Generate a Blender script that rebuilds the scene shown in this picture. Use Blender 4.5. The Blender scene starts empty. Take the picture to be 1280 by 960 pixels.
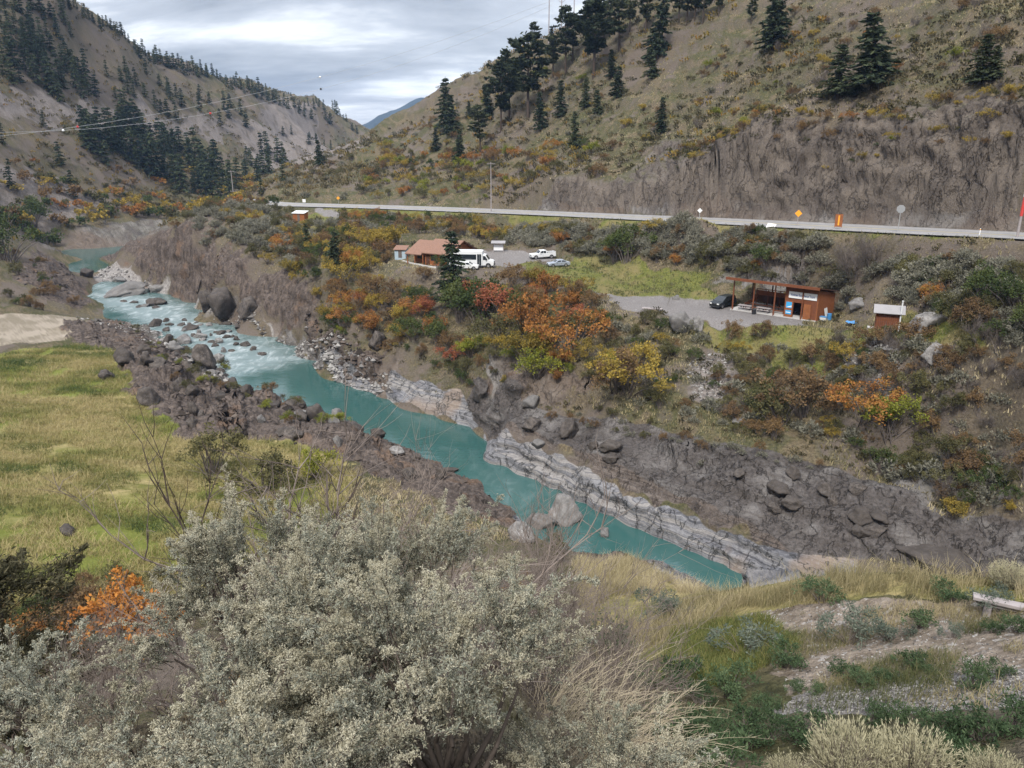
import bpy, bmesh, math, random
import numpy as np
from mathutils import Vector, Matrix
from mathutils.bvhtree import BVHTree
R = math.radians
scene = bpy.context.scene
COL = scene.collection
# ---------------------------------------------------------------- camera, sky, sun, exposure
cam_d = bpy.data.cameras.new('camera'); cam = bpy.data.objects.new('camera', cam_d); COL.objects.link(cam)
cam.location = (0, 0, 45); cam.rotation_euler = (R(90-17.7), 0, 0)
cam_d.sensor_width = 36; cam_d.lens = 36*985/1280; cam_d.clip_start = .1; cam_d.clip_end = 60000
scene.camera = cam
vs = scene.view_settings
vs.view_transform = 'Standard'; vs.look = 'None'; vs.gamma = 1; vs.use_curve_mapping = False
vs.exposure = 1.65
SUN_EL, SUN_AZ = 50, 200          # behind the camera, high
world = bpy.data.worlds.new('World'); scene.world = world; world.use_nodes = True
def build_world():
    nt = world.node_tree; N = nt.nodes; L = nt.links; N.clear()
    def n(t, **k):
        o = N.new(t)
        for a, b in k.items(): setattr(o, a, b)
        return o
    out = n('ShaderNodeOutputWorld'); bg = n('ShaderNodeBackground'); bg.inputs[1].default_value = .15
    sky = n('ShaderNodeTexSky'); sky.sky_type = 'NISHITA'; sky.sun_disc = False
    sky.sun_elevation = R(SUN_EL); sky.sun_rotation = R(SUN_AZ); sky.dust_density = 2.0
    tc = n('ShaderNodeTexCoord'); sep = n('ShaderNodeSeparateXYZ'); L.new(tc.outputs['Generated'], sep.inputs[0])
    # cloud deck: project the direction on a flat layer
    zz = n('ShaderNodeMath', operation='MAXIMUM'); L.new(sep.outputs[2], zz.inputs[0]); zz.inputs[1].default_value = 0
    za = n('ShaderNodeMath', operation='ADD'); L.new(zz.outputs[0], za.inputs[0]); za.inputs[1].default_value = .22
    dx = n('ShaderNodeMath', operation='DIVIDE'); L.new(sep.outputs[0], dx.inputs[0]); L.new(za.outputs[0], dx.inputs[1])
    dy = n('ShaderNodeMath', operation='DIVIDE'); L.new(sep.outputs[1], dy.inputs[0]); L.new(za.outputs[0], dy.inputs[1])
    cmb = n('ShaderNodeCombineXYZ'); L.new(dx.outputs[0], cmb.inputs[0]); L.new(dy.outputs[0], cmb.inputs[1])
    mp = n('ShaderNodeMapping'); mp.inputs['Scale'].default_value = (.75, 1.6, 1); mp.inputs['Rotation'].default_value = (0, 0, R(-8)); L.new(cmb.outputs[0], mp.inputs[0])
    n1 = n('ShaderNodeTexNoise'); n1.inputs['Scale'].default_value = 1.0; n1.inputs['Detail'].default_value = 9; n1.inputs['Roughness'].default_value = .57; n1.inputs['Distortion'].default_value = .25
    L.new(mp.outputs[0], n1.inputs['Vector'])
    r1 = n('ShaderNodeValToRGB'); r1.color_ramp.elements[0].position = .36; r1.color_ramp.elements[1].position = .63
    e = r1.color_ramp.elements
    e[0].color = (.74, .80, .92, 1); e[1].color = (2.9, 2.95, 3.0, 1)
    m = e.new(.5); m.color = (1.38, 1.46, 1.62, 1)
    L.new(n1.outputs['Fac'], r1.inputs[0])
    # the deck is brighter overhead than at the horizon
    mr = n('ShaderNodeMapRange'); mr.inputs['From Min'].default_value = .15; mr.inputs['From Max'].default_value = 1; mr.inputs['To Min'].default_value = 1; mr.inputs['To Max'].default_value = 2.6
    L.new(sep.outputs[2], mr.inputs['Value'])
    mul = n('ShaderNodeMix', data_type='RGBA', blend_type='MULTIPLY'); mul.inputs[0].default_value = 1
    L.new(r1.outputs[0], mul.inputs[6]); L.new(mr.outputs[0], mul.inputs[7])
    mix = n('ShaderNodeMix', data_type='RGBA'); mix.inputs[0].default_value = .95
    L.new(sky.outputs[0], mix.inputs[6]); L.new(mul.outputs[2], mix.inputs[7])
    L.new(mix.outputs[2], bg.inputs[0]); L.new(bg.outputs[0], out.inputs[0])
build_world()
sun_d = bpy.data.lights.new('sun', 'SUN'); sun_d.energy = 1.5; sun_d.angle = R(11); sun_d.color = (1, .95, .87)
sun = bpy.data.objects.new('sun', sun_d); COL.objects.link(sun)
sa = R(SUN_AZ); se = R(SUN_EL)
sun.rotation_euler = Vector((-math.sin(sa)*math.cos(se), -math.cos(sa)*math.cos(se), -math.sin(se))).to_track_quat('-Z', 'Y').to_euler()
CTRL=np.array([-142.0,279.2,0.00,-116.6,247.7,0.00,-99.2,227.0,0.00,-87.9,215.6,0.00,-79.0,203.3,0.00,-67.1,189.7,0.00,-53.6,176.9,0.00,-47.0,169.0,0.00,-39.9,157.4,0.00,-31.8,142.0,0.00,-26.3,136.9,0.00,-21.3,132.1,0.00,-12.7,124.2,0.00,-6.4,118.6,0.00,-3.4,112.1,0.00,-3.4,104.4,0.00,0.0,101.1,0.00,3.3,98.0,0.00,6.3,95.1,0.00,9.5,91.2,0.00,12.5,87.6,0.00,15.3,84.2,0.00,17.5,81.9,0.00,19.6,79.6,0.00,21.7,77.5,0.00,23.6,75.4,0.00,25.5,73.4,0.00,27.5,71.2,0.00,29.4,69.0,0.00,31.2,67.0,0.00,32.9,65.1,0.00,34.5,63.2,0.00,35.9,61.7,0.00,37.3,60.2,0.00,38.6,58.8,0.00,39.8,57.4,0.00,41.1,56.0,-0.00,42.2,54.8,0.00,43.3,53.5,0.00,-159.8,282.8,0.00,-143.3,254.9,0.00,-123.7,224.6,0.00,-108.8,206.3,0.00,-91.9,192.3,0.00,-78.3,176.2,0.00,-65.5,159.2,0.00,-55.1,146.1,0.00,-43.4,135.3,0.00,-37.5,129.1,0.00,-32.0,123.5,0.00,-25.5,117.3,0.00,-19.5,111.7,0.00,-14.8,107.8,0.00,-10.3,104.1,0.00,-4.4,98.1,0.00,0.0,89.7,0.00,2.6,83.4,0.00,7.2,78.8,0.00,10.4,78.1,0.00,13.6,77.4,0.00,16.7,76.7,0.00,19.3,73.4,0.00,21.7,70.4,0.00,23.1,67.3,0.00,24.4,64.5,0.00,25.9,62.8,0.00,27.3,61.2,0.00,28.7,59.6,-0.00,30.1,58.1,0.00,31.3,56.7,0.00,32.5,55.3,0.00,33.7,54.0,-0.00,34.9,52.5,0.00,36.1,51.1,0.00,37.2,49.7,0.00,38.2,48.4,0.00,39.2,47.1,0.00,-147.2,269.4,-2.00,-125.6,239.6,-2.00,-103.5,217.5,-2.00,-93.9,210.9,-2.00,-84.9,204.5,-2.00,-72.8,188.3,-2.00,-62.3,174.4,-2.00,-48.3,157.1,-2.00,-39.9,146.8,-2.00,-32.5,137.6,-2.00,-25.1,129.4,-2.00,-18.5,122.0,-2.00,-13.5,118.1,-2.00,-8.8,114.4,-2.00,-5.1,108.1,-2.00,-1.7,102.4,-2.00,1.1,98.1,-2.00,3.7,94.1,-2.00,6.1,90.3,-2.00,9.3,87.5,-2.00,12.2,84.8,-2.00,15.1,82.3,-2.00,17.8,80.0,-2.00,20.3,77.8,-2.00,22.8,75.7,-2.00,24.7,73.0,-2.00,26.4,70.4,-2.00,28.1,68.0,-2.00,29.7,65.7,-2.00,31.2,63.6,-2.00,32.7,62.0,-2.00,34.1,60.6,-2.00,35.6,59.2,-2.00,36.9,57.8,-2.00,38.2,56.5,-2.00,39.5,55.2,-2.00,40.7,54.0,-2.00,-174.8,307.9,-1.50,-163.4,316.4,-1.50,-153.4,330.0,-1.50,-145.7,339.7,-1.50,-189.0,322.9,0.80,-179.7,323.6,0.70,-170.2,324.3,0.60,-159.5,336.7,0.60,-149.7,349.9,0.60,-191.2,316.8,5.43,-187.5,327.6,5.71,-183.3,338.6,6.08,-176.3,345.1,6.02,-169.0,351.5,5.98,-156.4,368.2,6.31,-2.1,104.6,3.47,2.3,100.5,3.81,6.4,96.7,4.13,9.6,92.8,3.84,12.5,89.2,3.57,15.3,85.8,3.31,18.0,83.0,3.10,20.6,80.4,2.90,23.0,77.9,2.71,25.0,75.7,2.57,27.0,73.6,2.47,29.0,71.4,2.39,31.0,69.2,2.31,32.8,67.2,2.23,0.0,107.1,5.97,3.4,104.0,6.08,6.6,101.1,6.18,9.9,97.2,6.04,13.0,93.6,5.91,15.9,90.2,5.78,18.8,87.3,5.39,21.6,84.5,5.02,24.3,81.8,4.86,26.7,79.3,4.71,28.8,77.2,4.59,30.7,75.2,4.47,32.5,73.2,4.35,34.3,71.4,4.24,2.4,113.0,7.03,5.9,110.0,6.79,9.2,106.7,6.73,12.6,103.0,6.77,15.8,99.5,6.80,18.9,96.4,6.74,22.4,93.1,7.39,25.6,90.0,8.00,28.2,87.6,7.97,30.6,85.2,7.97,33.0,82.9,7.98,35.2,80.7,8.15,37.3,78.6,8.31,39.3,76.6,8.47,41.2,74.7,8.31,43.1,72.8,8.16,44.9,71.1,8.01,46.4,69.6,8.35,47.8,68.2,8.67,49.2,66.8,8.98,43.4,85.7,7.75,45.5,83.7,8.27,47.6,81.8,8.78,49.5,80.0,9.26,51.2,78.4,9.65,52.8,76.9,10.03,54.4,75.4,10.40,-19.8,132.6,2.67,-15.1,128.3,3.33,-10.6,124.3,3.93,-6.5,120.6,2.70,-22.1,139.1,4.46,-16.3,134.0,5.44,-11.0,129.3,6.32,-3.8,119.6,5.48,-40.1,159.4,3.25,-30.0,142.3,4.32,-42.4,166.5,6.38,-30.8,147.2,6.91,-136.8,274.8,1.83,-124.0,259.2,2.04,-112.9,245.7,2.14,-104.6,235.9,1.99,-97.5,228.0,1.62,-91.2,221.7,1.05,-84.7,213.6,1.32,-78.5,205.6,1.67,-136.8,276.5,6.87,-127.9,266.0,9.12,-119.6,256.2,11.21,-112.2,247.6,13.08,-104.0,238.3,15.47,-96.8,230.6,17.57,-92.4,226.2,17.31,-88.2,222.0,17.06,-81.5,212.6,16.65,-75.8,205.5,16.04,-70.8,199.6,15.56,-66.1,194.5,15.04,-59.6,187.9,11.26,-53.0,181.3,10.19,-49.0,176.6,9.91,-44.7,170.2,10.02,-63.1,193.3,12.26,-59.0,189.5,12.42,-55.0,185.9,12.57,-50.2,180.3,13.08,-45.2,173.2,13.90,-40.7,166.2,16.00,-30.9,148.8,10.50,-27.5,158.0,15.00,-21.9,150.9,10.00,-20.3,138.2,8.50,-11.4,136.3,9.00,-12.0,144.5,11.50,-5.1,120.1,8.00,1.2,113.6,10.00,1.3,123.8,12.30,1.4,131.5,14.50,-12.4,151.2,15.50,7.1,110.9,9.60,7.5,118.2,12.50,7.9,127.2,15.50,8.3,134.4,17.80,13.4,103.9,9.50,14.4,113.7,12.50,15.2,121.6,15.50,15.5,125.0,17.60,20.4,100.0,9.70,21.6,107.1,12.00,22.8,114.4,14.80,25.3,115.9,17.50,27.2,96.9,9.70,29.1,105.5,12.50,30.5,111.7,15.50,32.6,111.6,17.70,35.9,91.8,9.40,38.4,99.9,12.00,39.9,105.5,16.00,40.3,107.3,18.40,49.7,95.3,21.37,51.5,91.9,22.22,53.0,88.5,23.05,54.2,85.2,23.88,55.6,81.9,24.69,52.3,99.0,22.87,53.9,95.7,23.62,55.2,92.4,24.35,56.4,89.2,25.07,57.5,85.4,25.91,43.2,86.3,11.55,44.9,91.6,15.77,46.5,96.4,19.55,48.4,79.4,14.21,50.2,84.2,18.14,51.5,87.5,20.95,50.8,71.9,17.14,53.4,77.4,21.18,54.5,79.7,23.10,-23.9,167.8,18.30,-16.5,162.4,18.50,-9.9,162.4,18.50,-3.3,162.4,18.50,3.2,154.6,18.35,9.1,147.5,18.20,12.9,140.1,18.10,16.5,133.4,18.00,19.9,128.3,18.00,23.0,123.6,18.00,26.0,119.1,18.00,29.9,116.7,18.27,33.6,114.3,18.53,37.2,111.9,18.80,40.7,110.7,18.97,44.0,109.5,19.13,47.3,108.3,19.30,-21.5,176.9,19.00,-16.1,176.9,19.00,-10.7,176.9,19.00,-4.5,176.9,19.00,1.8,176.9,19.00,8.0,175.2,18.90,14.1,173.5,18.80,19.6,160.1,18.55,24.3,148.7,18.30,28.3,137.8,18.25,31.8,128.4,18.20,35.1,126.1,18.43,38.4,123.8,18.65,41.4,121.5,18.88,44.4,119.3,19.10,48.4,117.0,19.35,52.3,114.8,19.60,-3.5,171.2,18.80,9.9,161.4,18.50,18.2,148.7,18.30,24.6,132.9,18.10,45.9,113.3,19.20,29.4,144.0,19.87,33.8,137.4,19.83,37.6,130.7,19.90,-88.5,221.0,20.91,-95.0,258.1,21.42,-119.2,307.7,18.98,-80.4,236.7,20.36,-65.6,210.0,17.93,-61.7,202.8,14.78,-68.4,235.3,18.19,-49.8,206.1,18.44,-40.5,201.0,19.10,-30.6,177.4,16.78,-32.6,202.4,18.92,-53.7,244.2,19.58,-42.5,236.2,20.41,-67.3,259.4,19.78,-82.6,267.6,20.55,-106.7,316.5,20.39,-86.8,291.4,20.93,-67.0,281.1,21.37,-54.1,272.2,21.85,-41.8,262.7,22.41,-30.3,254.2,22.77,-19.5,245.2,23.19,-9.4,235.8,23.68,2.2,222.5,24.45,12.5,208.6,25.33,21.4,195.3,26.15,29.0,181.7,27.07,36.2,172.7,27.57,42.5,163.6,28.13,48.2,155.5,28.59,53.0,147.2,29.09,57.4,139.9,29.54,61.1,132.6,30.02,64.4,126.0,30.45,67.1,119.4,30.91,69.1,113.7,31.37,70.5,108.0,31.83,71.7,102.8,32.23,72.5,97.7,32.63,72.9,92.8,33.04,-104.2,308.9,19.78,-84.6,283.7,20.46,-65.2,273.3,20.96,-52.6,264.3,21.49,-40.6,254.8,22.09,-29.4,246.2,22.50,-18.9,237.2,22.98,-9.1,227.8,23.52,2.1,214.5,24.35,12.0,200.6,25.29,20.6,187.4,26.18,27.8,173.8,27.16,34.6,164.9,27.71,40.5,155.8,28.32,45.9,147.8,28.81,50.4,139.7,29.36,54.5,132.5,29.83,57.8,125.3,30.35,60.8,118.8,30.81,63.3,112.4,31.29,65.0,106.8,31.77,66.2,101.3,32.25,67.2,96.2,32.66,67.7,91.3,33.08,68.0,86.5,33.51,-21.2,210.9,19.91,-19.7,195.0,18.70,-4.1,205.0,20.63,-3.8,190.0,19.57,11.2,185.7,22.92,10.5,173.7,20.88,26.1,161.9,24.13,24.8,153.0,21.43,38.8,148.0,25.92,36.3,137.3,23.15,47.8,131.6,27.38,45.1,123.0,24.80,55.7,119.7,27.77,52.7,112.2,25.42,61.1,107.9,29.47,58.3,102.0,27.21,63.7,96.9,31.05,60.8,91.7,29.01,-99.2,551.1,34.60,-87.5,522.7,40.24,-76.4,494.1,45.29,-67.7,478.6,48.95,-59.4,462.9,52.35,-51.5,447.0,55.48,-44.4,434.4,58.07,-37.6,421.7,60.48,-31.2,408.8,62.70,-26.1,403.2,64.91,-21.1,397.4,67.03,-16.3,391.7,69.07,-11.7,385.8,71.03,-7.2,379.9,72.91,-3.0,376.7,74.87,1.2,373.3,76.78,5.2,370.0,78.64,9.2,366.6,80.45,13.0,363.1,82.21,16.8,359.6,83.91,20.5,356.9,85.46,24.2,354.2,86.96,27.7,351.4,88.43,31.3,348.6,89.86,34.7,345.8,91.25,38.0,342.9,92.60,41.5,340.5,94.15,44.8,338.0,95.67,48.1,335.6,97.14,51.3,333.1,98.58,54.5,330.5,99.98,57.5,328.6,101.01,60.5,326.6,102.01,63.5,325.1,103.08,66.7,324.3,104.28,69.8,323.6,105.46,72.9,322.8,106.63,75.9,322.0,107.78,-124.0,688.9,8.68,-95.6,617.7,20.24,-64.4,558.8,30.89,-39.0,511.0,38.66,-9.0,474.9,48.33,21.0,449.5,58.13,47.5,428.6,65.83,68.1,413.2,72.23,93.2,395.4,78.09,-90.2,309.1,23.35,-94.7,331.7,26.22,-91.5,389.4,29.61,-91.9,471.1,32.15,-66.9,323.1,25.47,-49.1,311.2,26.19,-57.1,365.6,33.31,-32.1,328.4,34.50,-37.5,388.2,47.02,-10.1,254.8,25.93,-11.0,279.8,32.09,-12.2,314.8,40.82,-13.4,349.7,53.20,4.4,222.0,29.45,5.0,255.0,36.85,5.6,289.9,49.16,6.3,329.9,64.58,15.6,197.4,30.22,17.4,221.3,34.79,19.7,254.2,43.98,22.7,299.1,62.75,24.3,324.1,75.60,40.5,266.9,60.84,44.3,296.7,78.13,55.3,224.1,58.30,61.5,253.5,73.30,68.6,287.8,91.67,65.1,190.7,56.32,70.7,209.9,66.63,77.4,233.0,78.91,88.8,273.4,102.72,72.3,166.1,56.32,78.5,183.0,65.43,87.9,208.3,78.79,102.9,250.8,105.90,77.7,147.5,57.65,87.1,168.6,69.54,103.1,205.3,91.61,83.1,136.7,59.09,93.7,157.2,70.50,113.7,197.6,97.60,85.1,117.4,59.11,113.6,164.6,88.80,0.0,225.0,26.63,8.4,212.3,27.25,15.8,199.4,27.95,22.2,185.7,28.58,27.4,171.8,29.30,33.2,158.6,30.36,39.1,150.9,30.92,45.1,146.1,31.22,50.7,141.2,31.55,54.8,134.0,31.97,58.2,126.9,32.41,61.7,121.4,33.08,64.7,115.9,33.73,67.3,111.6,34.31,69.6,107.4,34.87,22.3,188.7,33.96,31.4,178.3,38.46,36.7,170.8,40.34,42.1,166.6,42.01,49.2,163.9,44.72,55.8,161.1,47.31,60.7,153.8,47.35,64.8,146.4,47.37,68.6,140.0,48.09,71.8,133.7,48.74,74.6,128.8,48.90,77.1,124.0,49.03,21.7,182.7,32.55,30.0,169.4,35.57,34.6,160.0,36.86,39.3,153.9,37.90,45.7,150.4,38.77,51.7,146.7,39.62,56.0,139.5,39.88,59.6,132.3,40.15,63.1,126.6,40.66,66.1,120.8,41.14,68.9,116.5,41.27,71.3,112.3,41.41,-282.3,483.6,131.41,-280.1,486.4,129.90,-277.9,489.1,128.37,-275.6,491.8,126.80,-273.3,494.5,125.21,-270.9,497.3,123.59,-268.4,500.0,121.95,-265.9,502.7,120.27,-263.4,505.5,118.57,-263.9,513.4,117.22,-264.2,521.4,115.78,-264.5,529.4,114.27,-264.7,537.5,112.67,-264.7,545.5,110.99,-264.6,553.6,109.22,-264.4,561.8,107.37,-264.1,570.0,105.43,-263.7,578.2,103.40,-263.1,586.4,101.28,-262.5,594.7,99.08,-262.4,606.7,98.27,-262.0,618.8,97.39,-261.5,630.9,96.44,-260.8,643.1,95.41,-259.8,655.4,94.30,-258.7,667.6,93.11,-257.3,680.0,91.84,-255.7,692.3,90.49,-253.8,704.7,89.06,-251.8,717.1,87.55,-250.5,732.7,86.80,-248.9,748.3,85.98,-247.0,763.9,85.09,-244.8,779.6,84.13,-242.4,795.3,83.09,-239.6,811.1,81.98,-236.6,826.8,80.80,-233.5,843.3,79.24,-230.0,859.8,77.59,-226.3,876.3,75.85,-222.2,892.8,74.02,-217.8,909.3,72.09,-213.0,925.8,70.07,-208.7,944.7,65.44,-204.0,963.6,60.59,-198.9,982.6,55.51,-193.4,1001.5,50.20,-191.1,1032.5,39.42,-188.2,1063.5,27.91,-367.0,628.7,75.49,-342.4,657.1,66.50,-341.2,773.0,52.85,-327.3,932.2,44.79,-277.0,1203.5,32.55,-244.6,1382.5,3.04,-177.5,241.9,25.72,-232.1,325.8,49.68,-281.9,413.0,105.10,-308.6,467.3,158.47,-185.7,290.8,16.16,-214.7,343.4,34.02,-235.1,383.7,57.47,-257.4,428.7,85.47,-197.8,370.5,19.05,-218.3,416.2,39.47,-238.2,462.2,64.18,-257.6,508.5,93.01,-187.7,430.9,12.74,-212.7,496.3,33.78,-236.8,562.2,63.27,-254.0,609.2,83.85,-159.2,420.9,6.54,-178.0,531.0,12.91,-204.1,617.1,33.93,-235.8,722.5,61.94,-169.6,617.1,16.52,-204.7,752.7,35.00,-173.8,739.9,17.86,-194.7,837.7,41.64,-172.1,883.4,25.03,-201.5,1486.4,5.00,-61.9,1598.8,5.00,-227.7,1381.4,5.00,-145.3,254.6,5.00,-135.8,239.1,4.75,-127.3,225.5,4.50,-118.1,211.9,3.00,-146.9,241.6,9.00,-157.1,221.5,12.00,-138.7,212.6,9.00,-121.2,199.7,5.00,-121.0,182.8,5.50,-128.0,171.7,7.00,-109.5,172.3,3.20,-97.8,173.9,3.20,-86.9,173.7,2.50,-118.9,157.9,5.00,-99.7,148.0,4.30,-84.7,149.1,4.00,-74.1,149.8,3.80,-62.2,133.1,4.00,-64.2,148.3,2.60,-80.8,117.7,4.80,-67.8,117.1,5.00,-55.8,118.2,4.60,-89.3,115.6,5.50,-50.8,128.3,2.60,-44.6,122.3,3.20,-34.4,113.4,3.00,-23.2,106.3,2.80,-18.1,103.2,2.60,-65.5,93.2,5.60,-55.0,92.7,5.80,-46.5,96.6,5.30,-36.6,98.3,4.60,-25.8,97.9,3.60,-14.2,91.5,3.00,-7.8,86.9,3.00,-3.8,83.5,2.60,0.0,79.2,1.80,-52.7,73.0,7.00,-44.5,73.0,7.00,-36.4,73.4,6.80,-30.8,81.1,5.80,-21.5,79.5,4.60,-44.4,60.3,9.00,-38.0,61.1,8.50,-30.4,59.8,8.50,-52.3,61.6,9.00,-25.4,65.1,7.00,5.1,73.7,1.50,11.5,70.8,1.60,17.1,70.5,1.50,-1.1,0.7,42.90,-1.9,1.1,42.40,-2.8,1.6,42.00,-3.9,2.3,41.60,-5.2,3.0,40.40,-8.7,5.0,36.90,-15.6,9.0,31.00,-24.2,14.0,24.20,-32.9,19.0,17.50,-40.7,23.5,13.00,-48.5,28.0,10.20,-1.0,0.9,42.90,-1.6,1.5,42.40,-2.4,2.1,42.00,-3.3,3.0,41.60,-4.5,4.0,40.40,-7.4,6.7,36.90,-13.4,12.0,31.00,-20.8,18.7,24.20,-28.2,25.4,17.50,-34.9,31.4,13.00,-41.6,37.5,10.20,-0.8,1.1,42.90,-1.3,1.8,42.40,-1.9,2.6,42.00,-2.6,3.6,41.60,-3.5,4.9,40.40,-5.9,8.1,36.90,-10.6,14.6,31.00,-16.5,22.7,24.20,-22.3,30.7,17.50,-27.6,38.0,13.00,-32.9,45.3,10.20,-0.6,1.2,42.90,-1.0,2.0,42.40,-1.5,2.9,42.00,-2.0,4.0,41.60,-2.7,5.3,40.40,-4.5,8.9,36.90,-8.2,16.0,31.00,-12.7,24.9,24.20,-17.3,33.9,17.50,-21.3,41.9,13.00,-25.4,49.9,10.20,-0.4,1.2,42.90,-0.7,2.1,42.40,-1.0,3.0,42.00,-1.4,4.3,41.50,-1.9,5.7,40.20,-3.1,9.5,36.40,-5.6,17.1,29.00,-8.7,26.6,20.50,-11.7,36.1,14.00,-14.8,45.7,9.00,-17.9,55.2,6.00,-0.2,1.3,42.90,-0.3,2.2,42.40,-0.5,3.2,42.00,-0.7,4.4,41.50,-0.9,5.9,40.20,-1.6,9.9,36.40,-2.8,17.8,29.00,-4.4,27.7,20.50,-5.9,37.5,14.00,-7.5,47.4,9.00,-9.1,57.3,6.00,0.0,1.3,42.90,0.0,2.2,42.40,0.0,3.2,42.00,0.0,4.5,41.50,0.0,6.0,40.20,0.0,10.0,36.40,0.0,18.0,29.00,0.0,28.0,20.50,0.0,38.0,14.00,0.0,48.0,9.00,0.0,58.0,6.00,0.2,1.3,42.70,0.3,1.3,42.70,0.3,2.2,42.10,0.5,2.1,42.10,0.4,3.2,41.40,0.8,3.1,41.40,0.5,4.5,40.60,1.1,4.4,40.60,0.7,6.0,39.30,1.5,5.8,39.30,1.2,9.9,36.60,2.4,9.7,36.60,1.1,2.8,42.00,1.8,4.7,39.90,1.4,2.6,42.00,2.3,4.4,39.90,1.8,2.4,42.00,2.9,4.0,39.90,2.2,2.0,42.00,3.7,3.3,39.90,2.6,1.5,42.00,4.3,2.5,39.90,1.5,26.0,29.43,2.3,25.4,29.90,3.4,24.8,30.41,4.4,23.6,30.84,5.1,21.9,31.39,5.7,20.2,31.99,6.6,18.9,33.15,7.3,17.5,34.20,7.9,16.7,34.75,8.4,15.9,35.30,8.9,15.1,35.74,9.2,14.3,36.18,9.5,13.5,36.59,9.6,12.8,36.99,9.8,12.0,37.38,9.9,11.2,37.78,6.3,8.2,38.43,5.2,9.3,37.54,4.3,9.9,36.91,3.4,10.7,36.26,2.7,14.2,34.17,3.4,18.2,32.44,1.9,19.9,31.79,7.9,11.0,37.43,6.5,11.9,36.59,5.3,12.4,36.08,4.3,13.9,35.05,4.9,6.3,39.29,3.9,6.8,38.68,3.1,7.9,37.68,0.9,12.0,35.55,6.8,7.3,39.09,1.7,29.1,26.83,2.1,36.3,21.93,2.6,28.4,27.30,3.3,35.5,22.40,3.8,27.7,27.81,4.8,34.7,22.91,4.9,26.4,28.24,6.1,33.0,23.34,5.7,24.5,28.79,7.1,30.7,23.89,6.3,22.7,29.39,7.9,28.3,24.49,7.4,21.2,30.55,9.2,26.4,25.65,8.2,19.6,31.60,10.2,24.6,26.70,9.5,17.8,32.70,11.8,22.3,27.80,10.4,16.0,33.58,12.9,20.0,28.68,10.8,14.3,34.39,13.5,17.9,29.49,11.1,12.6,35.18,13.9,15.7,30.28,3.0,33.9,19.50,3.8,43.8,11.00,4.7,53.8,4.50,7.1,33.3,19.50,9.1,43.0,11.00,11.2,52.8,4.50,11.6,31.9,19.50,15.0,41.3,11.00,18.5,50.7,4.50,16.0,30.0,19.50,20.7,38.8,11.00,25.4,47.7,4.50,20.0,27.5,19.50,25.9,35.6,11.00,31.7,43.7,4.50,25.3,22.8,19.50,32.7,29.4,11.00,40.1,36.1,4.50,29.4,17.0,19.50,38.1,22.0,11.00,46.8,27.0,4.50,-0.1,-0.8,43.20,-0.4,-0.7,43.20,-0.6,-0.5,43.20,-0.8,-0.3,43.20,-0.8,0.0,43.20,-0.8,0.3,43.20,-0.6,0.5,43.20,-0.4,0.7,43.20,-0.1,0.8,43.20,0.1,0.8,43.20,0.4,0.7,43.20,0.6,0.5,43.20,0.8,0.3,43.20,0.8,0.0,43.20,0.8,-0.3,43.20,0.6,-0.5,43.20,0.4,-0.7,43.20,0.1,-0.8,43.20,5.8,1.6,43.00,19.3,5.2,46.00,96.6,25.9,70.00,386.4,103.5,140.00,5.9,-1.0,43.00,19.7,-3.5,46.00,98.5,-17.4,70.00,393.9,-69.5,140.00,4.9,-3.4,43.00,16.4,-11.5,46.00,81.9,-57.4,70.00,327.7,-229.4,140.00,3.0,-5.2,43.00,10.0,-17.3,46.00,50.0,-86.6,70.00,200.0,-346.4,140.00,0.5,-6.0,43.00,1.7,-19.9,46.00,8.7,-99.6,70.00,34.9,-398.5,140.00,-0.5,-6.0,43.00,-1.7,-19.9,46.00,-8.7,-99.6,70.00,-34.9,-398.5,140.00,-3.0,-5.2,43.00,-10.0,-17.3,46.00,-50.0,-86.6,70.00,-200.0,-346.4,140.00,-4.9,-3.4,43.00,-16.4,-11.5,46.00,-81.9,-57.4,70.00,-327.7,-229.4,140.00,-5.9,-1.0,43.00,-19.7,-3.5,46.00,-98.5,-17.4,70.00,-393.9,-69.5,140.00,-5.8,1.6,43.00,-19.3,5.2,46.00,-96.6,25.9,70.00,-386.4,103.5,140.00]).reshape(-1,3)
# ---------------------------------------------------------------- heightfield
def hash3(ix, iy, iz, seed):
    h = (ix.astype(np.int64)*374761393 + iy.astype(np.int64)*668265263 + iz.astype(np.int64)*2147483647 + seed*1274126177) & 0x7fffffff
    h = ((h ^ (h >> 13))*1103515245) & 0x7fffffff
    h = ((h ^ (h >> 15))*12345679) & 0x7fffffff
    return ((h ^ (h >> 11)) & 0xffff)/65535.0
def vnoise(x, y, z=None, seed=0):
    """smooth value noise in -1..1"""
    if z is None: z = np.zeros_like(x)
    x0 = np.floor(x); y0 = np.floor(y); z0 = np.floor(z)
    fx = x-x0; fy = y-y0; fz = z-z0
    fx = fx*fx*(3-2*fx); fy = fy*fy*(3-2*fy); fz = fz*fz*(3-2*fz)
    def c(a, b, d): return hash3(x0+a, y0+b, z0+d, seed)
    v = 0
    for d, wz in ((0, 1-fz), (1, fz)):
        v = v+wz*((c(0,0,d)*(1-fx)+c(1,0,d)*fx)*(1-fy)+(c(0,1,d)*(1-fx)+c(1,1,d)*fx)*fy)
    return v*2-1
def fbm(x, y, z=None, octaves=4, seed=0, gain=.5, ridged=False):
    a = 1.0; s = 0; t = 0
    for o in range(octaves):
        k = 2.03**o
        n = vnoise(x*k+17.3*o, y*k-9.1*o, None if z is None else z*k+3.7*o, seed+o)
        if ridged: n = 1-2*np.abs(n)
        s = s+a*n; t += a; a *= gain
    return s/t
TH0, TH1, NT = math.radians(-64), math.radians(64), 760
LR0, LR1, NR = math.log(0.8), math.log(2600.0), 1150
_th = np.linspace(TH0, TH1, NT); _lr = np.linspace(LR0, LR1, NR)
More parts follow.
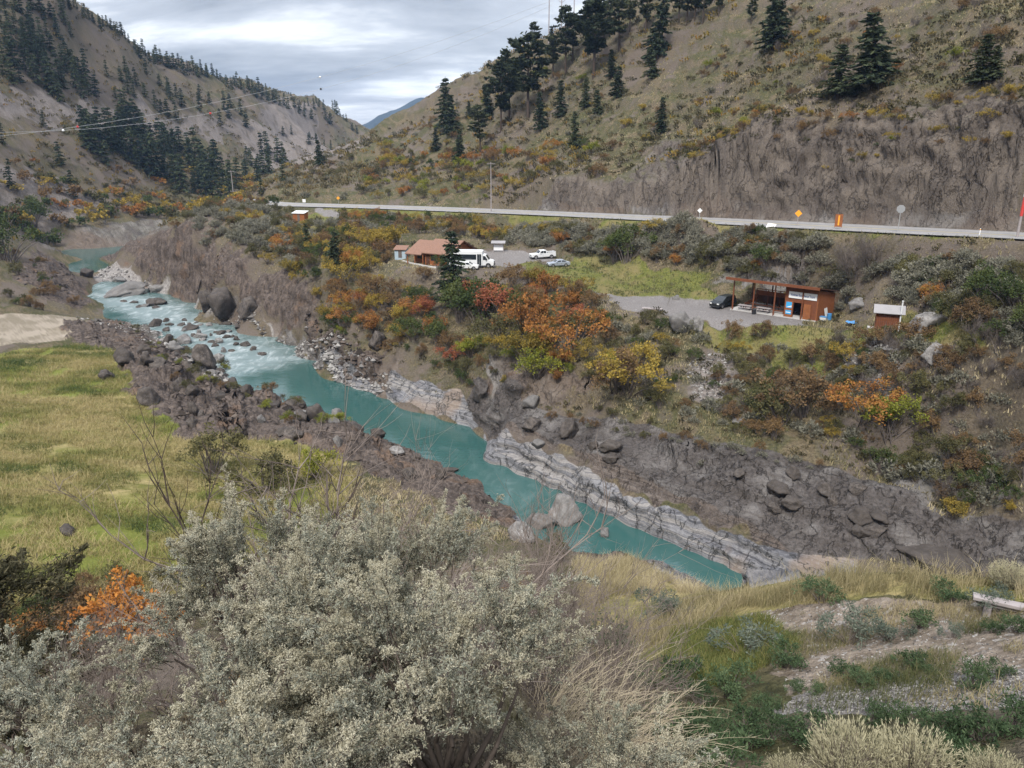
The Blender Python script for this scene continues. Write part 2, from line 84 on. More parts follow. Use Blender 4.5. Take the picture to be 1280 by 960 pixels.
def make_table():
    qa = np.arctan2(CTRL[:,0], CTRL[:,1]); ql = np.log(np.hypot(CTRL[:,0], CTRL[:,1])); zz = CTRL[:,2]
    n = len(zz)
    d = np.hypot(qa[:,None]-qa[None], ql[:,None]-ql[None])
    A = np.zeros((n+1, n+1)); A[:n,:n] = -d+np.eye(n)*2e-4; A[:n,n] = 1; A[n,:n] = 1
    w = np.linalg.solve(A, np.r_[zz, 0])
    T = np.zeros((NT, NR), np.float32)
    qa = qa.astype(np.float32); ql = ql.astype(np.float32); wf = w[:n].astype(np.float32)
    for i in range(NT):
        dd = (ql[None]-_lr.astype(np.float32)[:,None])**2+((qa-np.float32(_th[i]))**2)[None]
        T[i] = -np.sqrt(dd)@wf+np.float32(w[n])
    return T
def lookup(T, x, y):
    th = np.clip(np.arctan2(x, y), TH0, TH1-1e-6); lr = np.clip(np.log(np.hypot(x, y)+1e-9), LR0, LR1-1e-6)
    a = (th-TH0)/(TH1-TH0)*(NT-1); b = (lr-LR0)/(LR1-LR0)*(NR-1)
    i = a.astype(int); j = b.astype(int); fa = a-i; fb = b-j
    return (T[i,j]*(1-fb)+T[i,j+1]*fb)*(1-fa)+(T[i+1,j]*(1-fb)+T[i+1,j+1]*fb)*fa
ZONES={
'dark':[[(-155.1,298.8),(-163.8,331.4),(-116.2,256.6),(-99.4,238.2),(-74.8,205.5),(-60.6,191.6),(-43.7,172.3),(-40.0,161.9),(-50.3,171.9),(-67.0,189.9),(-81.9,205.8),(-109.0,236.6)],[(-164.6,279.1),(-161.4,283.9),(-125.6,225.5),(-110.8,201.5),(-119.1,199.2),(-132.9,209.6)],[(-104.6,182.9),(-99.9,196.2),(-87.4,179.0),(-62.3,147.4),(-60.9,135.0),(-75.8,150.2),(-94.7,161.5)],[(-82.2,159.9),(-63.2,140.4),(-53.7,136.2),(-43.5,135.4),(-30.2,127.1),(-19.5,111.9),(-9.2,104.0),(0.0,92.5),(2.7,84.0),(-7.4,82.2),(-22.1,95.4),(-34.9,103.2),(-46.2,102.2),(-62.9,122.6)],[(0.0,111.7),(6.7,103.3),(20.1,86.1),(27.9,77.2),(34.1,71.0),(33.8,70.0),(27.1,74.2),(15.5,87.0),(6.4,98.0),(-1.7,107.3)],[(-5.2,122.9),(1.2,112.7),(2.2,103.5),(-3.4,112.8),(-7.2,120.9)],[(7.2,78.8),(15.0,82.2),(21.3,76.9),(5.8,18.4),(17.7,69.3),(3.7,22.6)],[(-45.9,169.6),(-30.8,146.8),(-23.8,140.8),(-24.9,137.5),(-31.8,142.6),(-41.8,159.0)]],
'grey':[[(19.0,96.8),(25.5,89.8),(33.4,84.2),(40.5,79.3),(45.2,71.8),(49.6,67.9),(47.7,63.7),(43.1,67.0),(36.7,69.6),(34.0,70.5),(27.9,77.2),(20.1,86.1)],[(41.4,86.0),(48.2,78.6),(48.6,73.2),(43.2,76.2)],[(0.0,229.0),(17.0,215.3),(24.7,208.9),(35.6,202.5),(45.3,179.2),(56.1,162.0),(65.4,148.0),(72.3,135.0),(77.7,125.4),(70.8,109.4),(58.3,127.2),(39.1,151.1),(21.5,180.5)],[(37.1,212.0),(43.3,203.3),(42.8,191.1),(35.6,202.5)],[(37.5,142.6),(43.7,139.8),(48.0,127.5),(46.3,121.6),(36.3,133.9)],[(-42.2,161.7),(-30.5,145.1),(-21.6,135.4),(-21.2,131.6),(-31.5,140.8),(-40.7,157.4)],[(-5.4,128.6),(5.0,117.8),(13.9,108.5),(7.0,109.3),(0.0,112.5)],[(-177.1,284.3),(-181.5,341.8),(-160.0,374.5),(-100.7,236.9),(-169.1,321.7),(-168.8,283.1)],[(-67.0,189.8),(-40.0,158.3),(-38.2,150.4),(-55.4,176.2),(-76.0,193.1)],[(44.4,100.4),(47.7,92.2),(45.0,89.3),(41.9,95.8)],[(-108.4,190.0),(-89.3,195.0),(-64.3,156.1),(-55.5,145.2),(-61.0,140.4),(-83.8,170.5)]],
'band':[[(-4.2,114.1),(0.0,104.6),(6.4,97.4),(15.4,86.6),(23.1,78.3),(26.5,75.0),(29.8,72.3),(34.7,70.3),(34.6,69.1),(6.9,16.5),(6.0,17.3),(15.2,83.4),(6.3,93.2),(-4.6,103.5)],[(-22.3,136.2),(-7.9,122.9),(-4.3,115.5),(-6.4,117.3),(-12.6,123.1),(-22.0,131.5)],[(-41.8,159.0),(-30.1,142.6),(-23.1,135.4),(-24.3,133.2),(-33.3,141.8)],[(0.0,98.7),(3.6,92.5),(3.0,83.1),(0.0,85.1)]],
'bar':[[(-148.3,280.2),(-131.8,261.9),(-111.2,239.0),(-73.6,191.9),(-65.7,185.7),(-76.8,192.2),(-105.0,226.1),(-126.5,241.6)],[(-84.3,179.4),(-75.8,178.8),(-56.2,151.3),(-53.5,139.5),(-62.8,146.6)],[(-67.0,189.8),(-34.0,146.3),(-31.5,140.8),(-37.9,149.0),(-57.4,176.9)]],
'scree':[[(-244.9,367.7),(-235.9,425.2),(-228.6,475.5),(-211.2,643.4),(-171.8,840.9),(-77.2,375.5),(-204.9,620.0),(-219.2,452.4),(-226.1,404.0),(-231.6,343.4)],[(-229.5,773.4),(-208.9,906.6),(-73.9,414.0),(-72.9,372.8),(-170.5,671.0),(-204.3,681.5)],[(-218.3,319.2),(-208.1,365.5),(-181.8,373.0),(-192.0,330.7),(-185.2,265.9)],[(24.7,108.5),(29.8,109.9),(30.6,104.8),(28.0,99.6),(24.7,101.0)]],
'slab':[[(-5.0,115.0),(0.0,112.5),(6.8,105.0),(20.2,86.8),(28.3,78.7),(32.1,74.6),(36.3,70.6),(35.7,68.8),(6.7,16.1),(5.9,17.0),(15.2,83.3),(6.2,93.0),(-4.6,103.1)],[(-22.7,137.1),(-7.9,123.3),(-3.5,114.5),(-5.0,113.8),(-12.5,121.5),(-21.7,129.0)]],
'shelf':[[(0.0,112.7),(6.9,106.9),(13.3,102.1),(20.0,96.8),(25.8,90.8),(33.6,84.9),(40.8,79.9),(45.2,71.8),(49.6,67.7),(47.7,63.7),(36.7,69.5),(29.7,72.0),(27.5,75.5),(19.8,84.5),(6.5,98.8),(-1.2,108.8)],[(-6.6,123.1),(1.2,112.8),(1.7,103.9),(-3.1,112.3),(-7.1,120.4)]],
'green':[[(0.0,159.3),(13.6,167.8),(24.8,152.5),(33.9,138.3),(34.4,125.6),(24.2,130.3),(14.7,136.1),(7.7,149.8)],[(25.4,116.2),(44.8,107.3),(48.9,104.6),(55.4,90.5),(53.4,84.8),(47.4,93.9),(37.5,104.4),(29.7,108.3)],[(-74.8,241.6),(-57.9,264.2),(-38.5,241.2),(-43.2,215.2),(-61.0,217.1)],[(-60.2,275.2),(49.1,135.9),(64.9,100.6),(64.0,98.9),(48.4,133.6),(26.4,164.4),(-8.8,220.4),(-50.1,251.4)],[(-9.5,240.3),(26.8,168.3),(26.7,167.4),(-9.4,237.1)],[(3.8,16.1),(5.3,14.1),(5.2,12.0),(3.5,11.0),(2.7,11.7)],[(-57.1,124.1),(-54.5,134.6),(-38.5,114.9),(-47.8,107.7)]],
'field':[[(-105.6,139.4),(-86.3,161.5),(-66.9,132.6),(-50.2,109.3),(-34.9,103.2),(-23.4,96.8),(-19.0,90.2),(-19.3,77.7),(-26.1,59.1),(-38.1,50.2),(-42.9,49.6)],[(-50.8,128.5),(-40.0,133.1),(-32.2,110.0),(-39.6,107.3)],[(4.1,71.6),(3.4,24.7),(16.2,70.0),(5.1,18.1),(6.0,17.3),(6.8,16.2),(7.7,14.4),(8.4,13.0),(9.0,12.0),(8.6,11.4),(5.9,14.1),(4.4,14.3),(2.7,14.2),(2.0,18.8)]],
'sand':[[(-123.8,170.3),(-111.1,184.6),(-105.8,188.7),(-94.7,161.5),(-103.4,154.0),(-109.0,148.4)]],
'gravel':[[(14.1,137.3),(22.0,133.3),(31.8,128.4),(44.4,119.1),(41.9,108.9),(34.9,111.6),(26.8,117.1),(18.2,125.7)],[(-12.0,182.3),(0.0,177.0),(9.0,171.0),(6.8,166.5),(0.0,162.5),(-6.6,162.5),(-16.5,161.9),(-13.6,167.8)],[(-71.2,280.0),(-67.6,278.7),(-51.8,247.1),(-38.7,222.0),(-41.0,217.3),(-55.3,246.1)],[(3.7,9.5),(4.5,9.9),(5.4,9.7),(6.7,8.6),(5.9,7.4),(4.7,8.3)]],
'dirt':[[(5.0,14.8),(5.9,14.1),(8.5,11.1),(6.5,8.3),(4.3,9.8),(4.5,11.6)]],
'foam':[[(-154.4,272.8),(-129.0,247.2),(-109.6,231.5),(-82.9,205.2),(-64.4,181.6),(-41.8,159.0),(-48.0,150.5),(-55.5,145.2),(-78.5,176.6),(-108.9,206.3),(-124.7,224.7)]],
'foamlow':[[(-9.6,109.5),(-4.6,104.1),(2.2,96.6),(6.0,88.3),(3.8,83.4),(0.0,88.4)]],
}
ROAD=[(-105.44, 312.7, 20.08), (-85.67, 287.51, 20.69), (-66.12, 277.22, 21.16), (-41.16, 258.75, 22.24), (-9.23, 231.82, 23.59), (12.24, 204.63, 25.3), (28.39, 177.75, 27.11), (41.5, 159.69, 28.22), (51.71, 143.47, 29.22), (59.47, 128.95, 30.18), (65.19, 115.93, 31.1), (68.38, 104.64, 32.04), (70.44, 89.63, 33.27)]
CONIFERS=[('pine','ridge',-11.3,296.0,16.4),('pine','ridge',-4.1,301.7,23.9),('pine','ridge',-0.9,310.6,23.3),('pine','ridge',5.6,292.9,27.6),('pine','ridge',9.5,348.8,11.8),('pine','ridge',-66.1,2499.1,67.9),('pine','ridge',-14.1,2500.0,48.5),('pine','ridge',15.2,313.1,14.3),('pine','ridge',19.6,309.7,22.9),('pine','ridge',28.0,289.8,24.7),('pine','ridge',27.0,312.1,17.0),('pine','ridge',33.3,309.9,13.3),('pine','ridge',37.2,295.9,18.3),('pine','ridge',41.3,301.0,12.9),('pine','ridge',45.3,291.9,14.7),('pine','ridge',54.5,281.5,13.1),('pine','ridge',56.2,277.0,14.2),('pine','ridge',58.2,274.6,12.8),('pine','ridge',59.1,267.0,13.7),('pine','ridge',62.8,262.1,9.7),('pine','ridge',22.4,312.7,16.5),('pine','ridge',31.3,308.7,11.6),('pine','ridge',67.7,243.7,6.8),('fir','ridge',46.3,271.6,19.9),('fir','ridge',33.0,280.2,9.0),('fir','ridge',33.1,264.7,9.6),('fir','ridge',23.7,271.3,9.4),('fir','ridge',26.8,260.9,7.5),('fir','ridge',16.0,277.2,11.7),('fir','ridge',9.4,277.5,12.3),('fir','ridge',18.4,239.2,10.3),('fir','ridge',42.7,258.6,8.8),('fir','ridge',39.1,217.3,9.2),('fir','ridge',-18.9,296.6,12.2),('fir','ridge',-18.3,352.3,6.8),('fir','ridge',-24.8,341.3,16.5),('fir','ridge',-28.7,352.8,21.2),('fir','ridge',1.6,326.8,11.2),('fir','ridge',-31.0,335.3,8.5),('fir','ridge',-9.5,329.5,12.7),('fir','ridge',15.7,333.5,9.4),('fir','cliffhill',65.6,214.6,14.5),('fir','cliffhill',62.9,162.0,9.6),('fir','cliffhill',67.7,158.1,13.2),('fir','cliffhill',74.6,134.3,7.4),('fir','cliffhill',65.8,160.0,5.2),('fir','cliffhill',76.0,133.2,5.1),('fir','bluff',-87.5,372.9,11.0),('fir','thicket',-11.2,145.7,14.5),('fir','thicket',-37.9,167.6,8.2),('fir','thicket',-48.5,187.7,7.2),('far','hillgrove',-168.6,461.0,20.4),('far','hillgrove',-209.2,499.6,17.7),('far','hillgrove',-209.1,408.2,17.5),('far','hillgrove',-158.4,456.3,16.2),('far','hillgrove',-200.9,450.6,16.4),('far','hillgrove',-208.2,507.1,14.9),('far','hillgrove',-174.9,446.3,12.7),('far','hillgrove',-200.6,474.5,19.2),('far','hillgrove',-210.0,435.9,13.6),('far','hillgrove',-209.6,441.1,20.3),('far','hillgrove',-192.1,528.0,20.3),('far','hillgrove',-180.6,478.8,18.6),('far','hillgrove',-196.9,509.1,22.9),('far','hillgrove',-202.0,510.6,16.9),('far','hillgrove',-173.4,450.8,12.6),('far','hillgrove',-205.6,447.1,14.2),('far','hillgrove',-163.0,459.0,16.9),('far','hillgrove',-203.7,410.0,12.5),('far','hillgrove',-204.1,431.9,14.2),('far','hillgrove',-193.5,444.8,18.7),('far','hillgrove',-184.8,453.4,15.9),('far','hillgrove',-190.9,448.2,15.4),('far','hillgrove',-213.4,446.3,14.2),('far','hillgrove',-214.9,420.3,15.8),('far','hillgrove',-179.5,440.1,20.9),('far','hillgrove',-206.0,454.8,13.9),('far','hillgrove',-194.6,439.4,19.4),('far','hillgrove',-163.8,441.5,19.0),('far','hillgrove',-194.3,454.9,17.9),('far','hillgrove',-192.6,509.2,19.4),('far','hillgrove',-197.0,478.9,18.0),('far','hillgrove',-189.1,455.2,13.5),('far','hillgrove',-166.3,438.8,17.1),('far','hillgrove',-217.9,466.9,21.6),('far','hillgrove',-214.0,413.2,17.1),('far','hillgrove',-213.0,475.9,17.3),('far','hillgrove',-207.1,430.9,15.5),('far','hillgrove',-171.2,456.5,20.5),('far','hillgrove',-217.6,459.8,12.5),('far','hillgrove',-200.3,482.3,15.1),('far','hillgrove',-208.2,415.7,19.2),('far','hillgrove',-211.7,497.6,19.9),('far','hillgrove',-152.8,437.4,19.3),('far','hillgrove',-207.7,427.0,16.2),('far','hillgrove',-203.9,465.6,13.1),('far','hillgrove',-177.9,455.7,17.4),('far','hillgrove',-184.1,444.8,17.8),('far','hillgrove',-216.3,427.3,12.4),('far','hillgrove',-199.4,441.3,16.3),('far','hillgrove',-178.8,491.6,22.7),('far','hillgrove',-207.9,514.8,14.7),('far','hillgrove',-199.9,435.7,12.4),('far','hillgrove',-214.4,457.0,13.4),('far','hillgrove',-204.1,488.5,19.9),('far','hillgrove',-177.1,465.9,21.1),('far','hillgrove',-159.5,438.4,13.5),('far','hillgrove',-198.1,450.0,19.8),('far','hillgrove',-189.8,514.8,16.4),('far','hillgrove',-190.0,481.3,18.3),('far','hillgrove',-203.3,439.1,18.6),('far','hillgrove',-212.1,486.1,14.4),('far','hillgrove',-153.7,453.6,16.9),('far','hillgrove',-213.0,462.9,19.0),('far','hillgrove',-214.5,413.8,14.1),('far','hillgrove',-211.3,411.9,18.4),('far','hillgrove',-216.1,432.9,17.1),('far','hillgrove',-215.8,461.1,18.5),('far','hillgrove',-216.4,441.5,15.9),('far','hillgrove',-215.4,475.3,20.7),('far','hillgrove',-213.3,439.8,19.7),('far','hillgrove',-209.5,473.1,17.6),('far','hillgrove',-211.2,443.1,17.2),('far','hilltop',-248.9,474.4,13.8),('far','hilltop',-241.7,478.1,16.1),('far','hilltop',-235.4,474.2,12.3),('far','hilltop',-251.8,425.8,12.7),('far','hilltop',-254.6,455.0,16.5),('far','hilltop',-256.4,438.3,13.7),('far','hilltop',-241.4,450.2,16.6),('far','hilltop',-241.9,441.1,15.1),('far','hilltop',-252.0,465.6,11.5),('far','hilltop',-246.2,428.0,13.9),('far','hilltop',-244.1,471.8,12.1),('far','hilltop',-237.9,439.4,10.5),('far','hilltop',-254.6,461.6,14.6),('far','hilltop',-247.0,410.3,9.4),('far','hilltop',-244.1,463.7,10.9),('far','hilltop',-245.4,412.7,11.8),('far','hilltop',-255.5,431.9,10.9),('far','hilltop',-251.8,448.5,14.6),('far','hilltop',-235.4,466.7,12.7),('far','hilltop',-250.7,418.6,11.0),('far','hilltop',-242.7,409.6,12.8),('far','hilltop',-243.3,427.3,13.2),('far','hilltop',-238.8,434.1,15.5),('far','hilltop',-247.8,422.3,14.8),('far','hilltop',-237.7,458.1,17.0),('far','hilltop',-247.3,466.1,11.4),('far','hilltop',-245.6,436.2,10.3),('far','hilltop',-241.6,466.5,16.0),('far','hilltop',-238.6,471.1,13.7),('far','hilltop',-244.7,446.0,10.5),('far','hilltop',-250.2,438.5,13.4),('far','hilltop',-252.7,440.5,12.1),('far','hilltop',-233.6,432.2,11.4),('far','hilltop',-248.6,452.8,14.8),('far','hilltop',-240.3,427.1,14.5),('far','hilltop',-233.2,456.0,12.3),('far','hilltop',-248.0,444.6,14.6),('far','hilltop',-240.7,470.0,12.3),('far','hilltop',-236.4,431.6,15.8),('far','hilltop',-238.8,447.7,13.0),('far','hilltop',-247.8,436.9,13.0),('far','hilltop',-252.5,455.6,11.4),('far','hilltop',-255.2,447.0,13.2),('far','hilltop',-243.1,416.4,11.3),('far','hilltop',-262.7,482.2,12.8),('far','hilltop',-262.7,447.8,10.9),('far','hilltop',-263.9,475.7,12.5),('far','hilltop',-263.0,442.5,7.7),('far','hilltop',-258.4,497.8,11.3),('far','hilltop',-268.0,451.9,7.6),('far','hilltop',-261.3,488.8,9.0),('far','hilltop',-255.6,496.6,8.6),('far','hilltop',-259.6,448.6,8.5),('far','hilltop',-260.3,479.2,9.4),('far','hilltop',-257.1,473.7,8.4),('far','hilltop',-257.3,451.9,10.9),('far','hilltop',-263.5,463.4,10.8),('far','hilltop',-258.0,485.8,11.9),('far','hilltop',-265.7,462.6,12.8),('far','hilltop',-268.3,475.9,9.4),('far','hilltop',-263.0,455.3,8.9),('far','hilltop',-257.2,460.7,9.3),('far','hilltop',-260.1,463.7,12.0),('far','hilltop',-255.7,481.2,11.6),('far','hilltop',-259.8,497.1,12.5),('far','hilltop',-269.1,458.6,8.8),('far','midhill',-232.2,501.2,10.3),('far','midhill',-217.5,631.1,14.3),('far','midhill',-232.6,531.1,9.0),('far','midhill',-233.0,517.6,10.5),('far','midhill',-213.8,607.6,11.8),('far','midhill',-226.1,624.5,9.1),('far','midhill',-223.8,554.3,13.0),('far','midhill',-223.2,595.5,12.2),('far','midhill',-238.8,516.0,9.7),('far','midhill',-243.5,507.9,9.7),('far','midhill',-240.8,526.3,10.1),('far','midhill',-205.7,641.0,11.7),('far','midhill',-242.6,560.9,10.8),('far','midhill',-234.3,512.2,11.7),('far','midhill',-238.4,525.8,9.3),('far','midhill',-236.7,530.9,11.7),('far','midhill',-235.2,497.2,6.7),('far','midhill',-213.5,627.1,10.8),('far','midhill',-227.9,533.1,11.7),('far','midhill',-227.7,576.1,12.1),('far','midhill',-238.2,569.0,8.2),('far','midhill',-231.9,579.0,10.2),('far','midhill',-211.7,650.0,12.1),('far','midhill',-225.8,545.8,12.5),('far','midhill',-233.8,568.0,8.3),('far','midhill',-236.6,578.2,8.7),('far','midhill',-217.6,645.6,10.9),('far','midhill',-230.9,619.1,11.2),('far','midhill',-230.9,566.9,12.2),('far','midhill',-225.5,534.6,9.6),('far','gorge',-175.8,629.4,15.0),('far','gorge',-147.0,469.2,12.9),('far','gorge',-168.3,550.7,16.2),('far','gorge',-188.3,618.3,16.3),('far','gorge',-186.9,629.1,16.7),('far','gorge',-162.6,586.4,13.6),('far','gorge',-185.2,571.0,12.1),('far','gorge',-178.6,623.4,18.1),('far','gorge',-181.2,568.6,12.7),('far','gorge',-166.2,556.5,16.2),('far','gorge',-92.8,329.6,8.7),('far','gorge',-177.9,540.5,11.7),('far','gorge',-170.4,544.9,11.0),('far','gorge',-156.6,479.0,12.6),('far','gorge',-142.7,480.7,12.3),('far','gorge',-98.9,318.8,7.9),('far','gorge',-176.1,593.4,14.2),('far','gorge',-173.8,560.4,11.7),('far','midhill',-189.8,776.3,6.6),('far','midhill',-184.4,776.2,6.4),('far','midhill',-187.4,760.3,10.3),('far','midhill',-180.1,789.1,7.8),('far','midhill',-202.8,760.5,8.0),('far','midhill',-188.2,792.2,9.3),('far','midhill',-170.7,809.7,10.6),('far','midhill',-174.2,791.9,10.0),('far','midhill',-208.1,750.8,8.5),('far','lonely',-205.2,331.6,11.8),('far','lonely',-194.3,357.5,12.1),('far','lonely',-207.0,375.2,11.0),('far','lonely',-225.4,399.0,7.7),('far','lonely',-217.9,352.3,8.9),('far','crest',-273.6,492.9,7.7),('far','crest',-271.8,489.0,7.4),('far','crest',-271.4,495.2,8.1),('far','crest',-270.3,494.7,6.3),('far','crest',-269.0,497.6,7.7),('far','crest',-267.2,497.5,6.0),('far','crest',-265.9,499.8,7.7),('far','crest',-265.1,501.3,6.4),('far','crest',-263.1,502.9,6.7),('far','crest',-263.5,508.2,6.2),('far','crest',-262.3,507.1,4.4),('far','crest',-262.6,513.0,6.5),('far','crest',-262.2,513.2,6.4),('far','crest',-263.2,519.9,5.7),('far','crest',-262.7,522.3,5.6),('far','crest',-260.0,522.6,6.0),('far','crest',-261.7,528.5,7.9),('far','crest',-261.4,532.5,6.1),('far','crest',-260.4,535.2,5.8),('far','crest',-260.1,535.4,6.7),('far','crest',-261.0,544.0,6.1),('far','crest',-257.8,538.7,7.9),('far','crest',-260.0,547.3,6.9),('far','crest',-260.3,552.9,6.9),('far','crest',-259.0,555.2,7.1),('far','crest',-259.7,561.2,7.3),('far','crest',-259.1,563.8,8.5),('far','crest',-259.5,570.6,8.6),('far','crest',-258.1,571.3,5.7),('far','crest',-258.4,576.4,6.1),('far','crest',-256.1,578.6,6.7),('far','crest',-252.2,571.6,9.9),('far','crest',-255.0,581.4,6.1),('far','crest',-251.1,574.4,9.2),('far','crest',-258.4,596.6,10.1),('far','crest',-257.9,599.3,6.4),('far','crest',-254.5,596.5,7.7),('far','crest',-256.5,607.7,10.4),('far','crest',-258.4,614.3,8.2),('far','crest',-258.6,619.1,11.6),('far','crest',-258.3,624.2,10.2),('far','crest',-257.8,626.2,6.7),('far','crest',-255.3,626.6,9.4),('far','crest',-255.6,629.6,10.9),('far','crest',-253.1,628.1,8.9),('far','crest',-252.8,633.3,10.4),('far','crest',-250.7,633.5,8.1),('far','crest',-253.8,646.1,9.5),('far','crest',-251.0,644.0,9.2),('far','crest',-246.6,636.3,11.6),('far','crest',-248.7,648.7,8.2),('far','crest',-248.8,654.3,6.9),('far','crest',-248.6,660.8,11.9),('far','crest',-247.0,661.4,7.9),('far','crest',-244.4,657.9,10.8),('far','crest',-248.6,676.9,8.6),('far','crest',-245.9,670.1,7.2),('far','crest',-243.9,673.5,9.0),('far','crest',-243.0,673.8,11.0),('far','crest',-246.5,694.2,10.1),('far','crest',-246.8,698.7,7.9),('far','crest',-241.5,689.3,7.5),('far','crest',-243.2,698.0,8.6),('far','crest',-249.8,722.7,9.4),('far','crest',-245.5,715.3,9.8),('far','crest',-247.8,730.3,7.9),('far','crest',-235.6,698.0,12.1),('far','crest',-246.0,735.8,8.9),('far','crest',-244.5,735.5,7.8),('far','crest',-245.9,746.3,9.2),('far','crest',-244.6,746.7,13.4),('far','crest',-242.0,748.9,8.8),('far','crest',-240.6,747.3,7.9),('far','crest',-236.9,742.9,8.5),('far','crest',-240.6,765.0,11.3),('far','crest',-238.6,764.2,9.2),('far','crest',-239.3,774.7,8.5),('far','crest',-235.0,760.3,12.5),('far','crest',-231.6,759.9,11.9),('far','crest',-235.8,783.0,13.8),('far','crest',-230.4,770.9,9.8),('far','crest',-232.7,783.2,9.6),('far','crest',-233.5,796.8,9.5),('far','crest',-228.5,781.6,8.6),('far','crest',-227.0,780.6,9.9),('far','crest',-226.8,793.6,10.4),('far','crest',-225.3,794.1,13.0),('far','crest',-227.7,810.3,10.7),('far','crest',-221.1,796.0,10.0),('far','crest',-220.3,807.2,11.9),('far','crest',-217.7,806.4,7.0),('far','crest',-218.4,817.3,12.2),('far','crest',-223.4,847.8,7.4),('far','crest',-216.7,832.0,10.3),('far','crest',-212.2,829.4,11.0),('far','crest',-213.8,841.8,10.4),('far','crest',-209.4,840.7,8.0),('far','crest',-211.3,851.6,9.1),('far','crest',-211.2,866.3,7.8),('far','crest',-205.4,850.8,10.9),('far','crest',-206.2,870.7,11.5),('far','crest',-208.1,889.9,7.8),('far','crest',-204.4,883.7,8.7),('far','crest',-200.4,887.7,11.4),('far','crest',-195.7,873.9,12.6),('far','crest',-191.7,874.0,13.4),('far','crest',-197.1,918.2,11.1),('far','crest',-194.3,915.5,12.8),('far','crest',-191.5,912.1,13.9),('far','crest',-190.0,918.9,7.7),('far','crest',-185.0,914.2,5.6),('far','crest',-182.1,914.0,8.4),('far','crest',-175.7,905.6,6.9),('far','crest',-174.3,905.9,8.5),('far','crest',-169.6,905.2,7.5),('far','crest',-75.3,411.2,3.2),('far','crest',-71.3,396.0,2.8)]
VZONES={'bluff':[(-100.1,238.6),(-99.1,293.3),(-62.4,239.8),(-34.7,215.9),(-35.0,181.7),(-42.8,175.2),(-59.5,191.5),(-73.6,205.4)],'nose':[(-88.0,301.2),(-162.9,592.8),(-84.6,393.8),(-42.9,311.4),(-20.5,257.9),(-55.4,279.1)],'thicket_far':[(-58.4,191.3),(-49.8,206.2),(-34.6,201.9),(-23.5,165.1),(-16.3,159.2),(-16.7,146.5),(-29.8,151.1),(-40.8,165.3)],'thicket_mid':[(-40.8,165.6),(-22.9,159.8),(-12.9,158.3),(0.0,152.5),(13.8,133.6),(14.4,119.6),(9.5,112.0),(2.4,114.0),(-3.9,123.1),(-14.3,135.9),(-29.1,146.3),(-40.5,162.7)],'thicket_low':[(-2.7,130.5),(15.2,121.6),(20.3,113.4),(18.1,106.4),(9.4,109.4),(1.2,113.2)],'bank_far':[(-55.8,254.5),(-18.2,228.4),(0.0,208.2),(0.0,183.0),(-7.7,190.9),(-20.6,205.2),(-36.9,216.5)],'bank_mid':[(0.0,209.6),(21.1,175.8),(38.8,148.6),(36.4,137.8),(29.8,146.3),(19.8,162.8),(3.7,181.4)],'bank_near':[(38.8,148.6),(49.3,132.2),(57.6,118.8),(64.0,98.9),(58.0,86.3),(52.9,100.3),(51.7,116.6),(41.8,127.9),(36.0,135.7)],'shed_slope':[(56.6,116.1),(62.2,94.2),(55.0,80.7),(52.2,85.6),(52.9,98.3)],'slope_left':[(11.8,126.0),(25.2,114.8),(30.0,109.8),(26.5,93.7),(17.4,100.7),(9.4,109.4),(14.4,113.7)],'slope_mid':[(30.5,112.2),(43.9,104.9),(39.7,86.3),(31.1,88.8),(26.5,93.7)],'slope_right':[(43.7,104.1),(50.7,89.2),(54.4,79.3),(49.6,67.9),(45.4,72.4),(39.7,86.3)],'bend_bank':[(-41.6,163.9),(-29.4,148.7),(-14.5,138.2),(1.3,118.3),(1.2,113.0),(-6.6,122.9),(-22.2,140.1),(-32.5,148.0)],'rim':[(2.4,111.7),(13.4,103.4),(25.8,91.0),(33.8,85.4),(37.2,80.0),(25.0,87.3),(12.9,99.2),(4.6,105.8)],'hill_low':[(-57.9,292.5),(-58.9,378.2),(-11.6,299.0),(19.1,246.4),(33.0,211.4),(12.7,213.9),(-20.5,257.9)],'hill_mid':[(-64.3,389.0),(-46.6,403.2),(-6.8,355.7),(23.1,304.7),(42.8,249.9),(37.8,204.0),(18.6,238.8),(-11.6,299.0)],'hill_right':[(42.4,220.1),(59.3,243.0),(76.0,228.4),(88.3,149.1),(77.1,126.3),(67.4,146.6),(56.5,163.4),(46.2,183.3)],'cliff_top':[(37.3,201.4),(56.5,163.4),(77.6,125.1),(72.6,114.7),(64.3,144.4),(50.4,161.6),(36.5,168.8)],'cliff_face':[(20.0,201.1),(33.3,178.4),(49.0,161.8),(64.2,143.9),(73.8,117.3),(71.0,110.5),(59.0,129.6),(39.2,152.1),(28.1,176.8)],'cliff_foot':[(0.0,224.5),(26.9,168.8),(50.6,140.9),(69.7,109.2),(70.4,111.2),(51.2,143.6),(28.1,176.6)],'left_low':[(-178.7,278.6),(-209.6,332.8),(-199.2,373.7),(-177.1,405.2),(-94.0,306.1),(-83.9,247.8),(-160.6,374.2),(-183.6,339.2)],'left_mid':[(-209.6,332.8),(-215.3,381.1),(-197.4,457.2),(-170.2,540.4),(-94.0,306.1),(-177.1,405.2),(-199.2,373.7)],'left_bank':[(-154.4,238.8),(-142.1,241.0),(-111.9,200.4),(-113.5,188.9),(-122.8,185.9)],'left_rocks':[(-94.9,186.1),(-63.8,159.1),(-40.0,133.1),(-17.8,101.8),(-21.1,95.7),(-37.0,110.1),(-59.2,129.3)],'thicket_near':[(-45.2,55.5),(-39.8,59.3),(-30.4,59.9),(-26.3,54.8),(-22.8,43.0),(-38.8,46.1)],'near_slope':[(-5.3,10.8),(-2.2,8.7),(-0.3,9.0),(0.9,13.0),(1.6,30.0),(0.0,52.0),(-9.6,54.2),(-17.1,47.0),(-13.2,27.0)]}
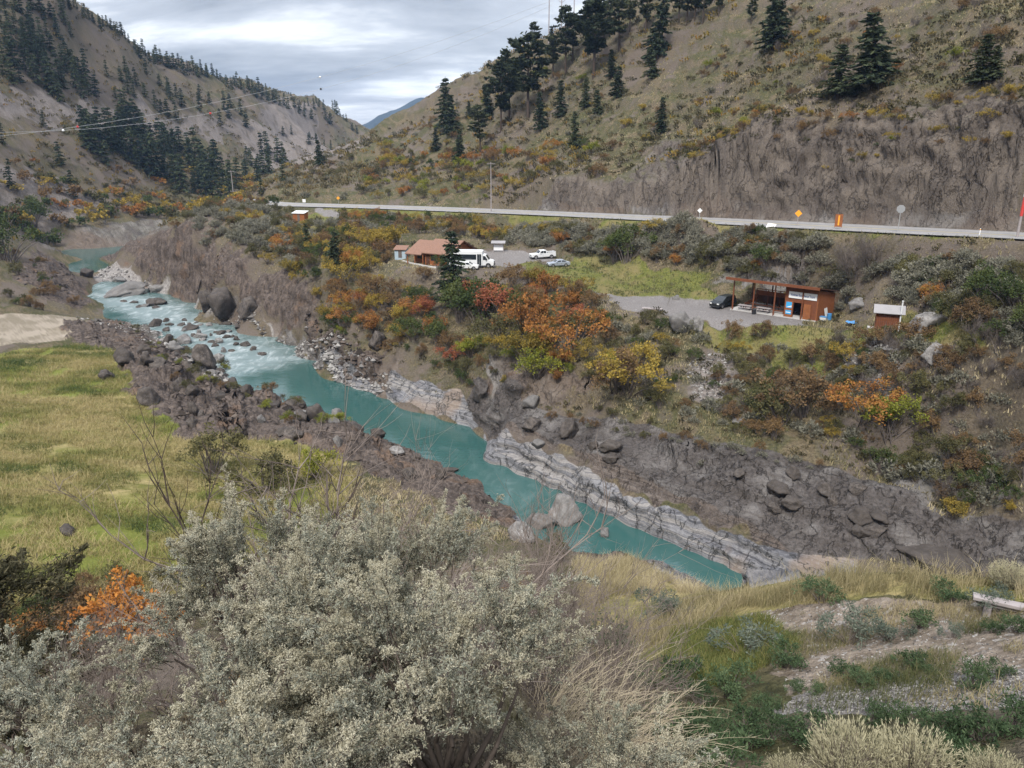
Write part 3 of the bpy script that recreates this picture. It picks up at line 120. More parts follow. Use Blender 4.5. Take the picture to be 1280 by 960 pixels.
SINGLES=[('bush_orange_0',2.0,125.8,8.15,'large orange and yellow autumn bush at the heart of the riverside thicket','bush','autumn_bush'),('bush_orange_1',8.9,117.2,6.91,'orange red autumn bush on the right edge of the riverside thicket','bush','autumn_bush'),('bush_red_0',-1.0,134.3,6.98,'red orange autumn bush standing behind the yellow bush in the thicket','bush','autumn_bush'),('bush_yellow_0',2.5,118.4,6.01,'yellow autumn bush low in front of the orange bushes','bush','autumn_bush'),('bush_green_0',-5.1,135.2,9.02,'tall dark green bush right of the fir before the house','bush','green_bush'),('bush_green_1',-9.1,140.7,7.03,'dark green bush at the foot of the fir before the house','bush','green_bush'),('bush_red_1',-7.8,145.2,4.5,'low red bush between two dark green bushes of the thicket','bush','autumn_bush'),('bush_brown_0',0.0,145.9,5.1,'brown leafless looking bush at the edge of the gravel yard','bush','brown_bush'),('bush_lime_0',3.4,113.5,4.84,'lime green bush at the bottom of the autumn thicket','bush','lime_bush'),('bush_yellow_1',16.2,104.4,6.26,'broad yellow green bush below the rubble slope','bush','autumn_bush'),('bush_brown_1',14.7,105.3,5.86,'brown orange bush leaning against a yellow green one','bush','brown_bush'),('bush_orange_1',41.9,88.3,4.97,'amber orange bush on the slope under the outhouse','bush','autumn_bush'),('bush_lime_1',44.4,86.3,5.27,'round olive yellow bush below the amber orange one','bush','olive_bush'),('bush_olive_0',33.6,92.4,5.62,'wide dark olive bush above the grey rock face','bush','olive_bush'),('bush_green_0',22.8,154.7,7.55,'big round green bush beside the mown grass below the highway','bush','green_bush'),('bush_green_1',21.1,159.6,5.51,'smaller green bush left of the big round one','bush','green_bush'),('bush_yellow_0',-27.2,188.2,5.7,'bright yellow orange bush behind the blue grey shed','bush','autumn_bush'),('bush_green_0',-78.4,268.1,4.27,'dark green bush beside the junction of the dirt track','bush','green_bush'),('bush_green_1',55.4,90.5,4.69,'dark green willow like bush behind the big boulder','bush','green_bush'),('bush_brown_0',37.0,93.9,6.7,'mixed brown and green bush right of the wide olive bush','bush','brown_bush'),('bush_olive_1',5.2,74.8,2.58,'green riverside bush below the grey boulders','bush','green_bush'),('bush_yellow_0',44.5,72.1,2.43,'small yellow bush on the grey rock face','bush','autumn_bush'),('bush_vivid_0',-24.9,46.3,5.31,'vivid orange bush behind the silver sagebrush','bush','autumn_bush'),('bush_brown_0',-28.8,49.7,3.76,'russet brown bush next to the vivid orange one','bush','brown_bush'),('bush_brown_1',-31.6,48.8,3.48,'dull brown bush at the edge of the reed field','bush','brown_bush'),('bush_orange_1',-34.7,45.5,3.29,'amber bush at the bottom of the reed field by the left edge','bush','autumn_bush'),('bush_green_0',-35.3,50.3,2.38,'small dark green bush beside the brown bushes','bush','green_bush'),('bush_olive_0',-29.0,84.0,5.61,'grey green willow clump at the edge of the reed field','bush','willow'),('bush_olive_1',-36.4,87.7,5.05,'dark willow clump nearest the reed field','bush','willow'),('bush_lime_0',-24.6,88.7,3.93,'yellow green willow by the brown river rocks','bush','willow'),('bush_green_1',-193.7,321.5,12.91,'dark green bush on the brown bank opposite the basalt cliff','bush','green_bush'),('bush_green_0',-145.1,226.6,12.43,'large dark bush at the left edge above the brown bank','bush','green_bush'),('bush_green_1',56.5,86.5,3.95,'dense green bush above the outhouse by the right edge','bush','green_bush')]
ANCHOR={'house_l':(-19.76,166.21,18.58),'house_r':(-6.72,165.27,18.71),'bus':(-9.09,162.5,18.51),'wagon':(-9.27,159.47,18.02),'pickup':(6.6,171.28,18.98),'sedan':(9.91,162.32,18.52),'van':(33.99,124.07,18.21),'pav_l':(34.02,119.38,18.34),'pav_r':(42.13,111.7,18.98),'pav_b':(47.8,111.4,20.0),'shed':(48.7,99.82,20.71),'tarp':(47.94,107.79,19.9),'bshed':(-24.7,176.52,18.35),'kiosk':(-3.06,178.06,19.03),'rshed':(-64.75,245.36,19.25),'sign1':(35.77,152.93,31.16),'sign2':(50.44,141.28,31.38),'board':(53.8,131.76,29.6),'stop':(58.41,120.72,29.88),'pole_rw':(65.6,103.28,31.82),'white':(45.66,140.9,28.56),'pole1':(-5.8,223.71,23.71),'pole2':(-146.42,441.24,11.57),'bench':(7.82,11.32,37.32),'log':(22.3,123.08,17.8),'barrel':(50.86,116.38,20.16),'boulder1':(51.5,95.56,22.36),'boulder2':(49.33,111.52,21.03),'cone':(57.56,128.06,32.82)}
BOULDERS=[(6.5,86.7,3.74,3.15,0,'tall grey white boulder standing in the river near the left bank','boulder'),(0.7,79.9,3.27,2.36,0,'pale boulder at the water edge left of the tall one','boulder'),(3.5,85.1,3.28,2.12,0,'submerged looking bluish boulder between the two pale ones','boulder'),(10.8,82.9,1.52,1.33,0,'small pale boulder alone in the teal water','boulder'),(-71.0,191.4,6.74,5.95,1,'massive brown boulder at the foot of the basalt cliff','boulder'),(-75.7,193.6,4.01,4.01,1,'brown rock leaning on the massive cliff foot boulder','boulder'),(-62.5,183.7,4.95,3.81,1,'jagged grey brown rock right of the massive boulder','boulder'),(-113.0,228.2,14.59,3.53,0,'long grey rock island in the rapids','boulder'),(-135.2,248.8,5.08,3.56,1,'dark pointed rock at the head of the rapids','boulder'),(-124.3,248.0,4.06,2.28,0,'grey rock just upstream of the long island','boulder'),(-105.3,230.9,4.74,2.14,0,'flat grey rock below the cliff in the rapids','boulder'),(-97.4,212.6,5.29,1.98,1,'dark flat rock downstream of the island','boulder'),(-87.1,187.9,2.74,1.76,1,'small dark rock in mid rapids','boulder'),(-78.4,175.0,2.2,1.46,1,'dark rock at the left of the lower rapids','boulder'),(-77.5,184.4,3.47,1.54,1,'rounded dark rock in the lower rapids','boulder'),(-71.8,176.5,3.33,1.48,0,'grey rock with a wet side in the lower rapids','boulder'),(-68.4,179.5,2.63,0.94,1,'low dark rock awash in the middle of the rapids','boulder'),(-74.1,171.4,3.6,1.8,0,'pale rock among the left bank rapids','boulder'),(-59.4,146.1,3.71,4.02,1,'dark blocky boulder at the end of the rapids','boulder'),(-60.6,156.5,3.64,1.99,0,'whitish boulder beside the dark blocky one','boulder'),(-65.3,183.2,1.91,0.95,1,'little dark rock near the right bank shallows','boulder'),(-70.3,189.1,2.76,1.18,1,'dark rock below the massive boulder in the shallows','boulder'),(-69.7,129.7,2.48,1.66,1,'brown boulder on the green edge of the reed field','boulder'),(-68.9,134.7,3.43,2.57,1,'big brown grey outcrop boulder above the reed field','boulder'),(-56.6,116.1,3.24,2.49,1,'ribbed grey outcrop boulder beside the reed field','boulder'),(-62.3,133.3,3.68,1.98,1,'brown outcrop rock behind the ribbed grey boulder','boulder'),(-43.9,69.9,1.59,1.11,1,'small brown stone sticking out of the reed field','boulder'),(-33.0,116.4,2.52,2.27,1,'brown rock pinnacle at the left riverside','boulder'),(-30.7,117.4,2.79,2.29,1,'brown rock next to the riverside pinnacle','boulder'),(-24.1,110.9,5.31,2.9,1,'dark brown rock hump at the water left of the bend','boulder'),(-49.7,133.7,2.57,1.71,1,'dark rock at the point of the left bank','boulder'),(-46.3,132.0,1.98,1.41,1,'rust stained rock on the left bank point','boulder'),(51.2,94.8,3.75,2.37,0,'big grey boulder right of the outhouse','boulder'),(49.1,110.9,2.75,1.84,0,'grey boulder behind the pavilion wall','boulder'),(25.5,114.5,3.35,2.39,0,'rounded grey boulder below the gravel yard','boulder'),(27.6,114.1,2.14,1.67,0,'smaller grey boulder touching the rounded one','boulder'),(49.6,89.5,2.46,1.89,0,'square grey boulder on the slope below the outhouse','boulder'),(7.9,100.7,3.06,2.62,1,'cubic dark boulder sitting on the slab rim','boulder'),(3.5,100.9,1.98,1.32,0,'pale boulder on the slab rim near the bend','boulder'),(2.8,110.3,2.61,2.13,0,'pinkish boulder above the slab rim','boulder'),(-25.7,144.2,3.33,3.03,1,'dark boulder in the bank above the river bend','boulder'),(28.9,94.4,1.84,0.72,0,'flat pale stone in the grass above the rock face','boulder'),(27.8,130.8,1.35,0.67,0,'whitish stone on the gravel yard edge','boulder'),(42.1,67.9,7.48,1.56,1,'low dark outcrop boulder behind the dry grass','boulder'),(45.8,64.2,4.46,2.97,1,'dark boulder behind the bench at the canyon edge','boulder'),(-8.5,168.4,1.37,0.85,0,'yellowish boulder in front of the parked wagon','boulder'),(-10.9,164.2,2.0,0.83,0,'pale boulder at the edge of the parking yard','boulder'),(-36.0,123.3,2.93,1.41,1,'jagged brown rock on the left river bank','bank_rock'),(-69.0,155.7,3.39,2.37,0,'jagged brown rock on the left river bank','bank_rock'),(-12.9,91.1,2.22,1.65,1,'jagged brown rock on the left river bank','bank_rock'),(-29.6,101.3,1.72,1.37,1,'jagged brown rock on the left river bank','bank_rock'),(-23.8,100.3,1.0,1.7,0,'jagged brown rock on the left river bank','bank_rock'),(-39.6,121.7,2.72,1.42,1,'jagged brown rock on the left river bank','bank_rock'),(-9.4,94.8,1.42,1.54,1,'jagged brown rock on the left river bank','bank_rock'),(-27.5,116.3,2.62,2.13,0,'jagged brown rock on the left river bank','bank_rock'),(-31.0,103.3,2.51,1.83,1,'jagged brown rock on the left river bank','bank_rock'),(-52.3,122.1,2.27,2.13,1,'jagged brown rock on the left river bank','bank_rock'),(-68.7,142.0,2.18,2.02,1,'jagged brown rock on the left river bank','bank_rock'),(-31.4,120.1,2.71,1.27,1,'jagged brown rock on the left river bank','bank_rock'),(-48.3,112.8,1.33,2.03,1,'jagged brown rock on the left river bank','bank_rock'),(-75.8,168.3,2.19,2.01,1,'jagged brown rock on the left river bank','bank_rock'),(-16.6,104.0,2.36,0.99,0,'jagged brown rock on the left river bank','bank_rock'),(-32.8,105.6,2.35,1.25,1,'jagged brown rock on the left river bank','bank_rock'),(-46.5,130.8,2.51,1.87,1,'jagged brown rock on the left river bank','bank_rock'),(-46.5,111.3,1.39,1.79,1,'jagged brown rock on the left river bank','bank_rock'),(-33.6,110.0,2.51,1.19,1,'jagged brown rock on the left river bank','bank_rock'),(-13.6,94.4,1.06,0.84,1,'jagged brown rock on the left river bank','bank_rock'),(-20.2,110.6,2.5,1.55,1,'jagged brown rock on the left river bank','bank_rock'),(-13.5,102.1,2.01,1.54,1,'jagged brown rock on the left river bank','bank_rock'),(-8.8,100.9,2.21,0.91,1,'jagged brown rock on the left river bank','bank_rock'),(-37.5,111.1,1.18,1.1,0,'jagged brown rock on the left river bank','bank_rock'),(-56.9,127.7,2.46,2.06,1,'jagged brown rock on the left river bank','bank_rock'),(-64.3,132.7,2.48,2.14,1,'jagged brown rock on the left river bank','bank_rock'),(-48.0,123.0,2.2,1.72,1,'jagged brown rock on the left river bank','bank_rock'),(-45.8,106.0,1.63,1.61,1,'jagged brown rock on the left river bank','bank_rock'),(-53.2,132.0,2.65,1.74,1,'jagged brown rock on the left river bank','bank_rock'),(-33.2,117.7,2.47,1.06,0,'jagged brown rock on the left river bank','bank_rock'),(30.4,77.5,2.45,0.93,1,'dark fallen block on the rock shelf over the pale slab','shelf_block'),(36.2,73.7,2.1,1.23,1,'dark fallen block on the rock shelf over the pale slab','shelf_block'),(26.2,82.8,1.93,0.83,1,'dark fallen block on the rock shelf over the pale slab','shelf_block'),(37.0,71.8,2.05,1.2,1,'dark fallen block on the rock shelf over the pale slab','shelf_block'),(12.5,92.2,1.79,0.99,1,'dark fallen block on the rock shelf over the pale slab','shelf_block'),(12.4,94.4,2.67,1.25,1,'dark fallen block on the rock shelf over the pale slab','shelf_block'),(10.6,95.9,1.29,1.0,1,'dark fallen block on the rock shelf over the pale slab','shelf_block'),(31.6,81.5,1.44,1.14,1,'dark fallen block on the rock shelf over the pale slab','shelf_block'),(28.7,78.1,1.94,1.07,1,'dark fallen block on the rock shelf over the pale slab','shelf_block'),(37.1,76.9,1.56,0.96,1,'dark fallen block on the rock shelf over the pale slab','shelf_block'),(35.7,72.0,1.72,1.03,1,'dark fallen block on the rock shelf over the pale slab','shelf_block'),(2.6,104.2,2.5,1.55,1,'dark fallen block on the rock shelf over the pale slab','shelf_block'),(29.6,79.5,2.66,1.25,1,'dark fallen block on the rock shelf over the pale slab','shelf_block'),(34.2,78.2,1.82,1.38,1,'dark fallen block on the rock shelf over the pale slab','shelf_block'),(34.2,76.5,1.22,1.34,1,'dark fallen block on the rock shelf over the pale slab','shelf_block'),(37.9,73.1,1.74,0.98,1,'dark fallen block on the rock shelf over the pale slab','shelf_block'),(-65.5,168.2,1.35,1.23,1,'small rock awash in the rapids','rapids_rock'),(-58.9,168.6,2.01,1.15,1,'small rock awash in the rapids','rapids_rock'),(-74.0,177.8,1.58,0.84,1,'small rock awash in the rapids','rapids_rock'),(-67.5,171.6,1.59,0.72,1,'small rock awash in the rapids','rapids_rock'),(-78.3,190.8,1.29,0.75,0,'small rock awash in the rapids','rapids_rock'),(-76.3,188.1,1.64,0.79,0,'small rock awash in the rapids','rapids_rock'),(-74.3,188.2,1.93,1.1,0,'small rock awash in the rapids','rapids_rock'),(-78.9,188.1,1.22,0.88,1,'small rock awash in the rapids','rapids_rock'),(-70.0,178.0,0.96,0.7,1,'small rock awash in the rapids','rapids_rock'),(-56.2,165.2,1.42,0.95,1,'small rock awash in the rapids','rapids_rock'),(-100.8,209.1,2.14,0.84,1,'small rock awash in the rapids','rapids_rock'),(-60.8,164.8,1.33,0.59,1,'small rock awash in the rapids','rapids_rock'),(-70.2,173.7,1.58,1.07,0,'small rock awash in the rapids','rapids_rock'),(-73.5,179.6,1.02,1.28,0,'small rock awash in the rapids','rapids_rock'),(-83.7,188.7,2.54,0.68,1,'small rock awash in the rapids','rapids_rock'),(-62.8,173.9,1.65,1.09,1,'small rock awash in the rapids','rapids_rock'),(-64.5,176.6,1.59,0.76,1,'small rock awash in the rapids','rapids_rock'),(-67.1,181.2,1.72,1.0,0,'small rock awash in the rapids','rapids_rock'),(-82.1,193.1,1.39,1.11,1,'small rock awash in the rapids','rapids_rock'),(-65.9,175.9,1.83,0.89,1,'small rock awash in the rapids','rapids_rock'),(-69.7,180.7,1.33,0.62,1,'small rock awash in the rapids','rapids_rock'),(-86.5,192.5,1.65,0.99,1,'small rock awash in the rapids','rapids_rock'),(-95.9,208.4,2.32,0.92,1,'small rock awash in the rapids','rapids_rock'),(-99.6,209.9,2.64,1.18,0,'small rock awash in the rapids','rapids_rock'),(-105.0,215.3,2.06,0.86,1,'small rock awash in the rapids','rapids_rock'),(-61.5,169.7,1.16,0.78,1,'small rock awash in the rapids','rapids_rock'),(-62.1,164.0,1.53,1.19,0,'small rock awash in the rapids','rapids_rock'),(-77.9,182.3,1.43,0.81,0,'small rock awash in the rapids','rapids_rock'),(-53.1,161.4,2.19,0.93,1,'small rock awash in the rapids','rapids_rock'),(-108.4,216.8,1.93,0.81,1,'small rock awash in the rapids','rapids_rock'),(-81.0,188.2,2.38,0.75,1,'small rock awash in the rapids','rapids_rock'),(-65.9,171.7,1.82,1.23,0,'small rock awash in the rapids','rapids_rock'),(-82.4,182.7,1.63,1.07,1,'small rock awash in the rapids','rapids_rock'),(-87.0,187.6,1.13,1.24,1,'small rock awash in the rapids','rapids_rock'),(-58.5,147.8,1.94,0.59,1,'small rock awash in the rapids','rapids_rock'),(-59.1,144.8,1.4,0.9,0,'small rock awash in the rapids','rapids_rock'),(-59.5,148.4,1.59,0.53,0,'small rock awash in the rapids','rapids_rock'),(-56.2,140.5,1.21,0.56,0,'small rock awash in the rapids','rapids_rock'),(-77.5,171.5,1.92,1.12,0,'small rock awash in the rapids','rapids_rock'),(-56.6,146.1,1.64,0.89,1,'small rock awash in the rapids','rapids_rock'),(-62.3,151.7,1.52,1.04,1,'small rock awash in the rapids','rapids_rock'),(-67.0,154.8,1.03,0.5,1,'small rock awash in the rapids','rapids_rock'),(-71.0,162.7,1.45,0.53,0,'small rock awash in the rapids','rapids_rock'),(-61.6,147.0,1.68,1.05,0,'small rock awash in the rapids','rapids_rock'),(-73.8,167.1,1.48,1.07,0,'small rock awash in the rapids','rapids_rock'),(-60.4,148.2,0.87,0.49,1,'small rock awash in the rapids','rapids_rock'),(-57.5,144.2,1.93,0.69,0,'small rock awash in the rapids','rapids_rock'),(-57.2,141.4,1.19,0.84,1,'small rock awash in the rapids','rapids_rock'),(-64.0,151.6,1.85,0.81,0,'small rock awash in the rapids','rapids_rock'),(-70.9,164.7,1.99,1.2,1,'small rock awash in the rapids','rapids_rock')]
CABLES=[([(-186.7,272.1,45.4),(-183.3,274.8,45.2),(-179.8,277.4,45.1),(-176.1,280.1,45.1),(-172.3,282.8,45.1),(-168.4,285.5,45.2),(-164.4,288.2,45.3),(-160.2,290.8,45.6),(-156.0,293.4,45.9),(-151.6,296.1,46.2),(-147.0,298.7,46.7),(-142.4,301.2,47.3),(-137.7,303.7,47.9),(-132.8,306.2,48.6),(-127.8,308.6,49.4),(-122.7,311.0,50.3),(-117.4,313.3,51.2),(-112.1,315.6,52.3),(-106.7,317.8,53.4),(-101.1,319.9,54.6),(-95.5,321.9,55.9),(-89.7,323.9,57.3),(-83.9,325.7,58.8),(-78.0,327.5,60.3),(-72.0,329.2,62.0),(-66.0,330.7,63.7),(-59.8,332.2,65.5),(-53.7,333.5,67.4),(-47.4,334.8,69.4),(-41.2,335.9,71.4),(-34.9,336.9,73.5),(-28.5,337.8,75.7),(-22.2,338.5,78.0),(-15.9,339.2,80.3),(-9.5,339.7,82.6),(-3.2,340.1,85.1),(3.2,340.4,87.6),(9.5,340.6,90.1),(15.7,340.6,92.7)],[(-158.3,292.0,45.7),(-114.0,314.8,51.9),(-74.7,328.4,61.2)]),([(-195.7,284.1,42.3),(-191.8,286.6,42.7),(-187.7,289.1,43.1),(-183.6,291.5,43.6),(-179.3,294.0,44.1),(-174.9,296.4,44.7),(-170.5,298.8,45.3),(-165.9,301.2,46.0),(-161.2,303.6,46.8),(-156.4,305.9,47.6),(-151.5,308.2,48.4),(-146.5,310.4,49.4),(-141.3,312.6,50.3),(-136.1,314.8,51.4),(-130.8,316.9,52.5),(-125.4,318.9,53.6),(-119.8,320.8,54.9),(-114.2,322.7,56.1),(-108.5,324.5,57.5),(-102.7,326.2,58.9),(-96.8,327.8,60.3),(-90.9,329.4,61.8),(-84.9,330.8,63.4),(-78.8,332.2,65.0),(-72.6,333.4,66.6),(-66.4,334.5,68.4),(-60.2,335.5,70.1),(-53.9,336.4,71.9),(-47.6,337.2,73.8),(-41.3,337.9,75.7),(-34.9,338.5,77.6),(-28.5,338.9,79.6),(-22.2,339.2,81.6),(-15.8,339.4,83.6),(-9.5,339.5,85.7),(-3.2,339.5,87.7),(3.1,339.3,89.9),(9.4,339.0,92.0),(15.6,338.6,94.1)],[(-159.5,304.4,47.0),(-119.5,320.9,54.9),(-75.7,332.8,65.8)])]
SAGES=[('silver sagebrush crown standing tallest at the upper left of the near thicket', -20.4, 4.5, 0.7, 0.6, 1.3, 150, 1, 0.35), ('silver sagebrush with a dark hollow in the middle of the near thicket', -9.3, 4.1, 0.68, 0.6, 1.15, 140, 2, 0.4), ('large silver sagebrush at the bottom centre nearest the camera', -5.6, 3.0, 0.62, 0.52, 0.95, 130, 3, 0.25), ('sagebrush filling the bottom edge left of the centre', -21.4, 2.55, 0.5, 0.42, 0.55, 80, 8, 0.3), ('sagebrush filling the bottom left corner', -33.8, 2.9, 0.55, 0.45, 0.45, 80, 9, 0.5), ('silver sagebrush spreading along the bottom left', -27.7, 3.35, 0.72, 0.5, 0.6, 110, 4, 0.3), ('silver sagebrush at the right end of the near thicket beside the pale stalks', 8.5, 3.1, 0.42, 0.42, 0.7, 70, 5, 0.25), ('blue grey sagebrush at the far left bottom corner', -36.5, 4.0, 0.62, 0.5, 0.62, 80, 6, 0.9), ('cream tipped sagebrush between the tall crown and the bottom centre one', -16.2, 3.6, 0.56, 0.5, 1.05, 110, 7, 0.3)]
DEADS=[('dead grey shrub with long bare branches behind the sagebrush', -13.4, 6.2, 2.75, 11, 'DEADW', 8, 3, 0.0075, 0.55, 0.12, 0.9, 'dead_shrub', (0.35, 0.1), (2, 3), 1.25),
('dark dead shrub with crooked upright branches beside the grey one', -18.3, 6.0, 2.6, 12, 'DEADD', 4, 3, 0.0085, 0.5, 0.25, 0.4, 'dead_shrub', (0.1, 0), (2, 3), 1.0),
('fine twigged grey shrub between the sagebrush and the river', -3.3, 8.0, 2.9, 13, 'DEADW', 14, 3, 0.005, 0.5, 0.2, 0.8, 'bare_shrub', (0.1, 0), (2, 4), 1.25),
('mauve grey twiggy shrub to the right of the sagebrush', 4.1, 6.6, 1.9, 14, 'DEADW', 16, 3, 0.0055, 0.5, 0.2, 0.8, 'bare_shrub', (0.25, 0), (2, 4), 1.1),
('grey twiggy shrub under the dead branches by the sagebrush', -6.4, 8.5, 2.9, 15, 'DEADW', 14, 3, 0.005, 0.5, 0.15, 0.8, 'bare_shrub', (0.0, 0), (2, 4), 1.2),
('broken dead stems sticking out left of the sagebrush', -25.8, 5.4, 1.1, 16, 'DEADW', 5, 2, 0.011, 0.5, 0.1, 0.8, 'dead_shrub', (-0.3, 0), (2, 3), 1.0),
('grey twiggy shrub beside the blue grey sagebrush', -32.8, 5.2, 0.9, 17, 'DEADW', 12, 3, 0.006, 0.5, 0.2, 0.8, 'bare_shrub', (0, 0), (2, 4), 1.2)]
STALKS=[('pale dry stalks arching right from the sagebrush', 7.0, 4.2, 85, 1.1, 21, (0.55, 0.1)), ('pale dry stalks in front of the twiggy shrub right of the sagebrush', 3.4, 5.2, 90, 1.25, 22, (0.4, 0.1)), ('straw coloured stalks among the mauve twigs', 8.2, 5.6, 80, 1.2, 23, (0.3, 0.2))]
WEEDS=[('weed_0', 'weed', 3.46, 10.49, 0.62, 1.1, 'largest dark weed clump on the left of the terrace', 'weed', 'green weeds on the lookout terrace'), ('weed_1', 'weed', 2.99, 10.36, 0.41, 1.1, 'low weed clump just left of the largest dark one', 'weed', 'green weeds on the lookout terrace'), ('weed_0', 'weed', 2.81, 11.13, 0.75, 0.9, 'tall green weed at the left edge of the terrace grass', 'weed', 'green weeds on the lookout terrace'), ('weed_1', 'weed', 3.73, 9.64, 0.35, 1.1, 'round green weed at the left end of the gravel path', 'weed', 'green weeds on the lookout terrace'), ('weed_0', 'weed', 4.62, 11.21, 0.47, 1.3, 'spreading weed with a yellow flower above the gravel path', 'weed', 'green weeds on the lookout terrace'), ('weed_1', 'weed', 5.01, 9.4, 0.29, 1.3, 'low weed tuft in the row above the gravel path', 'weed', 'green weeds on the lookout terrace'), ('weed_0', 'weed', 5.05, 10.12, 0.37, 1.1, 'weed tuft at the left of the row above the path', 'weed', 'green weeds on the lookout terrace'), ('weed_1', 'weed', 5.39, 9.56, 0.29, 1.2, 'weed tuft at the right of the row above the path', 'weed', 'green weeds on the lookout terrace'), ('weed_0', 'weed', 4.37, 10.08, 0.23, 1.2, 'tiny weed by the left part of the gravel path', 'weed', 'green weeds on the lookout terrace'), ('weed_1', 'weed', 4.5, 9.77, 0.22, 1.2, 'tiny weed just right of the other tiny one', 'weed', 'green weeds on the lookout terrace'), ('weed_1', 'weed', 5.89, 8.47, 0.45, 1.0, 'bushy green weed standing on the gravel path', 'weed', 'green weeds on the lookout terrace'), ('weed_0', 'weed', 6.36, 8.63, 0.26, 1.2, 'flat green weed near the right end of the path', 'weed', 'green weeds on the lookout terrace'), ('weed_1', 'weed', 7.67, 10.27, 0.39, 1.2, 'bright green weed under the free end of the bench', 'weed', 'green weeds on the lookout terrace'), ('weed_0', 'weed', 7.47, 10.51, 0.26, 1.2, 'small weed in front of the bench', 'weed', 'green weeds on the lookout terrace'), ('greyweed_0', 'weed', 7.99, 11.51, 0.53, 1.1, 'grey green weed behind the bench leg', 'weed', 'green weeds on the lookout terrace'), ('weed_0', 'weed', 5.9, 9.75, 0.35, 1.1, 'green weed in the middle of the bare terrace', 'weed', 'green weeds on the lookout terrace'), ('weed_1', 'weed', 5.91, 9.41, 0.21, 1.1, 'small weed beside the middle one', 'weed', 'green weeds on the lookout terrace'), ('weed_0', 'weed', 6.98, 11.57, 0.41, 1.1, 'green weed on the terrace left of the bench', 'weed', 'green weeds on the lookout terrace'), ('greyweed_0', 'weed', 6.4, 11.46, 0.41, 1.3, 'dull green weed in the centre of the terrace', 'weed', 'green weeds on the lookout terrace'), ('greyweed_0', 'weed', 7.02, 10.75, 0.26, 1.2, 'dull weed between the bench and the centre', 'weed', 'green weeds on the lookout terrace'), ('greyweed_0', 'weed', 3.77, 17.79, 0.82, 1.2, 'dark blue green weed in the straw on the left edge of the terrace', 'weed', 'green weeds on the lookout terrace'), ('greyweed_0', 'weed', 4.1, 17.23, 0.75, 1.0, 'second dark blue green weed in the straw', 'weed', 'green weeds on the lookout terrace'), ('weed_1', 'weed', 6.29, 13.8, 0.48, 1.6, 'green weed in the tall straw at the terrace edge', 'weed', 'green weeds on the lookout terrace'), ('weed_0', 'weed', 7.74, 12.15, 0.39, 1.4, 'green weed at the straw edge left of the bench', 'weed', 'green weeds on the lookout terrace'), ('greyweed_0', 'weed', 4.29, 12.35, 0.61, 1.4, 'greyish weed patch behind the yellow flowered weed', 'weed', 'green weeds on the lookout terrace'), ('weed_0', 'weed', 2.38, 16.48, 1.37, 1.0, 'tall green weed right of the mauve twigs', 'weed', 'green weeds on the lookout terrace'), ('weed_1', 'weed', 2.24, 11.55, 0.64, 1, 'bushy weed below the tall green one', 'weed', 'green weeds on the lookout terrace'), ('greyweed_0', 'pale_shrublet', 5.87, 11.67, 0.72, 1.0, 'pale grey shrublet in the middle of the terrace', 'shrub', None), ('rabbit_0', 'rabbitbrush', 3.24, 6.06, 0.77, 1.05, 'straw tipped rabbitbrush at the bottom, the left one', 'shrub', None), ('rabbit_1', 'rabbitbrush', 3.79, 5.96, 0.68, 1.0, 'straw tipped rabbitbrush at the bottom, the right one', 'shrub', None), ('rabbit_0', 'rabbitbrush', 8.7, 12.09, 0.56, 1.1, 'pale feathery bush behind the bench', 'shrub', None), ('rabbit_1', 'rabbitbrush', 4.3, 5.62, 0.43, 1.1, 'wispy grey bush in the bottom right corner', 'shrub', None), ('rabbit_1', 'rabbitbrush', 2.7, 6.14, 0.39, 1.1, 'wispy low bush left of the straw tipped rabbitbrush', 'shrub', None), ('weed_0', 'weed', 2.16, 8.25, 0.68, 1.15, 'green weed below the gravel path left of the rabbitbrush', 'weed', 'weeds below the gravel path on the left'), ('weed_1', 'weed', 2.47, 7.88, 0.67, 1.15, 'green weed below the gravel path left of the rabbitbrush', 'weed', 'weeds below the gravel path on the left'), ('weed_0', 'weed', 2.96, 8.15, 0.54, 1.15, 'green weed below the gravel path left of the rabbitbrush', 'weed', 'weeds below the gravel path on the left'), ('weed_1', 'weed', 3.36, 8.31, 0.46, 1.15, 'green weed below the gravel path left of the rabbitbrush', 'weed', 'weeds below the gravel path on the left'), ('weed_0', 'weed', 3.57, 7.95, 0.49, 1.15, 'green weed below the gravel path left of the rabbitbrush', 'weed', 'weeds below the gravel path on the left'), ('weed_1', 'weed', 4.69, 6.99, 0.42, 1.15, 'green weed below the gravel path beside the right edge', 'weed', 'weeds below the gravel path on the right'), ('weed_0', 'weed', 4.78, 6.62, 0.45, 1.15, 'green weed below the gravel path beside the right edge', 'weed', 'weeds below the gravel path on the right'), ('weed_1', 'weed', 5.14, 6.64, 0.45, 1.15, 'green weed below the gravel path beside the right edge', 'weed', 'weeds below the gravel path on the right'), ('weed_0', 'weed', 4.69, 7.74, 0.34, 1.15, 'green weed below the gravel path beside the right edge', 'weed', 'weeds below the gravel path on the right'), ('weed_1', 'weed', 4.48, 8.06, 0.33, 1.15, 'green weed below the gravel path beside the right edge', 'weed', 'weeds below the gravel path on the right'), ('weed_0', 'weed', 1.97, 5.95, 0.5, 1.15, 'green weed below the gravel path left of the rabbitbrush', 'weed', 'weeds below the gravel path on the left'), ('weed_1', 'weed', 4.29, 6.07, 0.42, 1.15, 'green weed below the gravel path beside the right edge', 'weed', 'weeds below the gravel path on the right')]
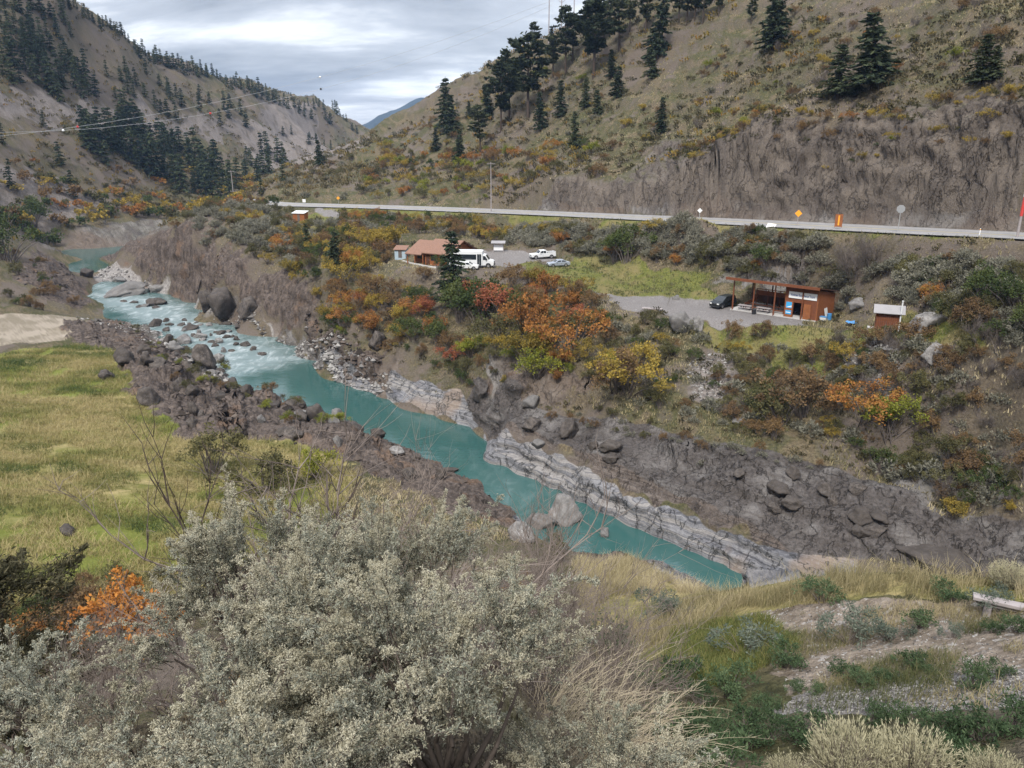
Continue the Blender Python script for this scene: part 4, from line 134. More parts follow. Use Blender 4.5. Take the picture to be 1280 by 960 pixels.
# ---------------------------------------------------------------- helpers
def sstep(a, b, x):
    t = np.clip((x-a)/(b-a), 0, 1); return t*t*(3-2*t)
def tag(o, label=None, cat=None, group=None, kind=None):
    if label: o['label'] = label
    if cat: o['category'] = cat
    if group: o['group'] = group
    if kind: o['kind'] = kind
    return o
def mesh_np(name, V, Fc, mats=(), mat_idx=None, smooth=False, attrs=None, fsize=None):
    """V (n,3), Fc (m,k) one face size, or flat list + fsize"""
    me = bpy.data.meshes.new(name)
    V = np.asarray(V, np.float32); Fc = np.asarray(Fc, np.int32)
    if fsize is None: fsize = np.full(len(Fc), Fc.shape[1], np.int32)
    flat = Fc.ravel()
    me.vertices.add(len(V)); me.vertices.foreach_set('co', V.ravel())
    me.loops.add(len(flat)); me.loops.foreach_set('vertex_index', flat)
    me.polygons.add(len(fsize)); st = np.zeros(len(fsize), np.int32); st[1:] = np.cumsum(fsize)[:-1]
    me.polygons.foreach_set('loop_start', st)
    for m in mats: me.materials.append(m)
    if mat_idx is not None: me.polygons.foreach_set('material_index', np.asarray(mat_idx, np.int32))
    me.polygons.foreach_set('use_smooth', np.full(len(fsize), smooth, bool))
    me.update(calc_edges=True)
    for k, a in (attrs or {}).items():
        at = me.attributes.new(k, 'FLOAT', 'POINT'); at.data.foreach_set('value', np.asarray(a, np.float32))
    return me
def link(name, me, parent=None, loc=None):
    o = bpy.data.objects.new(name, me); COL.objects.link(o)
    if parent: o.parent = parent
    if loc is not None: o.location = loc
    return o
class Mat:
    """tiny node-graph helper"""
    def __init__(s, name, rough=.9, spec=.2):
        s.m = bpy.data.materials.new(name); s.m.use_nodes = True
        s.nt = s.m.node_tree; s.b = s.nt.nodes['Principled BSDF']
        s.b.inputs['Roughness'].default_value = rough; s.b.inputs['Specular IOR Level'].default_value = spec
        s.tc = s.nt.nodes.new('ShaderNodeTexCoord')
    def n(s, t, **k):
        o = s.nt.nodes.new(t)
        for a, b in k.items(): setattr(o, a, b)
        return o
    def l(s, a, b): s.nt.links.new(a, b)
    def coords(s, sc=(1,1,1), rot=(0,0,0), space='Object'):
        mp = s.n('ShaderNodeMapping'); mp.inputs['Scale'].default_value = sc; mp.inputs['Rotation'].default_value = rot
        s.l(s.tc.outputs[space], mp.inputs[0]); return mp.outputs[0]
    def noise(s, scale, detail=4, rough=.55, vec=None, dist=0):
        o = s.n('ShaderNodeTexNoise'); o.inputs['Scale'].default_value = scale; o.inputs['Detail'].default_value = detail
        o.inputs['Roughness'].default_value = rough; o.inputs['Distortion'].default_value = dist
        s.l(vec or s.tc.outputs['Object'], o.inputs['Vector']); return o.outputs['Fac']
    def voro(s, scale, vec=None, feature='DISTANCE_TO_EDGE', out='Distance'):
        o = s.n('ShaderNodeTexVoronoi', feature=feature); o.inputs['Scale'].default_value = scale
        s.l(vec or s.tc.outputs['Object'], o.inputs['Vector']); return o.outputs[out]
    def attr(s, name):
        o = s.n('ShaderNodeAttribute'); o.attribute_name = name; return o.outputs['Fac']
    def ramp(s, fac, *stops):
        o = s.n('ShaderNodeValToRGB'); e = o.color_ramp.elements
        while len(e) < len(stops): e.new(.5)
        for k, (p, c) in enumerate(stops):
            e[k].position = p; e[k].color = (c, c, c, 1) if not isinstance(c, tuple) else (*c, 1)
        s.l(fac, o.inputs[0]); return o.outputs[0]
    def mix(s, fac, a, b, blend='MIX'):
        o = s.n('ShaderNodeMix', data_type='RGBA', blend_type=blend)
        if isinstance(fac, (int, float)): o.inputs[0].default_value = fac
        else: s.l(fac, o.inputs[0])
        for i, c in ((6, a), (7, b)):
            if isinstance(c, tuple): o.inputs[i].default_value = (*c, 1)
            else: s.l(c, o.inputs[i])
        return o.outputs[2]
    def math(s, op, a, b=0.0):
        o = s.n('ShaderNodeMath', operation=op)
        for i, c in ((0, a), (1, b)):
            if isinstance(c, (int, float)): o.inputs[i].default_value = c
            else: s.l(c, o.inputs[i])
        return o.outputs[0]
    def color(s, c):
        if isinstance(c, tuple): s.b.inputs['Base Color'].default_value = (*c, 1)
        else: s.l(c, s.b.inputs['Base Color'])
        return s
    def bump(s, h, strength=.5, dist=.1, prev=None):
        o = s.n('ShaderNodeBump'); o.inputs['Strength'].default_value = strength; o.inputs['Distance'].default_value = dist
        s.l(h, o.inputs['Height'])
        if prev is not None: s.l(prev, o.inputs['Normal'])
        s.l(o.outputs[0], s.b.inputs['Normal']); return o.outputs[0]
def flat(name, c, rough=.8, spec=.3, metal=0, var=.12, vscale=6):
    m = Mat(name, rough, spec)
    f = m.noise(vscale, 4)
    m.color(m.mix(f, tuple(x*(1-var*1.6) for x in c), tuple(min(1, x*(1+var)) for x in c)))
    m.b.inputs['Metallic'].default_value = metal
    return m.m
# ---------------------------------------------------------------- terrain
T = make_table()
def polar(x, y): return np.arctan2(x, y), np.log(np.hypot(x, y)+1e-9)
def poly_sdf(px, py, poly):
    """signed distance (inside > 0) in (azimuth, log range) space"""
    P_ = np.array(poly, float); qa, ql = polar(P_[:,0], P_[:,1])
    inside = np.zeros(len(px), bool); d2 = np.full(len(px), 1e9)
    k = len(qa)
    for i in range(k):
        x1, y1, x2, y2 = qa[i], ql[i], qa[(i+1)%k], ql[(i+1)%k]
        ex, ey = x2-x1, y2-y1
        t = np.clip(((px-x1)*ex+(py-y1)*ey)/(ex*ex+ey*ey+1e-12), 0, 1)
        d2 = np.minimum(d2, (px-x1-t*ex)**2+(py-y1-t*ey)**2)
        c = ((y1 > py) != (y2 > py)) & (px < ex*(py-y1)/(ey+1e-12)+x1)
        inside ^= c
    return np.where(inside, 1, -1)*np.sqrt(d2)
def zone_mask(name, x, y, soft=.012, warp=.02):
    a, l = polar(x, y)
    wa = a+warp*fbm(a*38, l*38, octaves=3, seed=3); wl = l+warp*fbm(a*38, l*38, octaves=3, seed=9)
    out = np.zeros(len(x))
    for poly in ZONES[name]:
        pa, pl = polar(np.array(poly)[:,0], np.array(poly)[:,1]); mg = .05
        s = np.nonzero((wa > pa.min()-mg) & (wa < pa.max()+mg) & (wl > pl.min()-mg) & (wl < pl.max()+mg))[0]
        if len(s): out[s] = np.maximum(out[s], sstep(-soft, soft, poly_sdf(wa[s], wl[s], poly)))
    return out
ROADP = np.array(ROAD)
def road_info(x, y):
    """distance to the highway's centre line and its height there"""
    best = np.full(len(x), 1e9); zz = np.zeros(len(x))
    for i in range(len(ROADP)-1):
        a, b = ROADP[i], ROADP[i+1]; e = b[:2]-a[:2]
        t = np.clip(((x-a[0])*e[0]+(y-a[1])*e[1])/(e@e), 0, 1)
        d = np.hypot(x-a[0]-t*e[0], y-a[1]-t*e[1]); k = d < best
        best = np.where(k, d, best); zz = np.where(k, a[2]+(b[2]-a[2])*t, zz)
    return best, zz
def smooth_road():
    global ROADP
    P_ = ROADP
    for _ in range(3):
        Q = [P_[0]]
        for i in range(len(P_)-1): Q += [P_[i]*.75+P_[i+1]*.25, P_[i]*.25+P_[i+1]*.75]
        P_ = np.array(Q+[P_[-1]])
    ROADP = P_[::2]
smooth_road()
SHED = ANCHOR['shed']
PADS = ((42.2, 119.0, 7.8, 18.55), (-11.0, 166, 11, 18.5), (SHED[0], SHED[1], 2.2, SHED[2]), (34, 124.6, 2.5, 18.3), (-64.75, 245.4, 3, 19.3), (6.6, 171.5, 4, 18.9), (9.6, 163.4, 3.5, 18.5))
def build_terrain():
    th = np.r_[np.linspace(R(-63.5), R(-36.5), 40)[:-1], np.linspace(R(-36.5), R(36.5), NCOL), np.linspace(R(36.5), R(63.5), 40)[1:]]
    nc = len(th); lr = np.linspace(LR0, LR1, 2600); rr = np.exp(lr)
    X = np.zeros((nc, NROW)); Y = np.zeros((nc, NROW)); W = []
    prof = []
    for a in th:
        prof.append(lookup(T, rr*math.sin(a), rr*math.cos(a)))
    prof = np.array(prof)
    el = np.arctan2(prof-45, rr[None])
    ds = np.sqrt((np.abs(np.diff(el, axis=1))*1.0)**2+(np.where(rr[1:]<60,.3,.13)*np.diff(lr)[None])**2)
    ds *= np.where(rr[1:] < 9, .45, 1)[None]
    k = np.ones(9)/9
    ds = np.apply_along_axis(lambda v: np.convolve(np.pad(v, 4, 'edge'), k, 'valid'), 0, ds)
    cum = np.c_[np.zeros(nc), np.cumsum(ds, 1)]; cum /= cum[:,-1:]
    g = np.linspace(0, 1, NROW)
    for i in range(nc):
        r = np.exp(np.interp(g, cum[i], lr)); X[i] = r*math.sin(th[i]); Y[i] = r*math.cos(th[i])
    x = X.ravel(); y = Y.ravel(); z = lookup(T, x, y).astype(float)
    r = np.hypot(x, y)
    M = {k_: zone_mask(k_, x, y, *((.005, .005) if k_ in ('band', 'slab', 'shelf') else (.012, .02))) for k_ in ZONES if not k_.startswith('foam')}
    rock = np.maximum(np.maximum(M['dark'], M['grey']), M['band'])
    soft = np.maximum.reduce([M['gravel'], M['sand'], M['field']*.5, M['dirt']])
    # ground lumps
    amp = np.clip(r/60, .06, 1.6)*(1-.85*soft)*np.clip((z+.3)/2.5, .0, 1)
    rough = sstep(20, 60, r)
    z += amp*(1.1*fbm(x/22, y/22, octaves=3, seed=20)*rough+.5*fbm(x/5, y/5, octaves=4, seed=21)*(.4+.6*rough))
    far = sstep(250, 420, r)
    z += far*sstep(2, 26, z)*(r/500)*(7*fbm(x/90, y/90, octaves=4, seed=22, ridged=True)+2.0*fbm(x/25, y/25, octaves=3, seed=25))
    # gullies running down the left hill
    # horizontal terracettes on the dry hill on the right
    hr = sstep(30, 60, z)*(x > -60)*(r < 420)*(r > 90)
    z += hr*.55*np.sin(z*1.1+3*fbm(x/18, y/18, octaves=3, seed=31))
    # highway bed
    dd, rz = road_info(x, y)
    bed = 1-sstep(6.6, 11.5, dd)
    z = z*(1-bed)+(rz-.25)*bed
    rock *= (1-bed)
    for cx, cy, rad, pz_ in PADS:
        k_ = 1-sstep(rad, rad*1.3, np.hypot(x-cx, y-cy)); z = z*(1-k_)+pz_*k_; rock *= (1-k_)
    # rock displaced along the slope normal
    G = np.stack([x, y, z], 1).reshape(nc, NROW, 3)
    du = np.gradient(G, axis=0); dv = np.gradient(G, axis=1); nn = np.cross(du, dv)
    nn /= np.linalg.norm(nn, axis=2, keepdims=True)+1e-9
    nn *= np.sign(nn[:,:,2:3]+1e-9); nn = nn.reshape(-1, 3)
    px, py, pz = x, y, z
    wx = px+1.5*fbm(px/7, py/7, pz/7, octaves=2, seed=40); wy = py+1.5*fbm(px/7, py/7, pz/7, octaves=2, seed=41)
    pz = np.where(pz > 24, pz*1.9, pz)
    d = 1.0*fbm(wx/8, wy/8, pz/8, octaves=5, seed=42, ridged=True, gain=.55)+.45*fbm(wx/1.8, wy/1.8, pz/1.8, octaves=3, seed=43, ridged=True)
    blocky = np.floor(fbm(wx/4, wy/4, pz/3, octaves=2, seed=44)*4)/4
    dk = M['dark']*(1-M['band'])
    col = fbm(wx/1.6, wy/1.6, pz/14, octaves=3, seed=45, ridged=True)      # columns
    disp = rock*(d*.8+blocky*.9)*(1+.9*(z < 16)*(r < 170))*(1-.9*M['slab'])*(1-.5*M['band'])*np.clip(r/110, .5, 1.3)+dk*col*.5*(r > 140)*(1-M['slab'])
    pz = z
    # strata ledges of the pale slab
    sl = px*.57-py*.82; sh = pz+.035*sl
    st = fbm(sl/16, sh/.85, octaves=4, seed=46, ridged=True)
    disp += M['slab']*(.85*st+.5*fbm(sl/30, sh/3.5, octaves=2, seed=47))*rock
    # ledges on the road cut
    cut = M['grey']*(z > 24)*sstep(7.4, 9.2, dd); lz = pz/4.1+1.9*fbm(px/14, py/14, pz/20, octaves=3, seed=48)
    disp += cut*(.9*fbm(px/2.6, py/2.6, pz/1.6, octaves=4, seed=49, ridged=True)+.5*fbm(px/6, py/6, pz/2.0, octaves=3, seed=50, ridged=True))
    disp += cut*.7*(np.abs((lz % 1)-.5)*2-.5)
    disp *= np.clip((z+.6)/1.2, .25, 1)
    b = disp[:,None]*nn; b[:,2] *= .75
    x = x+b[:,0]; y = y+b[:,1]; z = z+b[:,2]
    # back sector behind the camera, coarse
    nb = 18; V = [np.stack([x, y, z], 1)]
    G = V[0].reshape(nc, NROW, 3)
    r0 = np.hypot(G[-1,:,0], G[-1,:,1]); r1 = np.hypot(G[0,:,0], G[0,:,1])
    for k_ in range(1, nb):
        t = k_/nb; a = th[-1]+(2*math.pi-(th[-1]-th[0]))*t
        rb = r0**(1-t)*r1**t; zb = G[-1,:,2]*(1-t)+G[0,:,2]*t
        V.append(np.stack([rb*math.sin(a), rb*math.cos(a), zb], 1))
    V = np.concatenate(V); tot = nc+nb-1
    i, j = np.meshgrid(np.arange(tot), np.arange(NROW-1), indexing='ij'); i2 = (i+1) % tot
    Fq = np.stack([i*NROW+j, i2*NROW+j, i2*NROW+j+1, i*NROW+j+1], 2).reshape(-1, 4)
    Fq = Fq[:, ::-1]
    pad = np.zeros((nb-1)*NROW)
    at = {'m_'+k_: np.r_[v, pad] for k_, v in M.items() if k_ not in ('foam',)}
    # the steepest spots of any slope lose their grass
    nz = np.r_[nn[:,2], pad+1]; at['m_steep'] = 1-sstep(.55, .8, nz)
    at['n_big'] = np.r_[.5+.5*fbm(px/22, py/22, pz/22, octaves=4, seed=80), pad]; at['n_mid'] = np.r_[.5+.55*fbm(px/2.9, py/2.9, pz/2.9, octaves=4, seed=81, gain=.6), pad]
    at['n_fld'] = np.r_[.5+.5*fbm(px/8.3, py/8.3, octaves=4, seed=82), pad]
    at['m_cut'] = np.r_[cut, pad]
    c0 = len(V); V = np.r_[V, [[0, 0, 43.35]]]
    for k_ in at: at[k_] = np.r_[at[k_], 0]
    fan = np.array([[((a+1) % tot)*NROW, a*NROW, c0] for a in range(tot)])
    flatf = np.r_[Fq.ravel(), fan.ravel()]; fs = np.r_[np.full(len(Fq), 4), np.full(len(fan), 3)]
    me = mesh_np('ground', V, flatf, attrs=at, fsize=fs, smooth=True)
    o = link('ground', me); tag(o, kind='structure')
    tri = np.r_[Fq[:, :3], Fq[:, [0, 2, 3]]]
    bvh = BVHTree.FromPolygons(V.tolist(), tri.tolist())
    return o, bvh
NCOL, NROW = 640, 860
ground, BVH = build_terrain()
def drop(x, y):
    h = BVH.ray_cast(Vector((x, y, 500)), Vector((0, 0, -1)))
    return h[0].z if h[0] is not None else 0.0
# ---------------------------------------------------------------- ground material
def ground_material():
    m = Mat('ground', .95, .1)
    big = m.attr('n_big'); mid = m.attr('n_mid'); fine = m.noise(2.6, 5, .7)
    # dry slope: tan grass, olive scrub, bare brown soil
    dry = m.mix(m.ramp(fine, (.35, 0.), (.65, 1.)), (.062, .05, .033), (.165, .133, .085))
    olive = m.mix(m.ramp(fine, (.35, 0.), (.7, 1.)), (.036, .037, .019), (.105, .099, .049))
    soil = m.mix(fine, (.066, .053, .043), (.16, .132, .11))
    base = m.mix(m.ramp(mid, (.38, 0.), (.54, 1.)), dry, olive)
    base = m.mix(m.ramp(m.math('ADD', m.math('MULTIPLY', big, .5), m.math('MULTIPLY', mid, .5)), (.50, 0.), (.60, 1.)), base, soil)
    base = m.mix(m.math('MULTIPLY', m.attr('m_steep'), .55), base, soil)
    # green grass and the reed field
    gr = m.mix(m.ramp(fine, (.3, 0.), (.7, 1.)), (.045, .062, .016), (.17, .165, .05))
    gr = m.mix(m.ramp(mid, (.45, 0.), (.7, 1.)), gr, (.16, .135, .06))
    stre = m.noise(1.0, 6, .65, m.coords((.28, .9, 1), (0, 0, R(-12))), .6)
    fld = m.mix(m.ramp(stre, (.38, 0.), (.50, .5), (.62, 1.)), (.115, .115, .035), (.30, .245, .12))
    fld = m.mix(m.ramp(m.attr('n_fld'), (.42, 0.), (.62, 1.)), fld, m.mix(fine, (.075, .10, .02), (.20, .205, .05)))
    # rocks
    ca = m.math('ABSOLUTE', m.math('SUBTRACT', m.noise(.34, 5, .58, m.coords((1.15, 1.15, .55)), .35), .5)); cb = m.math('ABSOLUTE', m.math('SUBTRACT', m.noise(1.1, 3, .6, m.coords((1.2, 1.2, .7)), .3), .5))
    crack = m.ramp(ca, (0., 0.), (.022, 1.)); crack2 = m.ramp(cb, (0., .3), (.03, 1.))
    rk = m.mix(m.ramp(fine, (.3, 0.), (.72, 1.)), (.062, .052, .047), (.155, .140, .130))
    rk = m.mix(m.ramp(mid, (.45, 0.), (.7, .8)), rk, (.215, .203, .192))
    rk = m.mix(m.ramp(big, (.5, 0.), (.62, .6)), rk, (.13, .095, .07))
    cr = m.math('MULTIPLY', crack, crack2)
    rk = m.mix(m.math('MULTIPLY', m.math('SUBTRACT', 1., cr), .5), rk, (.03, .026, .024))
    bs = m.mix(m.ramp(fine, (.3, 0.), (.75, 1.)), (.034, .028, .025), (.115, .092, .08))
    colm = m.noise(1.0, 5, .6, m.coords((1.3, 1.3, .10)))
    bs = m.mix(m.ramp(colm, (.42, 0.), (.62, .8)), bs, (.15, .12, .103))
    bs = m.mix(m.ramp(mid, (.60, 0.), (.72, .35)), bs, (.20, .12, .07))
    bs = m.mix(m.math('MULTIPLY', m.math('SUBTRACT', 1., crack2), .7), bs, (.018, .015, .013))
    # pale slab: strata that dip gently downstream, as grey, cream and dark lines
    v = m.coords((.05, .05, 1.75), (R(3), R(3), 0))
    lay = m.noise(1.0, 6, .66, v, .25)
    bd = m.ramp(lay, (.30, (.04, .04, .044)), (.40, (.11, .11, .122)), (.47, (.215, .212, .22)), (.52, (.09, .09, .10)), (.58, (.26, .245, .235)), (.70, (.12, .118, .122)))
    bd = m.mix(m.ramp(m.attr('n_fld'), (.66, 0.), (.74, .6)), bd, (.22, .16, .115))
    bd = m.mix(m.ramp(fine, (.5, 0.), (.8, .5)), bd, (.33, .32, .315))
    bd = m.mix(m.math('MULTIPLY', m.math('SUBTRACT', 1., crack), .8), bd, (.04, .04, .04))
    sl_ = m.ramp(lay, (.34, (.03, .026, .024)), (.44, (.115, .093, .08)), (.50, (.055, .046, .041)), (.58, (.15, .125, .11)), (.68, (.06, .052, .047)))
    sl_ = m.mix(m.math('MULTIPLY', m.math('SUBTRACT', 1., cr), .6), m.mix(m.ramp(fine, (.45, 0.), (.75, .6)), sl_, (.19, .165, .15)), (.02, .018, .016))
    bs = m.mix(m.math('MULTIPLY', m.attr('m_slab'), .85), bs, sl_)
    sh = m.mix(m.ramp(fine, (.3, 0.), (.72, 1.)), (.040, .035, .033), (.125, .112, .106))
    sh = m.mix(m.ramp(mid, (.47, 0.), (.68, .75)), sh, (.175, .163, .156)); sh = m.mix(m.ramp(lay, (.40, .5), (.52, 0.)), sh, (.055, .047, .043))
    sh = m.mix(m.math('MULTIPLY', m.math('SUBTRACT', 1., cr), .7), sh, (.018, .016, .015))
    ct = m.mix(m.ramp(mid, (.40, 0.), (.60, 1.)), m.mix(.35, sh, (.15, .12, .095)), m.mix(fine, (.075, .06, .048), (.20, .17, .145)))
    ct = m.mix(m.math('MULTIPLY', m.math('SUBTRACT', 1., cr), .6), ct, (.02, .018, .016))
    # loose materials
    peb = m.voro(9., None, 'F1', 'Color'); pebv = m.voro(2.3, None, 'F1', 'Color')
    pg = m.n('ShaderNodeRGBToBW'); m.l(peb, pg.inputs[0]); pg2 = m.n('ShaderNodeRGBToBW'); m.l(pebv, pg2.inputs[0])
    grav = m.mix(pg.outputs[0], (.125, .115, .112), (.225, .21, .205)); grav = m.mix(m.ramp(pg2.outputs[0], (.88, 0.), (.91, .5)), grav, (.28, .265, .26))
    bar = m.mix(pg2.outputs[0], (.12, .11, .105), (.31, .29, .275)); bar = m.mix(m.ramp(fine, (.4, 0.), (.7, .5)), bar, (.22, .20, .19))
    scr = m.mix(pg2.outputs[0], (.115, .098, .088), (.215, .19, .175)); scr = m.mix(m.ramp(mid, (.45, 0.), (.7, .7)), scr, (.085, .07, .055))
    sand = m.mix(m.ramp(mid, (.4, 0.), (.6, 1.)), m.mix(fine, (.22, .185, .145), (.36, .315, .26)), m.mix(fine, (.13, .115, .085), (.25, .21, .16)))
    dirt = m.mix(m.ramp(fine, (.35, 0.), (.65, 1.)), (.12, .095, .072), (.27, .225, .185)); dirt = m.mix(m.ramp(pg.outputs[0], (.80, 0.), (.84, .8)), dirt, (.33, .305, .285))
    geo = m.n('ShaderNodeNewGeometry'); sn = m.n('ShaderNodeSeparateXYZ'); m.l(geo.outputs['Normal'], sn.inputs[0])
    ledge = m.math('MULTIPLY', m.ramp(sn.outputs[2], (.60, 0.), (.80, 1.)), m.ramp(mid, (.36, 0.), (.52, 1.)))
    sp_ = m.n('ShaderNodeSeparateXYZ'); m.l(geo.outputs['Position'], sp_.inputs[0]); ledge = m.math('MULTIPLY', ledge, m.ramp(m.math('MULTIPLY', sp_.outputs[2], .02), (.40, .25), (.50, 1.)))
    c = base
    for k, col, ns in (('m_scree', scr, .55), ('m_green', gr, .35), ('m_field', fld, .25), ('m_sand', sand, .3), ('m_dirt', dirt, .75), ('m_bar', bar, .3), ('m_gravel', grav, .25), ('m_grey', rk, .75), ('m_cut', ct, .5), ('m_dark', bs, .6), ('m_shelf', sh, .25), ('m_band', bd, .2)):
        f = m.math('ADD', m.attr(k), m.math('MULTIPLY', m.math('SUBTRACT', mid, .5), ns*2))
        f = m.math('MULTIPLY', m.ramp(f, (.42, 0.), (.58, 1.)), m.ramp(m.attr(k), (.02, 0.), (.10, 1.)))
        if k in ('m_grey', 'm_cut'): f = m.math('MULTIPLY', f, m.math('SUBTRACT', 1., m.math('MULTIPLY', ledge, .85)))
        c = m.mix(f, c, col)
    m.color(c)
    rocky = m.math('MAXIMUM', m.math('MAXIMUM', m.attr('m_grey'), m.attr('m_dark')), m.attr('m_band'))
    m.bump(m.math('ADD', m.noise(2.6, 5, .7), m.math('MULTIPLY', m.math('MULTIPLY', crack, rocky), .5)), .9, .30)
    return m.m
def noise_vec(s, scale, amp):
    o = s.n('ShaderNodeTexNoise'); o.inputs['Scale'].default_value = scale; o.inputs['Detail'].default_value = 3
    s.l(s.tc.outputs['Object'], o.inputs['Vector'])
    ml = s.n('ShaderNodeVectorMath', operation='SCALE'); ml.inputs['Scale'].default_value = amp; s.l(o.outputs['Color'], ml.inputs[0])
    ad = s.n('ShaderNodeVectorMath', operation='ADD'); s.l(ml.outputs[0], ad.inputs[0]); s.l(s.tc.outputs['Object'], ad.inputs[1])
    return ad.outputs[0]
Mat.noise_vec = noise_vec
ground.data.materials.append(ground_material())
# ---------------------------------------------------------------- river
def build_river():
    # a fan-shaped grid over the gorge; waves grow in the rapids
    th = np.linspace(R(-38), R(40), 300); r = np.exp(np.linspace(math.log(55), math.log(430), 380))
    A, RR = np.meshgrid(th, r, indexing='ij'); x = (RR*np.sin(A)).ravel(); y = (RR*np.cos(A)).ravel()
    foam = np.maximum(zone_mask('foam', x, y, .03, .02), .16*zone_mask('foamlow', x, y, .03, .03))
    n1 = fbm(x/2.6, y/2.6, octaves=4, seed=70, ridged=True); n2 = fbm(x/9, y/5, octaves=3, seed=71)
    z = foam*(.22*n1+.12*n2)
    i, j = np.meshgrid(np.arange(299), np.arange(379), indexing='ij'); q = i*380+j
    Fq = np.stack([q, q+1, q+381, q+380], 2).reshape(-1, 4)[:, ::-1]
    lvl = lookup(T, x, y) < 2.2                     # keep the water to the gorge
    Fq = Fq[lvl[Fq].any(1)]
    m = Mat('water', .05, .75)
    big = m.noise(.05, 3); rip = m.noise(.9, 5, .6, m.coords((.6, 1.2, 1), (0, 0, R(35))), .5)
    teal = m.mix(big, (.02, .068, .064), (.036, .096, .09))
    wht = m.noise(.42, 7, .72, m.coords((1, .5, 1), (0, 0, R(-30))), .8)
    f = m.math('MULTIPLY', m.attr('m_foam'), m.ramp(wht, (.49, 0.), (.70, .6)))
    c = m.mix(m.math('MULTIPLY', m.attr('m_foam'), .55), teal, (.22, .265, .275))
    m.color(m.mix(f, c, (.62, .67, .69)))
    m.l(m.math('ADD', m.math('MULTIPLY', m.attr('m_foam'), .35), .035), m.b.inputs['Roughness'])
    m.bump(rip, .14, .22)
    o = link('river', mesh_np('river', np.stack([x, y, z], 1), Fq, [m.m], smooth=True, attrs={'m_foam': foam})); tag(o, kind='structure')
build_river()
# ---------------------------------------------------------------- highway
def ribbon(name, P_, w, dz, mat, off=0, kind='structure'):
    P_ = np.array(P_); V = []; F = []
    d = np.gradient(P_[:, :2], axis=0); d /= np.linalg.norm(d, axis=1, keepdims=True); nrm = np.stack([-d[:,1], d[:,0]], 1)
    for i in range(len(P_)):
        for s in (-1, 1): V.append((*(P_[i,:2]+nrm[i]*(off+s*w/2)), P_[i,2]+dz))
    for i in range(len(P_)-1): F.append((2*i, 2*i+2, 2*i+3, 2*i+1))
    o = link(name, mesh_np(name, V, F, [mat])); 
    if kind: tag(o, kind=kind)
    return o
def resample(P_, step):
    P_ = np.array(P_); s = np.r_[0, np.cumsum(np.linalg.norm(np.diff(P_, axis=0), axis=1))]; t = np.arange(0, s[-1], step)
    return np.stack([np.interp(t, s, P_[:,k]) for k in range(P_.shape[1])], 1)
_m = Mat('asphalt', .85, .25); _f = _m.noise(.6, 6, .65); _g = _m.noise(30, 3)
_c = _m.mix(_m.ramp(_f, (.35, 0.), (.65, 1.)), (.20, .195, .195), (.28, .27, .27)); _m.color(_m.mix(_m.math('MULTIPLY', _g, .35), _c, (.15, .15, .15)))
HW = resample(ROADP, 3.0)
ribbon('highway', HW, 13.4, 0, _m.m)
ribbon('highway_edge_line', HW, .14, .006, flat('worn_white_paint', (.55, .55, .53)), 4.3)
ribbon('highway_edge_line', HW, .14, .006, bpy.data.materials['worn_white_paint'], -4.3)
ribbon('highway_centre_line', HW, .14, .006, flat('yellow_paint', (.50, .38, .08)), .12)
ribbon('highway_centre_line', HW, .14, .006, bpy.data.materials['yellow_paint'], -.12)
# far blue mountain at the end of the valley
def far_mountain():
    n = 120; m = 40; V = []
    for i in range(n):
        for j in range(m):
            a = R(-17+i*14/(n-1)); r = 2700+j*26; h = max(0, 1-abs(j-16)/22)
            x, y = r*math.sin(a), r*math.cos(a)
            pk = 45+r*math.tan(R(np.interp(math.degrees(a), [-17, -11, -8.3, -6, -3], [-.6, .3, 1.45, 2.1, 2.3])))
            V.append((x, y, -100+(pk+100)*h**1.2))
    V = np.array(V); V[:,2] += 16*fbm(V[:,0]/260, V[:,1]/260, octaves=5, seed=90, ridged=True)
    i, j = np.meshgrid(np.arange(n-1), np.arange(m-1), indexing='ij'); q = i*m+j
    F = np.stack([q, q+m, q+m+1, q+1], 2).reshape(-1, 4)[:, ::-1]
    o = link('mountain', mesh_np('mountain', V, F, [flat('distant_forest', (.03, .045, .05), var=.5, vscale=.008)], smooth=True)); tag(o, kind='structure')
far_mountain()

def haze():
    o = PBOX((-3700, 3700, -2700, 3800, -160, 250)); o.name = 'haze'; tag(o, kind='stuff')
    mt = bpy.data.materials.new('haze'); mt.use_nodes = True; nt = mt.node_tree; nt.nodes.remove(nt.nodes['Principled BSDF'])
    v = nt.nodes.new('ShaderNodeVolumePrincipled'); v.inputs['Color'].default_value = (.38, .6, 1.0, 1); v.inputs['Density'].default_value = .00008
    nt.links.new(v.outputs[0], nt.nodes['Material Output'].inputs['Volume']); o.data.materials.append(mt)
def PBOX(b):
    x0, x1, y0, y1, z0, z1 = b; V = [(x, y, z) for z in (z0, z1) for y in (y0, y1) for x in (x0, x1)]
    return link('haze', mesh_np('haze', V, [(0,2,3,1), (4,5,7,6), (0,1,5,4), (2,6,7,3), (0,4,6,2), (1,3,7,5)]))
haze()
